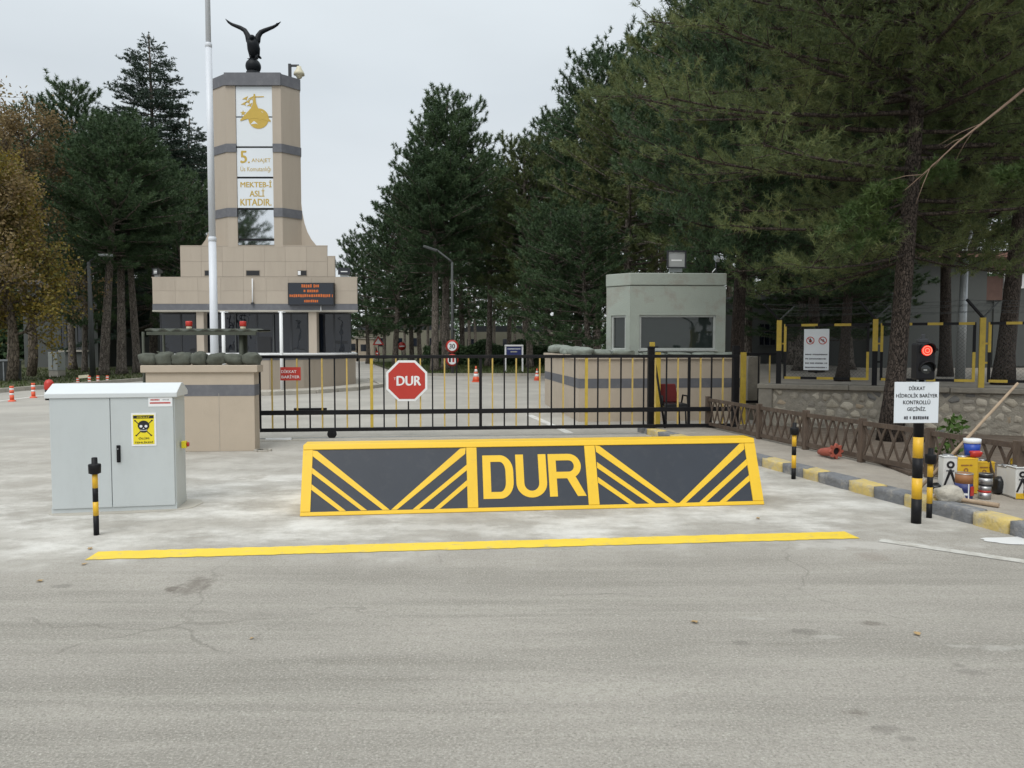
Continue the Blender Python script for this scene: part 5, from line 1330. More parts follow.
for i in range(3):
    a, c_ = pX[i] + .105, pX[i + 1] - .115; zb2, zt2 = .115, 1.075
    striped((a, 0, zt2), (c_, 0, zt2), .045, 5 if i == 0 else 6, 1 if i < 2 else 1); striped((a, 0, zb2), (c_, 0, zb2), .045, 5, 0)
    striped((a, 0, zb2 - .02), (a, 0, zt2 + .02), .044, 2, 1); striped((c_, 0, zb2 - .02), (c_, 0, zt2 + .02), .044, 2, 0)
    ch_ = MB(); pt = .062; nW = int((c_ - a + zt2 - zb2) / pt)
    for s in (-1, 1):
        for k_ in range(nW + 1):
            x0 = a + k_ * pt if s < 0 else a - (zt2 - zb2) + k_ * pt
            x1 = x0 - (zt2 - zb2) if s < 0 else x0 + (zt2 - zb2)
            # line from (x0,zb) to (x1,zt) clipped to the frame
            t0, t1 = 0.0, 1.0; dx = x1 - x0
            ta, tb = sorted(((a - x0) / dx, (c_ - x0) / dx)); t0, t1 = max(t0, ta), min(t1, tb)
            if t1 - t0 < .02: continue
            ch_.bar((x0 + dx * t0, .004 * s, zb2 + (zt2 - zb2) * t0), (x0 + dx * t1, .004 * s, zb2 + (zt2 - zb2) * t1), .0026, .0026)
    ch_.build('chain_link', 'lampgrey', bf)
w_ = MB()
for dx, dy, dz in ((-.09, -.06, .10), (-.17, -.12, .2), (-.25, -.175, .29), (.12, .10, .13), (.23, .19, .25)):
    for i in range(3):
        L = []
        for k_ in range(9):
            t_ = k_ / 8; L.append((pX[i] + (pX[i + 1] - pX[i]) * t_ + dx, dy, PHt + dz - .03 * sin(pi * t_)))
        w_.tube(L, .0028, 4, smooth=False)
        for k_ in range(14):
            t_ = (k_ + .5) / 14; x = pX[i] + (pX[i + 1] - pX[i]) * t_ + dx; zc = PHt + dz - .03 * sin(pi * t_)
            w_.bar((x - .02, dy - .02, zc - .02), (x + .02, dy + .02, zc + .02), .003, .003)
w_.build('barbed_wire', 'lampgrey', bf)
x0, z0 = pl(804.2, 329, bf.location, WRZ, -.04); x1, z1 = pl(828.6, 370.2, bf.location, WRZ, -.04)
q = bf.location + wd * ((x0 + x1) / 2) - wnn * .045; 
ps = thing('prohibition_sign', 'tall white prohibition sign with two red ringed symbols on the barred fence', 'sign', (q.x, q.y, (z0 + z1) / 2 + 0 * WZ + bf.location.z * 0), WRZ)
w, h = x1 - x0, z0 - z1; ps.location.z = CAM_H + 0; ps.location.z = (at(816, 349.6, q.y).z)
MB().box((0, .01, 0), (w, .012, h)).build('board', 'panel', ps, bevel=.003)
for s in (-1, 1):
    r = w * .165; cx = s * w * .245; cz = h * .22
    MB().prism(ellipse(cx, cz, r, r, 28), .003, 'XZ', .0005, holes=[ellipse(cx, cz, r * .80, r * .80, 28)]).build('red_ring', 'red', ps)
    b = MB()
    if s < 0: b.prism(ellipse(cx, cz - r * .1, r * .34, r * .42, 14), .002, 'XZ', .001); b.box((cx, .0015, cz + r * .42), (r * .3, .003, r * .25))
    else: b.box((cx - r * .1, .0015, cz + r * .15), (r * .8, .003, r * .26)); b.box((cx + r * .2, .0015, cz - r * .2), (r * .5, .003, r * .26))
    b.build('symbol', 'ink', ps)
    MB().bar((cx - r * .62, -.001, cz + r * .62), (cx + r * .62, -.001, cz - r * .62), r * .16, .002, up=(0, 1, 0)).build('red_slash', 'red', ps)
marks([(-w * .44, w * .44, -h * (.12 + .105 * k_), h * .035) for k_ in range(4)], 'greytext', ps, .002, seed=12)
MB().box((0, .03, 0), (.05, .02, h * 1.15)).build('support', 'black', ps)

# ------------------------------------------------------------------ paint cans and rubbish on the pavement
ZP = .1145
def square_can(px0, px1, ytop, Y, m, label, rz=0.0, zb=ZP, deco=None, dp=None):
    a, c_ = at(px0, 480, Y), at(px1, 480, Y); w = c_.x - a.x; h = at(px0, ytop, Y).z - zb; dp = dp or w * .9
    t = thing('paint_can', label, 'can', ((a.x + c_.x) / 2, Y + dp / 2, zb), rz, 'paint cans on the pavement')
    MB().box((0, 0, h / 2), (w, dp, h)).build('body', m, t, bevel=.012)
    for z in (.012, h - .012): MB().prism([(-w / 2 - .002, -dp / 2 - .002), (w / 2 + .002, -dp / 2 - .002), (w / 2 + .002, dp / 2 + .002), (-w / 2 - .002, dp / 2 + .002)], .014, 'XY', z - .007).build('rim', 'tin' if m != 'canyel' else 'canyel', t, bevel=.006)
    MB().lathe([(.05, h), (.05, h + .012), (.042, h + .016), (0, h + .016)], n=16).build('lid', 'tin', t)
    if deco: deco(t, w, h, -dp / 2)
    return t
def deco_white(t, w, h, y):
    b = MB(); b.prism(ellipse(0, h * .78, w * .28, h * .10, 18), .003, 'XZ', y - .004, holes=[ellipse(0, h * .78, w * .13, h * .045, 18)])
    b.prism([(-w * .48, h * .22), (-w * .34, h * .22), (0, h * .54), (w * .34, h * .22), (w * .48, h * .22), (w * .08, h * .66), (-w * .08, h * .66)], .003, 'XZ', y - .004)
    b.build('printed_mark', 'ink', t); marks([(-w * .3, w * .3, h * .62, .016)], 'greytext', t, y - .004, seed=5)
def deco_white_y(t, w, h, y): deco_white(t, w, h, y); MB().box((0, y - .0035, h * .10), (w * .96, .005, h * .17)).build('yellow_foot_band', 'canyel', t)
def deco_yel(t, w, h, y):
    MB().prism(ellipse(-w * .1, h * .66, w * .11, w * .11, 14), .003, 'XZ', y - .004, holes=[ellipse(-w * .1, h * .66, w * .06, w * .06, 14)]).build('printed_mark', 'brown', t); marks([(-w * .35, w * .2, h * .80, .014)], 'brown', t, y - .004, seed=8)
square_can(944, 957.6, 456.5, 7.62, 'canwhite', 'white square can with a black mark left of the yellow cans', -.1, deco=deco_white)
c1 = square_can(956.6, 978, 458, 7.62, 'canyel', 'left yellow square can under the blue bucket', .04, deco=deco_yel)
square_can(977.4, 995, 461.5, 7.78, 'canyel', 'right yellow square can beside the black bin bag', -.06, deco=deco_yel)
square_can(1007.2, 1016.8, 467, 7.5, 'canwhite', 'white square can with a yellow foot, left of the pair at the picture edge', .08, deco=deco_white_y, dp=.17)
square_can(1016.6, 1029.5, 467.5, 7.36, 'canwhite', 'wide white can with yellow foot at the right edge of the picture', -.05, deco=deco_white_y, dp=.17)
def round_tin(px, w_px, ytop, Y, zb, label, bands, cat='tin', name='paint_tin'):
    c = at(px, 480, Y); k_ = Y / F_PX; r = w_px * k_ / 2; h = at(px, ytop, Y).z - zb
    t = thing(name, label, cat, (c.x, Y + r, zb), 0, 'round tins and buckets')
    z = 0
    for f_, m in bands: MB().cyl((0, 0, z), r * (1.0 if m != 'tin' else 1.02), h * f_, 20).build('band', m, t); z += h * f_
    MB().lathe([(0, h * .99), (r * .82, h * .99), (r * .86, h * 1.015), (r * 1.03, h * 1.015), (r * 1.03, h * .985)], n=20).build('lid', 'tin', t)
    return t, r, h
t, r, h = round_tin(968.8, 16.4, 474.5, 7.32, ZP, 'squat tin with a brown top and blue red label in front of the yellow cans', [(.2, 'navyblue'), (.42, 'navyblue'), (.38, 'brown')])
MB().box((0, -r - .001, h * .32), (.010, .006, h * .6)).build('label_line', 'white', t); MB().box((r * .5, -r * .87 - .004, h * .34), (.05, .006, h * .36), rz=.5).build('label_patch', 'red', t); MB().box((-r * .42, -r * .91 - .003, h * .22), (.05, .006, h * .08), rz=-.42).build('label_line', 'white', t)
round_tin(988.5, 11.5, 487, 7.34, ZP, 'lower silver and red tin of the two stacked by the bin bag', [(.5, 'tin'), (.2, 'red'), (.3, 'tin')])
t, r, h = round_tin(989.5, 12.5, 474.5, 7.34, at(988, 487, 7.34).z + .004, 'upper black and silver tin stacked on a silver tin', [(.15, 'ink'), (.5, 'tin'), (.35, 'ink')])
topz = at(968, 458, 7.62).z + .008
bk = thing('blue_bucket', 'blue plastic bucket with a white band lying on top of the yellow can', 'bucket', (at(973, 455, 7.70).x, 7.72, topz + .008), 0)
MB().lathe([(0, 0), (.066, 0), (.076, .125), (.076, .125)], n=20).build('body', 'blue', bk); MB().lathe([(.0765, .122), (.080, .122), (.080, .165), (.070, .168), (0, .166)], n=20).build('lid', 'white', bk)
MB().box((.035, -.071, .03), (.05, .012, .035), rz=.4).build('label', 'white', bk)
rg_ = bag_mesh(91, .06, .05, .035); rg_.materials.append(M['redp']); o = link('red_rag', rg_, None, (at(979, 459, 7.6).x, 7.66, topz + .03)); tag(o, 'small red rag on the yellow cans beside the blue bucket', 'rag')
def lump(name, px, py0, py1, wpx, Y, m, label, cat, seed, zb=ZP, asp=.8):
    c = at(px, py1, Y); k_ = Y / F_PX; me = bag_mesh(seed, wpx * k_ / 2, wpx * k_ / 2 * asp, (py1 - py0) * k_ / 2); me.materials.append(M[m])
    return tag(link(name, me, None, (c.x, Y, zb + (py1 - py0) * k_ / 2 - .012)), label, cat)
lump('bin_bag', 1000, 478, 498, 15, 7.62, 'plastic', 'black plastic bin bag between the yellow and the white cans', 'bag', 41)
lump('cement_sack', 949, 481, 497, 28, 7.30, 'dirtysack', 'dusty off white sack slumped on the pavement in front of the cans', 'sack', 22)
lump('rag_bundle', 936, 479, 489, 16, 7.72, 'plastic', 'crumpled dark bundle behind the bollard beside the white can', 'bundle', 63)
lump('yellow_rag', 1014.5, 459, 467, 8, 7.55, 'canyel', 'small yellow rag on the white cans at the picture edge', 'rag', 77, zb=at(1014, 467, 7.5).z + .02)
a, c_ = gp(934, 496.5, ZP + .02), gp(999, 505.5, ZP + .02)
tag(MB().tube([a, (a + c_) / 2 + Vector((0, 0, .006)), c_], [.018, .02, .022], 8).build('wood_batten', 'stick'), 'grey wooden batten lying on the pavement in front of the sack', 'batten')
a, c_ = gp(917, 491, ZP), at(1018, 383, 7.75)
tag(MB().tube([a, (a + c_) / 2 + Vector((0, 0, -.008)), c_], [.016, .015, .013], 8).build('leaning_pole', 'stick'), 'long bare wooden pole leaning up to the right over the paint cans', 'pole')
a, c_ = gp(868, 457, ZP + .02), gp(912, 474, ZP + .02)
tag(MB().bar(a, c_, .07, .03).build('loose_plank', 'wood'), 'loose brown plank lying at the foot of the lattice fence', 'plank')
a, c_ = at(1008, 441, 7.5), at(994, 410, 7.9)
# fallen delineator: tapering tube with a lobed foot turned to the lens
dc = gp(835, 459, ZP); dl = thing('fallen_delineator', 'faded orange plastic road delineator lying on its side by the lattice fence', 'delineator', (dc.x, dc.y, ZP + .105), radians(14))
b = MB(); b.lathe([(.075, .0), (.062, .10), (.050, .27), (.035, .33), (0, .34)], (0, 0, -.01), 16, axis='Y'); b.build('tube', 'rust', dl, rot=(radians(-8), 0, 0))
n_ = 48; L = [((.086 + .018 * cos(8 * 2 * pi * k_ / n_)) * cos(2 * pi * k_ / n_), (.086 + .018 * cos(8 * 2 * pi * k_ / n_)) * sin(2 * pi * k_ / n_)) for k_ in range(n_)]
MB().prism(L, .035, 'XZ', -.035, holes=[ellipse(0, 0, .05, .05, 20)]).build('lobed_foot', 'rust', dl)
MB().lathe([(0, -.004), (.052, -.004)], n=20, axis='Y').build('mouth_shade', 'ink', dl)  # flat black disc across the tube mouth, its inner shade painted on
# dry leaves and small litter on the asphalt
def leaf_mesh(seed):
    r = random.Random(seed); L = []
    for k_ in range(9):
        a = 2 * pi * k_ / 9; rr_ = (.045 if k_ % 2 else .026) * r.uniform(.8, 1.2); L.append((rr_ * cos(a), rr_ * sin(a) * .8, .008 + r.uniform(0, .014)))
    b = MB().add(L + [(0, 0, .006)], [(k_, (k_ + 1) % 9, 9) for k_ in range(9)]); return b.mesh('dry_leaf', 'drylf')
LV = [leaf_mesh(i) for i in range(4)]
for i, (px, py, lab) in enumerate(((695, 623, 'curled brown leaf lying alone mid road below the barrier'), (917, 635, 'yellowish dry leaf on the asphalt low on the right'), (90, 549.5, 'pale dry leaf near the left end of the yellow line'), (84, 565, 'small dry leaf just below the left end of the yellow line'), (40, 582, 'dry leaf far out on the left of the road'), (252, 639, 'tiny dark leaf below the left stain'), (758, 519, 'dry leaf beside the right foot of the barrier'))):
    q = gp(px, py); o = link('dry_leaf', LV[i % 4], None, (q.x, q.y, .002), (0, 0, i * 1.3)); tag(o, lab, 'leaf', 'dry leaves on the road'); o.scale = (.62, .62, .62) if i not in (5,) else (.35, .35, .35)
# ------------------------------------------------------------------ trees
def norm(a): return a / np.maximum(np.linalg.norm(a, axis=-1, keepdims=True), 1e-9)
def needles(rng, C, A, K, L, w, stem, spread):
    """K thin needles round every tuft centre C, sweeping along the tuft axis A"""
    n = len(C); Cn = np.repeat(C, K, 0); An = np.repeat(A, K, 0)
    p = Cn + An * rng.uniform(-stem, stem, (n * K, 1)) + rng.normal(0, stem * .10, (n * K, 3))
    d = norm(An * rng.uniform(.15, 1.0, (n * K, 1)) + rng.normal(0, spread, (n * K, 3)))
    s = norm(np.cross(d, rng.normal(0, 1, (n * K, 3))))
    ln = L * rng.uniform(.6, 1.15, (n * K, 1))
    V = np.stack([p - s * w / 2, p + s * w / 2, p + d * ln], 1).reshape(-1, 3)
    return V, np.arange(len(V)).reshape(-1, 3)
def make_pine(seed, h, cb, R, r0, prof, whorl=.55, per=5, e_lo=-.05, e_hi=.7, curl=.25, twig=.75, tstep=.26, tuft=(24, .20, .034, .12, .6), crown='pine', bark='barkfar',
              sway=.25, flat=0.0, sub=True, nring=10, gap=0.0, twig_mesh=False, start=.22, lean=(0, 0), clear=0.0, bth=.018):
    """a tapered trunk with limbs (one mesh) and a crown of needle tufts (one mesh)"""
    rng = np.random.default_rng(seed); b = MB()
    nz = max(10, int(h / .6)); ph = rng.uniform(0, 6, 2)
    tpos = lambda z: np.array([sway * sin(z / h * 3.1 + ph[0]) - sway * sin(ph[0]) + lean[0] * z, sway * sin(z / h * 2.6 + ph[1]) - sway * sin(ph[1]) + lean[1] * z, z])
    zs_ = np.linspace(0, h, nz); rad = [r0 * (1 - .86 * z / h) ** .9 * (1 + .45 * math.exp(-z / .35)) for z in zs_]
    b.tube([tpos(z) for z in zs_], rad, nring, jit=.06)
    C, A = [], []
    z = cb; az = rng.uniform(0, 6)
    while z < h * .985:
        t = (z - cb) / (h - cb); nb_ = max(2, int(round(per * (1 if t < .8 else .7))))
        for k in range(nb_):
            az += 2.399 + rng.uniform(-.4, .4)
            if gap and rng.random() < gap: continue
            if z < clear and sin(az) < -.35 and cos(az) < .8 and cos(az) > -.75: continue
            L = R * prof(t) * rng.uniform(.62, 1.12)
            if L < .25: L = .25
            el = e_lo + (e_hi - e_lo) * t + rng.uniform(-.14, .14)
            p = tpos(z + rng.uniform(-.2, .2)); P_ = [p.copy()]; N = 6; hd = np.array([cos(az), sin(az)])
            for i in range(N):
                e2 = el + curl * (i / N) ** 1.5; az2 = az + rng.uniform(-.12, .12)
                p = p + np.array([cos(az2) * cos(e2), sin(az2) * cos(e2), sin(e2)]) * L / N; P_.append(p.copy())
            P_ = np.array(P_); br = max(.012, bth * L * (1 - .4 * t))
            b.tube(P_, [br * (1 - .85 * i / N) + .004 for i in range(N + 1)], 5, cap=False)
            s = L * start + rng.uniform(0, tstep); sd_ = 1
            while s < L:
                f = s / L * N; i = min(int(f), N - 1); q = P_[i] + (P_[i + 1] - P_[i]) * (f - i); dr = norm(P_[i + 1] - P_[i])
                sv = norm(np.cross(dr, [0, 0, 1.0])) * sd_; sd_ = -sd_
                up = np.array([0, 0, 1.0])
                td = norm(dr * rng.uniform(.35, .9) + sv * rng.uniform(.5, 1.0) + up * (rng.uniform(-.15, .55) * (1 - flat)))
                tl = twig * rng.uniform(.5, 1.1) * (1.0 - .55 * s / L) * min(1, L / 1.6)
                if twig_mesh: b.tube([q, q + td * tl * .5 + up * tl * .04, q + td * tl], [.010, .008, .004], 3, cap=False)
                m_ = max(1, int(tl / (tuft[3] * 1.7)))
                for j in range(m_):
                    fr = (j + 1) / m_; lift = (.22 * tl * fr ** 2) * (1 - flat)
                    c = q + td * tl * fr + up * lift + rng.normal(0, .03, 3)
                    C.append(c); A.append(norm(td + up * (.65 * (1 - flat)) + rng.normal(0, .22, 3)))
                    if sub and j >= 1:
                        sv2 = norm(np.cross(td, up)) * (1 if (j % 2) else -1)
                        C.append(c + sv2 * tuft[3] * 1.3 + rng.normal(0, .04, 3)); A.append(norm(td * .6 + sv2 * .7 + up * (.5 * (1 - flat))))
                s += tstep * rng.uniform(.7, 1.3)
            C.append(P_[-1]); A.append(norm(P_[-1] - P_[-2] + np.array([0, 0, .4 * (1 - flat)])))
        z += whorl * rng.uniform(.75, 1.25) * (1 - .35 * t)
    C.append(tpos(h)); A.append(np.array([0, 0, 1.0]))
    C, A = np.array(C), np.array(A)
    V, T = needles(rng, C, A, *tuft)
    return b.mesh('trunk', bark), np_mesh('crown', V, T, crown), len(T)

PROTO = {}
def proto(key, *a, **k):
    PROTO[key] = make_pine(*a, **k)
TRI = 0
dome = lambda t: max(.14, min(1, 1.18 * (1 - t) ** .5) * min(1.0, .55 + 1.6 * t))
cone_p = lambda t: max(.06, (1 - t) ** .72 * min(1, .75 + 2 * t))
round_p = lambda t: max(.15, math.sqrt(max(0, 1 - (t * 1.02) ** 2.2)) * min(1, .6 + 1.5 * t))
TF = (46, .25, .040, .13, .80)
proto('tall', 101, 17, 6.6, 5.0, .24, dome, tuft=TF, twig=1.2, tstep=.29, whorl=.55, per=6, sub=False, e_lo=.0, e_hi=.5)
proto('tall2', 102, 17, 6.8, 4.5, .24, dome, tuft=TF, twig=1.15, tstep=.31, whorl=.58, per=6, crown='pine', sub=False)
proto('olive', 103, 16, 4.8, 4.8, .26, round_p, tuft=TF, twig=1.2, tstep=.40, whorl=.62, per=5, crown='pine2', sub=False)
proto('bushy', 104, 12, 2.6, 4.2, .22, round_p, tuft=TF, twig=1.1, tstep=.36, whorl=.55, per=5, crown='pine', sub=False)
proto('lean', 107, 17, 7.6, 4.6, .31, dome, tuft=TF, twig=1.2, tstep=.28, whorl=.52, per=6, sub=False, sway=.08, e_lo=.05, e_hi=.55)
proto('far', 105, 17, 4.0, 4.4, .24, dome, tuft=(14, .42, .10, .2, .65), twig=1.1, tstep=.45, whorl=.8, per=5)
proto('cedar', 106, 22, 3.0, 7.0, .30, cone_p, tuft=(20, .17, .05, .14, .55), twig=1.7, tstep=.22, whorl=.95, per=7, e_lo=-.22, e_hi=.25, curl=.12, flat=.88, crown='cedar', start=.15)
def tree(key, loc, label, name='pine_tree', cat='tree', group=None, rz=0.0, s=1.0, sxy=None, tilt=(0, 0)):
    tr, cr_, n_ = PROTO[key]
    t = thing(name, label, cat, loc, rz, group); t.scale = (sxy or s, sxy or s, s); t.rotation_euler = (tilt[0], tilt[1], rz)
    link('trunk', tr, t); link('crown', cr_, t)
    return t
def tree_px(key, px, Y, ytop, label, z0=0.0, **k):
    H0 = {'tall': 17, 'tall2': 17, 'olive': 16, 'bushy': 12, 'far': 17, 'cedar': 22, 'lean': 17}[key]
    base = at(px, 345, Y); H = at(px, ytop, Y).z - z0
    return tree(key, (base.x, Y, z0), label, s=H / H0, **k)
def tsc(w, key, Y): return None
# the grove behind the inner road
G1 = 'pines of the grove behind the inner road'
tree_px('lean', 446, 46, 98, 'tallest pine of the grove centre, its bare trunk just left of the street lamp', group=G1, rz=.4, sxy=.90)
tree_px('lean', 434.5, 44, 150, 'pine with a pale bare trunk left of the tallest grove pine', group=G1, rz=2.1, sxy=.8)
tree_px('tall2', 488, 54, 160, 'dark pine right behind the street lamp, lower than its neighbour', group=G1, rz=1.1, sxy=1.0)
tree_px('olive', 530, 50, 148, 'pine behind the blue information board', group=G1, rz=.2, sxy=.95)
tree_px('tall', 562, 52, 118, 'pine rising behind the left edge of the right guard wall', group=G1, rz=3.0, sxy=.95)
tree_px('tall2', 598, 45, 52, 'tall pine above the left edge of the green booth, its top against the sky', group=G1, rz=4.2, sxy=1.0)
tree_px('olive', 628, 38, 84, 'broad olive pine behind the green booth', group=G1, rz=.9, sxy=.95)
tree_px('tall', 655, 42, 42, 'tall pine behind the booth floodlight', group=G1, rz=5.0, sxy=1.0)
tree_px('bushy', 556, 36, 205, 'low bushy pine left of the booth behind the pale sandbags', group=G1, rz=1.7, sxy=.72)
tree_px('bushy', 590, 34, 212, 'low bushy pine hard against the left side of the booth', group=G1, rz=3.1, sxy=.75)
tree_px('bushy', 395, 58, 196, 'lower dark pine at the left end of the grove over the side road', group=G1, rz=.5, sxy=1.1)
tree_px('bushy', 368, 66, 236, 'small dark pine peeping out between the tower and the grove', group=G1, rz=2.5, sxy=.85)
for i, (px, Y, yt) in enumerate(((412, 62, 185), (420, 74, 190), (462, 66, 165), (508, 70, 172), (545, 64, 158), (580, 60, 110), (618, 62, 95), (660, 60, 90), (700, 54, 60), (384, 84, 235), (470, 88, 190), (525, 92, 190), (575, 88, 160), (440, 100, 205), (494, 104, 205), (550, 108, 195), (610, 96, 150), (650, 90, 150), (404, 110, 225), (428, 120, 220), (476, 118, 220), (515, 122, 215), (585, 118, 200))):
    tree_px('far' if Y > 58 else 'tall2', px, Y, yt, 'dark pine standing deep in the crowded grove behind the inner road', group='deep pines of the grove', rz=i * 1.3, sxy=random.uniform(.85, 1.1))
# right hand side, behind the booth and on the terrace
G2 = 'pines on the right side of the road'
proto('near_a', 201, 12.5, 2.9, 5.0, .150, round_p, tuft=(40, .105, .0105, .085, .56), twig=1.05, tstep=.20, whorl=.34, per=6, e_lo=-.15, e_hi=.5, curl=.22, crown='pine2', bark='bark', nring=20, sway=.12, twig_mesh=True, start=.12, lean=(.018, 0), clear=4.6, bth=.010)
proto('near_b', 202, 14.0, 3.6, 4.8, .165, round_p, tuft=(32, .13, .016, .10, .56), twig=1.0, tstep=.20, whorl=.42, per=6, e_lo=-.1, e_hi=.55, curl=.25, crown='pine2', bark='bark', nring=16, sway=.25, twig_mesh=True, start=.15, bth=.011)
proto('near_c', 203, 13.0, 3.4, 4.2, .22, dome, tuft=(32, .15, .020, .11, .56), twig=1.0, tstep=.20, whorl=.42, per=6, crown='pine', bark='bark', nring=14, sway=.2, twig_mesh=True, start=.15, bth=.011)
def near(key, px, Y, label, z0, s=1.0, sxy=None, rz=0.0, tilt=(0, 0)):
    q = at(px, 345, Y); return tree(key, (q.x, Y, z0), label, group=G2, s=s, sxy=sxy, rz=rz, tilt=tilt)
TA = near('near_a', 893, 11.9, 'large rough barked pine growing in front of the stone wall behind the signal post', .10, 1.0, .98, rz=0.0)
near('near_b', 1004, 15.5, 'thick trunked pine behind the barred fence at the right edge of the picture', .8, 1.0, 1.0, rz=1.9)
near('near_b', 817, 22.5, 'pine whose trunk is hidden behind the tall white prohibition sign', .8, 1.0, 1.0, rz=5.1)
near('near_b', 946, 19.5, 'slim pine trunk seen through the barred fence right of the signal', .8, .95, .85, rz=3.7)
near('near_c', 736, 19.6, 'thick dark pine trunk standing at the right side of the green booth', .0, 1.0, .82, rz=.6)
near('near_c', 843, 17.0, 'thin dark leaning pine behind the tall white prohibition sign', .8, .55, .55, rz=2.2, tilt=(0, -.05))
for i, (px, Y, yt, key, lab) in enumerate(((700, 30, 18, 'tall2', 'tall pine behind the booth whose top shows sky gaps on the right'), (745, 27, -40, 'olive', 'tall pine behind the trunk at the booth corner, top beyond the frame'), (795, 31, -60, 'tall', 'tall dark pine behind the first fence panel'), (850, 36, -60, 'tall2', 'tall pine behind the grey building end left of the large trunk'),
                                          (905, 40, -70, 'olive', 'tall pine rising behind the grey building roof'), (965, 42, -60, 'tall', 'tall pine behind the galvanised pole'), (1020, 38, -80, 'tall2', 'tall pine behind the grey building at the right edge'))):
    tree_px(key, px, Y, yt, lab, z0=.0 if px < 760 else .8, group=G2, rz=i * .9 + .3, sxy=1.05 if px != 700 else .9)
for i, (px, Y, yt) in enumerate(((690, 62, 40), (730, 55, 20), (765, 66, 40), (800, 58, 10), (840, 64, 30), (885, 60, 10), (930, 66, 20), (975, 60, 0), (1020, 64, 10), (1060, 56, -20))):
    tree_px('far', px, Y, yt, 'dark pine far back behind the grey buildings on the right', group='far pines on the right', rz=i * 1.9, sxy=1.15)
tree_px('bushy', 800, 24, 215, 'dark bushy conifer with low boughs behind the first fence panel', z0=.8, group=G2, rz=1.0, sxy=.8)
tree_px('bushy', 850, 25, 225, 'dark bushy conifer left of the large trunk in front of the grey building', z0=.8, group=G2, rz=2.6, sxy=.72)
# dead bough hanging in from the right
db = MB()
D_ = 9.6
L = [at(px, py, D_ + dz) for px, py, dz in ((1075, 48, .5), (1040, 76, .3), (1010, 101, .15), (985, 121, 0), (958, 142, -.1), (930, 168, -.1), (905, 190, -.15))]
db.tube(L, [.021, .019, .017, .014, .010, .006, .003], 7)
rng = random.Random(5)
for i, f in enumerate((3.1, 3.4, 3.8, 4.1, 4.3, 4.7, 5.0, 5.3)):
    k_ = int(f); q = L[k_].lerp(L[min(k_ + 1, 6)], f - k_); dr = (L[min(k_ + 1, 6)] - L[k_]).normalized(); s = Vector((rng.uniform(-.4, .4), rng.uniform(-.5, .5), rng.uniform(-.7, .5)))
    e_ = q + (dr + s * .9).normalized() * rng.uniform(.25, .6); db.tube([q, q.lerp(e_, .5) + Vector((0, 0, .02)), e_], [.005, .0035, .0015], 4)
db.build('dead_bough', 'deadwood', None)
_o = bpy.data.objects['dead_bough']; _o.parent = bpy.data.objects[[c.name for c in COL.objects if c.get('label', '').startswith('thick trunked pine')][0]]
_o.matrix_parent_inverse = (Matrix.Translation(_o.parent.location) @ _o.parent.rotation_euler.to_matrix().to_4x4() @ Matrix.Diagonal((*_o.parent.scale, 1))).inverted()
_o.name = 'dead_bough'
# fresh green bough on the left of the large trunk
rng2 = np.random.default_rng(77)
LIMBS = []; C, A = [], []
for (x0, y0, x1, y1, d0, d1) in ((900, 205, 830, 232, 11.2, 10.2), (905, 190, 846, 214, 11.3, 10.4), (908, 180, 872, 196, 11.2, 10.5), (905, 215, 850, 250, 11.4, 10.6), (918, 178, 952, 168, 11.2, 10.7), (1030, 168, 1000, 178, 10.6, 10.2)):
    a, c_ = np.array(at(x0, y0, d0)), np.array(at(x1, y1, d1)); bm_ = MB(); LIMBS.append(bm_); bm_.tube([a, (a + c_) / 2 + np.array([0, 0, .05]), c_], [.02, .014, .006], 5)
    for i in range(26):
        f = .25 + .75 * (i / 25); q = a + (c_ - a) * f; dr = norm(c_ - a); sv = rng2.normal(0, 1, 3); sv[2] *= .5
        for j in range(2): C.append(q + norm(sv) * rng2.uniform(.03, .24) * (1.15 - f * .6)); A.append(norm(dr * .6 + norm(sv) * .7 + np.array([0, 0, .6])))
V, T = needles(rng2, np.array(C), np.array(A), 30, .115, .012, .07, .6)
inv = np.array(TA.location)
def to_tree(o):
    o.parent = TA; o.matrix_parent_inverse = (Matrix.Translation(TA.location) @ Matrix.Diagonal((*TA.scale, 1))).inverted()
to_tree(link('fresh_bough', np_mesh('fresh_bough', V, T, 'pinefresh'))); [to_tree(k_.build('limb', 'bark')) for k_ in LIMBS]
# left hand pines and the layered cedar
G3 = 'conifers left of the tower'
tree_px('lean', 103, 38, 122, 'left leaning trunk pine of the three left of the tower, behind the lamp pole', group=G3, rz=.3, sxy=.78, tilt=(0, .075))
tree_px('lean', 121, 39.5, 112, 'middle of the three leaning trunk pines left of the tower', group=G3, rz=2.0, sxy=.80, tilt=(0, .09))
tree_px('lean', 137, 41, 128, 'right hand leaning pine of the three, nearest the tower', group=G3, rz=4.0, sxy=.72, tilt=(0, .04))
tree_px('bushy', 180, 46, 172, 'dark pine crown filling the gap behind the left side of the tower', group=G3, rz=1.2, sxy=.85)
tree_px('cedar', 153, 52, 34, 'tall spire topped cedar with layered boughs behind the flagpole', name='cedar_tree', group=G3, rz=.7, sxy=.95)
tree_px('cedar', 196, 58, 118, 'shorter layered cedar half hidden by the flagpole and the tower', name='cedar_tree', group=G3, rz=2.7, sxy=.9)
tree_px('tall2', 72, 46, 90, 'round topped pine rising above the autumn tree', group=G3, rz=3.3, sxy=.95)
tree_px('bushy', 84, 43, 150, 'bushy dark pine between the autumn tree and the leaning trunks', group=G3, rz=.8, sxy=.7)
tree_px('far', 30, 60, 110, 'pine behind the autumn tree at the left edge', group=G3, rz=.2)
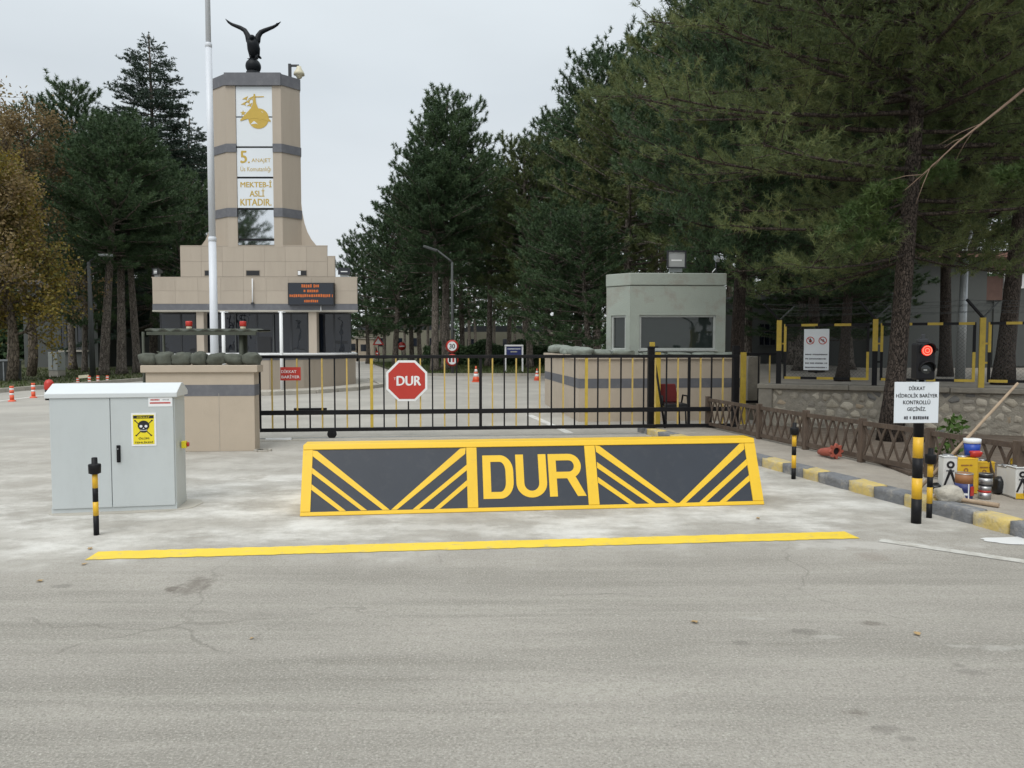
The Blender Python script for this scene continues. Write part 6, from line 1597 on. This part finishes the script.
for i, (px, Y, yt) in enumerate(((90, 66, 150), (120, 72, 140), (160, 70, 150), (200, 68, 170), (60, 74, 150), (-10, 62, 130), (-45, 58, 130), (10, 72, 140), (35, 68, 150), (180, 76, 160), (140, 80, 150))):
    tree_px('far', px, Y, yt, 'dark pine far back in the wood left of the tower', group='far pines left of the tower', rz=i * 1.7, sxy=1.1)
# autumn trees
M['paletrunk'] = bark_mat("pale_bark", (0.13, 0.105, 0.08), (0.26, 0.215, 0.165), .8)
def broadleaf(seed, h, cb, R, r0, nl, leaf, m, cols_split=None, bare=.3):
    rng = np.random.default_rng(seed); b = MB(); zs_ = np.linspace(0, h * .8, 12)
    tr = lambda z: np.array([.35 * sin(z * .5 + 1), .2 * sin(z * .7), z])
    b.tube([tr(z) for z in zs_], [r0 * (1 - z / h) + .02 for z in zs_], 10, jit=.08); tips = []
    def grow(p, d, L, r, lev):
        P_ = [p.copy()]
        for i in range(4):
            d = norm(d + rng.normal(0, .16, 3) + np.array([0, 0, .05])); p = p + d * L / 4; P_.append(p.copy())
        b.tube(P_, [r * (1 - .6 * i / 4) for i in range(5)], 5 if lev < 2 else 3, cap=False)
        if lev >= 3: tips.append((P_[2], d)); tips.append((P_[4], d)); return
        for k in range(4 if lev < 2 else 3):
            q = P_[rng.integers(1, 5)]; grow(q, norm(d * .7 + rng.normal(0, .6, 3) + np.array([0, 0, .12])), L * rng.uniform(.5, .75), r * .5, lev + 1)
    for k in range(15):
        z = cb + (h * .8 - cb) * k / 15; a = k * 2.4; e = .15 + .7 * k / 15
        grow(tr(z), np.array([cos(a) * cos(e), sin(a) * cos(e), sin(e)]), R * (.75 - .25 * k / 15), .07, 0)
    tips_p = np.array([t[0] for t in tips]); n_ = len(tips_p); idx = rng.integers(0, n_, nl)
    keep = rng.random(n_) > bare; idx = idx[keep[idx]]
    c = tips_p[idx] + rng.normal(0, .24, (len(idx), 3)); u = norm(rng.normal(0, 1, (len(idx), 3))); v = norm(np.cross(u, rng.normal(0, 1, (len(idx), 3))))
    s = leaf * .74 * rng.uniform(.6, 1.2, (len(idx), 1))
    V = np.stack([c - u * s * .6, c + v * s * .38, c + u * s * .6, c - v * s * .38], 1).reshape(-1, 3); k4 = np.arange(len(idx)) * 4
    T = np.concatenate([np.stack([k4, k4 + 1, k4 + 2], 1), np.stack([k4, k4 + 2, k4 + 3], 1)])
    return b.mesh('trunk', 'paletrunk'), np_mesh('crown', V, T, m)
for seed, px, Y, h, cb, R, m, nl, bare, lab in ((31, 3, 32, 11.0, 2.0, 2.5, 'autumn', 30000, .26, 'yellow green autumn tree at the left edge with a pale forked trunk'), (32, 24, 37, 14.6, 4.4, 2.9, 'autumnb', 20000, .42, 'half bare brown autumn tree behind the yellow one at the left'), (33, -48, 30, 12.5, 2.6, 3.4, 'autumnb', 24000, .25, 'brown leaved tree cut by the left edge of the picture')):
    tr, cr_ = broadleaf(seed, h, cb, R, .20, nl, .17, m, bare=bare); q = at(px, 345, Y)
    t = thing('autumn_tree', lab, 'tree', (q.x, Y, 0), 0, 'autumn trees at the left edge'); link('trunk', tr, t); link('crown', cr_, t)
# a pine on the approach side, seen only in the mirror panel of the tower
tree('tall', (-27, -17, 0), 'pine behind the viewer, seen mirrored in the lowest glass panel of the tower', rz=1.0, s=.95)

# ------------------------------------------------------------------ lawns, hedge, far walls
M['lawn'] = mat("lawn_earth", (0.060, 0.068, 0.026), 1.0, var=.35, scale=1.5, dirt=.6, dirt_col=(.11, .085, .045), dirt_scale=.8)
def lawn(name, poly, z, dens, seed, label=None):
    structure(sheet(name, poly, z, 'lawn', thick=.08))
    rng = np.random.default_rng(seed); P_ = np.array(poly); lo, hi = P_.min(0), P_.max(0); hi[1] = min(hi[1], lo[1] + 26)
    n_ = int(dens * (hi[0] - lo[0]) * (hi[1] - lo[1])); q = rng.uniform(lo, hi, (n_, 2))
    ins = np.zeros(n_, bool); j = len(P_) - 1
    for i in range(len(P_)):
        cnd = ((P_[i, 1] > q[:, 1]) != (P_[j, 1] > q[:, 1])) & (q[:, 0] < (P_[j, 0] - P_[i, 0]) * (q[:, 1] - P_[i, 1]) / (P_[j, 1] - P_[i, 1] + 1e-12) + P_[i, 0]); ins ^= cnd; j = i
    q = q[ins]; n_ = len(q); a = rng.uniform(0, 6.28, n_); hgt = rng.uniform(.06, .16, n_); w = .03
    c = np.stack([q[:, 0], q[:, 1], np.full(n_, z)], 1); dx = np.stack([np.cos(a), np.sin(a), np.zeros(n_)], 1)
    V = np.stack([c - dx * w, c + dx * w, c + np.stack([rng.normal(0, .05, n_), rng.normal(0, .05, n_), hgt], 1)], 1).reshape(-1, 3)
    o = link(name + '_grass', np_mesh('grass', V, np.arange(len(V)).reshape(-1, 3), 'grass')); o['kind'] = 'stuff'; o.name = 'grass'
lawn('lawn', [(-5.6, 39.9), (5.5, 39.9), (5.5, 150), (-40, 150), (-24, 120), (-13, 70)], .10, 34, 1)
lawn('lawn', [(-17.6, 22), (-17.3, 27), (-16.6, 34.5), (-14, 38), (-12.5, 44), (-20, 95), (-80, 95), (-80, 22)], .10, 16, 2)
kb2 = bpy.data.objects.new('lawn_kerb', None); COL.objects.link(kb2); kb2['kind'] = 'structure'
def kerb_line(pts, nm='kerb_block'):
    for i in range(len(pts) - 1):
        p0, p1 = Vector(pts[i]), Vector(pts[i + 1]); n_ = max(1, int((p1 - p0).length / 1.0))
        for j in range(n_):
            a, c_ = p0.lerp(p1, j / n_), p0.lerp(p1, (j + .985) / n_); MB().bar((a.x, a.y, .065), (c_.x, c_.y, .065), .16, .15).build(nm, 'slab', kb2)
kerb_line([(5.6, 39.75), (-5.6, 39.75)]); kerb_line([(-17.45, 22), (-17.15, 27), (-16.45, 34.5), (-13.9, 37.8)])
# clipped hedge behind the lawn
rng = np.random.default_rng(8)
q = np.stack([rng.uniform(-6.5, 4.5, 26000), 57 + rng.uniform(-.7, .7, 26000), rng.uniform(.1, 1.75, 26000)], 1); q[:, 2] *= 1 + .15 * np.sin(q[:, 0] * 2.3)
u = norm(rng.normal(0, 1, q.shape)); v = norm(np.cross(u, rng.normal(0, 1, q.shape)))
V = np.stack([q - u * .07, q + u * .07, q + v * .14], 1).reshape(-1, 3)
tag(link('hedge', np_mesh('hedge', V, np.arange(len(V)).reshape(-1, 3), 'pine')), 'dark evergreen hedge behind the lawn, between the grove trunks', 'hedge')
# the dark edge of the far wood closes every view between the trunks
rng = np.random.default_rng(9); parts_ = []
for x0, x1, y0, y1, zt, n_ in ((-110, 70, 150, 165, 11, 60000), (-75, -24, 78, 90, 9, 45000), (12, 70, 70, 82, 9, 45000)):
    c = np.stack([rng.uniform(x0, x1, n_), rng.uniform(y0, y1, n_), zt * rng.uniform(0, 1, n_) ** 1.1], 1); c[:, 2] *= .75 + .25 * np.sin(c[:, 0] * .9) * np.sin(c[:, 0] * .37 + 1)
    u = norm(rng.normal(0, 1, c.shape)); v = norm(np.cross(u, rng.normal(0, 1, c.shape))); parts_.append(np.stack([c - u * .22, c + u * .22, c + v * .55], 1).reshape(-1, 3))
V = np.concatenate(parts_)
o = link('far_wood', np_mesh('far_wood', V, np.arange(len(V)).reshape(-1, 3), 'pine')); o['kind'] = 'stuff'
# far pale walls glimpsed between the trunks
for i, (px0, px1, Y, h, m, lab) in enumerate(((356, 452, 135, 4.2, 'palewall', 'pale ochre building glimpsed far off between the left trunks of the grove'), (462, 566, 130, 3.8, 'palewall', 'pale building glimpsed far off between the grove trunks behind the blue board'))):
    a, c_ = at(px0, 345, Y), at(px1, 345, Y)
    t = thing('far_building', lab, 'building', ((a.x + c_.x) / 2, Y, 0), 0); w = c_.x - a.x
    MB().box((0, 4, h / 2), (w, 8, h)).build('wall', m, t); MB().prism([(-w / 2 - .5, h), (w / 2 + .5, h), (w / 2 - 1, h + 1), (-w / 2 + 1, h + 1)], 8, 'XZ', 0).build('roof', 'darkfr', t)
    for k_ in range(int(w / 3)): MB().box((-w / 2 + 1.5 + 3 * k_, -.03, h * .5), (1.2, .1, 1.4)).build('window', 'glassf', t)
# grey building with blue windows behind the left pines
p = at(30, 345, 52); a, c_ = at(24, 345, 52), at(98, 345, 52); w = c_.x - a.x
gb = thing('grey_building', 'dim grey building with a band of dark blue windows behind the left pines', 'building', (a.x, 52, 0), 0)
h = at(60, 285, 52).z
MB().box((w / 2, 5, h / 2), (w, 10, h)).build('wall', 'farwall', gb); MB().box((w / 2, 5, h + .15), (w + .6, 10.6, .3)).build('roof', 'stripe', gb)
x0, x1 = at(61, 345, 52).x - a.x, at(88, 345, 52).x - a.x; z0, z1 = at(60, 350, 52).z, at(60, 322, 52).z; n_ = 5
for i in range(n_):
    xa, xb = x0 + (x1 - x0) * i / n_, x0 + (x1 - x0) * (i + 1) / n_
    f = MB().prism([(xa, z0), (xb, z0), (xb, z1), (xa, z1)], .1, 'XZ', -.06, holes=[[(xa + .06, z0 + .06), (xb - .06, z0 + .06), (xb - .06, z1 - .06), (xa + .06, z1 - .06)]]).build('window', 'lampgrey', gb)
    MB().box(((xa + xb) / 2, -.01, (z0 + z1) / 2), (xb - xa - .11, .02, z1 - z0 - .11)).build('pane', 'glassf', f)
MB().box(((x0 + x1) / 2, -.08, z0 - .06), (x1 - x0 + .2, .2, .12)).build('sill', 'slab', gb)
# grey building with a tiled eave behind the barred fence
BYR = 27.0
a, c_ = at(868, 345, BYR), at(1075, 345, BYR); w = c_.x - a.x; h = at(900, 257, BYR).z - .8
rb = thing('side_building', 'grey rendered single storey building with a red tiled eave behind the barred fence', 'building', (a.x, BYR, .8), 0)
ws_ = at(985, 345, BYR).x - a.x
MB().box((ws_ / 2, 4, h / 2), (ws_, 8, h)).build('wall', 'farwall', rb)
MB().box(((w + ws_) / 2, 4.2, h / 2 - .45), (w - ws_, 8, h - .9)).build('wall', 'farwall', rb)
MB().prism([(-.45, 0), (8.4, 0), (8.4, .12), (-.45, .10)], w + .8, 'YZ', -.4).build('roof', 'tile', rb, loc=(0, 0, h)); MB().box((w / 2, -.48, h + .03), (w + .8, .05, .17)).build('eave_board', 'tile', rb)
for px0, px1, py0, py1 in ((1004, 1024, 272, 288), (1030, 1056, 272, 288)):
    xa, xb = at(px0, 345, BYR).x - a.x, at(px1, 345, BYR).x - a.x; za, zb_ = at(0, py1, BYR).z - .8, at(0, py0, BYR).z - .8
    f = MB().prism([(xa, za), (xb, za), (xb, zb_), (xa, zb_)], .16, 'XZ', .10, holes=[[(xa + .07, za + .07), (xb - .07, za + .07), (xb - .07, zb_ - .07), (xa + .07, zb_ - .07)]]).build('window', 'white', rb)
    MB().box(((xa + xb) / 2, .2, (za + zb_) / 2), (xb - xa - .12, .03, zb_ - za - .12)).build('pane', 'glassf', f)
xw0, xw1 = at(995, 345, BYR).x - a.x, w
MB().box(((xw0 + xw1) / 2, .17, (at(0, 300, BYR).z + .8) / 2 - .8), (xw1 - xw0, .08, at(0, 303, BYR).z - .8)).build('plaster_band', 'farwall', rb)
xa_, xb_ = at(984, 345, BYR).x - a.x, at(1003, 345, BYR).x - a.x; MB().box(((xa_ + xb_) / 2, .17, at(0, 288, BYR).z - .8), (xb_ - xa_, .1, at(0, 276, BYR).z - at(0, 300, BYR).z)).build('brick_patch', 'brickr', rb)
# second low building left: windows seen right of the booth
a2, c2 = at(742, 345, 33), at(796, 345, 33); w2 = c2.x - a2.x; h2 = at(0, 300, 33).z
b2 = thing('annex_building', 'dark grey low building with barred windows right of the booth', 'building', (a2.x, 33, 0), 0)
MB().box((w2 / 2, 3, h2 / 2), (w2, 6, h2)).build('wall', 'farwall', b2); MB().box((w2 / 2, 3, h2 + .1), (w2 + .5, 6.6, .2)).build('roof', 'stripe', b2)
for px0, px1 in ((741.5, 750), (758, 781)):
    xa, xb = max(.05, at(px0, 345, 33).x - a2.x), at(px1, 345, 33).x - a2.x; za, zb_ = at(0, 346, 33).z, at(0, 323, 33).z
    f = MB().prism([(xa, za), (xb, za), (xb, zb_), (xa, zb_)], .1, 'XZ', -.06, holes=[[(xa + .05, za + .05), (xb - .05, za + .05), (xb - .05, zb_ - .05), (xa + .05, zb_ - .05)]]).build('window', 'lampgrey', b2)
    for k_ in range(1, 4): MB().box((xa + (xb - xa) * k_ / 4, -.05, (za + zb_) / 2), (.03, .03, zb_ - za)).build('bar', 'lampgrey', f)
    MB().box((((xa + xb) / 2), -.01, (za + zb_) / 2), (xb - xa - .08, .02, zb_ - za - .08)).build('pane', 'glassf', f)
# galvanised pole
q0, q1 = at(959.5, 388, 16.5), at(965, 258, 16.5)
gpole = thing('galvanised_pole', 'leaning galvanised steel pole behind the barred fence', 'pole', (q0.x, 16.5, .8), 0)
e_ = Vector((q1.x - q0.x, 0, q1.z - .8)); MB().tube([(0, 0, 0), e_], [.10, .07], 10).build('shaft', 'galv', gpole); MB().tube([e_, e_ + Vector((.02, 0, .25)), e_ + Vector((.12, 0, .5)), e_ + Vector((.03, 0, .75))], .035, 8).build('bracket', 'galv', gpole)
# left lamp pole, service boxes, bollards
q = at(93, 376, 36.5); t = thing('street_lamp', 'grey lamp pole in front of the leaning pines on the left', 'street lamp', (q.x, 36.5, 0), 0); H = at(91, 262, 36.5).z
MB().tube([(0, 0, 0), (-.05, 0, H)], [.13, .08], 12).build('pole', 'lampgrey', t); MB().tube([(-.05, 0, H - .02), (.3, 0, H + .25), (.55, 0, H + .3)], .05, 8).build('arm', 'lampgrey', t); MB().box((.75, 0, H + .31), (.6, .22, .12)).build('lamp_head', 'galv', t, bevel=.03)
q = gp(54, 379); t = thing('service_box', 'tall narrow grey service box on a pale base by the left lawn', 'cabinet', (q.x, q.y, 0), radians(-12)); k_ = q.y / F_PX
MB().box((0, .2, 8.5 * k_ / 2), (11 * k_, .45, 8.5 * k_)).build('base', 'slab', t); MB().box((0, .2, (8.5 + 27) * k_ / 2), (11 * k_, .5, 18.5 * k_)).build('body', 'framegrey', t, bevel=.02); MB().box((0, -.055, (8.5 + 27) * k_ / 2), (.01, .02, 16 * k_)).build('door_gap', 'darkfr', t)
q = gp(2, 383); k_ = q.y / F_PX; t = thing('grey_bin', 'low wide grey metal container cut by the left edge', 'container', (q.x, q.y, 0), radians(8))
MB().box((0, .4, 11.5 * k_), (19 * k_, .9, 21 * k_)).build('body', 'lampgrey', t, bevel=.03); MB().box((0, .4, 22.6 * k_), (20.5 * k_, 1.0, 1.6 * k_)).build('lid', 'galv', t)
for i in range(4): MB().box((-8 * k_ + i * 5.3 * k_, -.06, 11.5 * k_), (.05, .03, 19 * k_)).build('rib', 'galv', t)
def delineator(px, py, top, lab):
    q = gp(px, py); k_ = q.y / F_PX; H = (py - top) * k_; t = thing('road_delineator', lab, 'delineator', (q.x, q.y, 0), 0, 'red and white road delineators')
    MB().lathe([(.10, 0), (.10, .03), (.05, .05)], n=14).build('foot', 'orange', t); lv = [.04, H * .42, H * .54, H * .74, H * .86, H]
    for i in range(5): MB().cyl((0, 0, lv[i]), .055, lv[i + 1] - lv[i], 12).build('band', 'white' if i in (1, 3) else 'orange', t)
delineator(12, 401.5, 386, 'leftmost red and white road delineator at the left edge of the road'); delineator(33.5, 397.8, 383, 'red and white delineator second from the left beside the red topped bollard')
for i, (px, py, tp_) in enumerate(((78, 385, 378), (89.5, 385, 376), (98, 384.5, 375.5), (107.5, 383.5, 375.5), (144.5, 386, 373))):
    delineator(px, py, tp_, ('first small delineator from the left along the far kerb', 'second small delineator along the far kerb', 'third small delineator along the far kerb', 'fourth small delineator along the far kerb', 'red delineator hard against the left guard wall')[i])
a, c_ = gp(79, 385), gp(89, 385)
tag(MB().bar((a.x, a.y, .32), (c_.x, c_.y, .36), .05, .12).build('barrier_board', 'cream'), 'pale board lying between the first two small delineators', 'board')
q = gp(49.5, 400); k_ = q.y / F_PX; t = thing('red_bollard', 'stout black bollard with a red domed cap left of the grey cabinet', 'bollard', (q.x, q.y, 0), 0)
MB().cyl((0, 0, 0), 3.9 * k_, 11 * k_, 16).build('post', 'black', t); MB().lathe([(4.3 * k_, 10.5 * k_), (4.6 * k_, 12.5 * k_), (4.4 * k_, 17 * k_), (2.8 * k_, 20 * k_), (0, 20.8 * k_)], n=18).build('red_cap', 'redp', t)
MB().cyl((0, 0, 6 * k_), 4.15 * k_, 2 * k_, 16).build('band', 'white', t)
# weed by the lattice fence
q = at(953, 450, 9.3)
rng = np.random.default_rng(3); n_ = 130; c = np.array([q.x, q.y, .12]) + np.stack([rng.normal(0, .09, n_), rng.normal(0, .07, n_), rng.uniform(.0, .62, n_)], 1)
u = norm(rng.normal(0, 1, (n_, 3))); v = norm(np.cross(u, rng.normal(0, 1, (n_, 3)))); s = .045
V = np.stack([c - u * s, c + v * s * .6, c + u * s, c - v * s * .6], 1).reshape(-1, 3); k4 = np.arange(n_) * 4
wd_ = thing('weed', 'leafy green weed growing between the lattice fence and the stone wall', 'plant', (0, 0, 0), 0)
link('leaves', np_mesh('leaves', V, np.concatenate([np.stack([k4, k4 + 1, k4 + 2], 1), np.stack([k4, k4 + 2, k4 + 3], 1)]), 'weed'), wd_)
b = MB()
for i in range(6): b.tube([(q.x, q.y, .11), (q.x + random.uniform(-.1, .1), q.y + random.uniform(-.06, .06), .4), (q.x + random.uniform(-.16, .16), q.y, .7)], .004, 4)
b.build('stem', 'weed', wd_)
print('OBJECT COUNT', len(bpy.data.objects), 'TRIS', sum(len(m.polygons) for m in bpy.data.meshes))
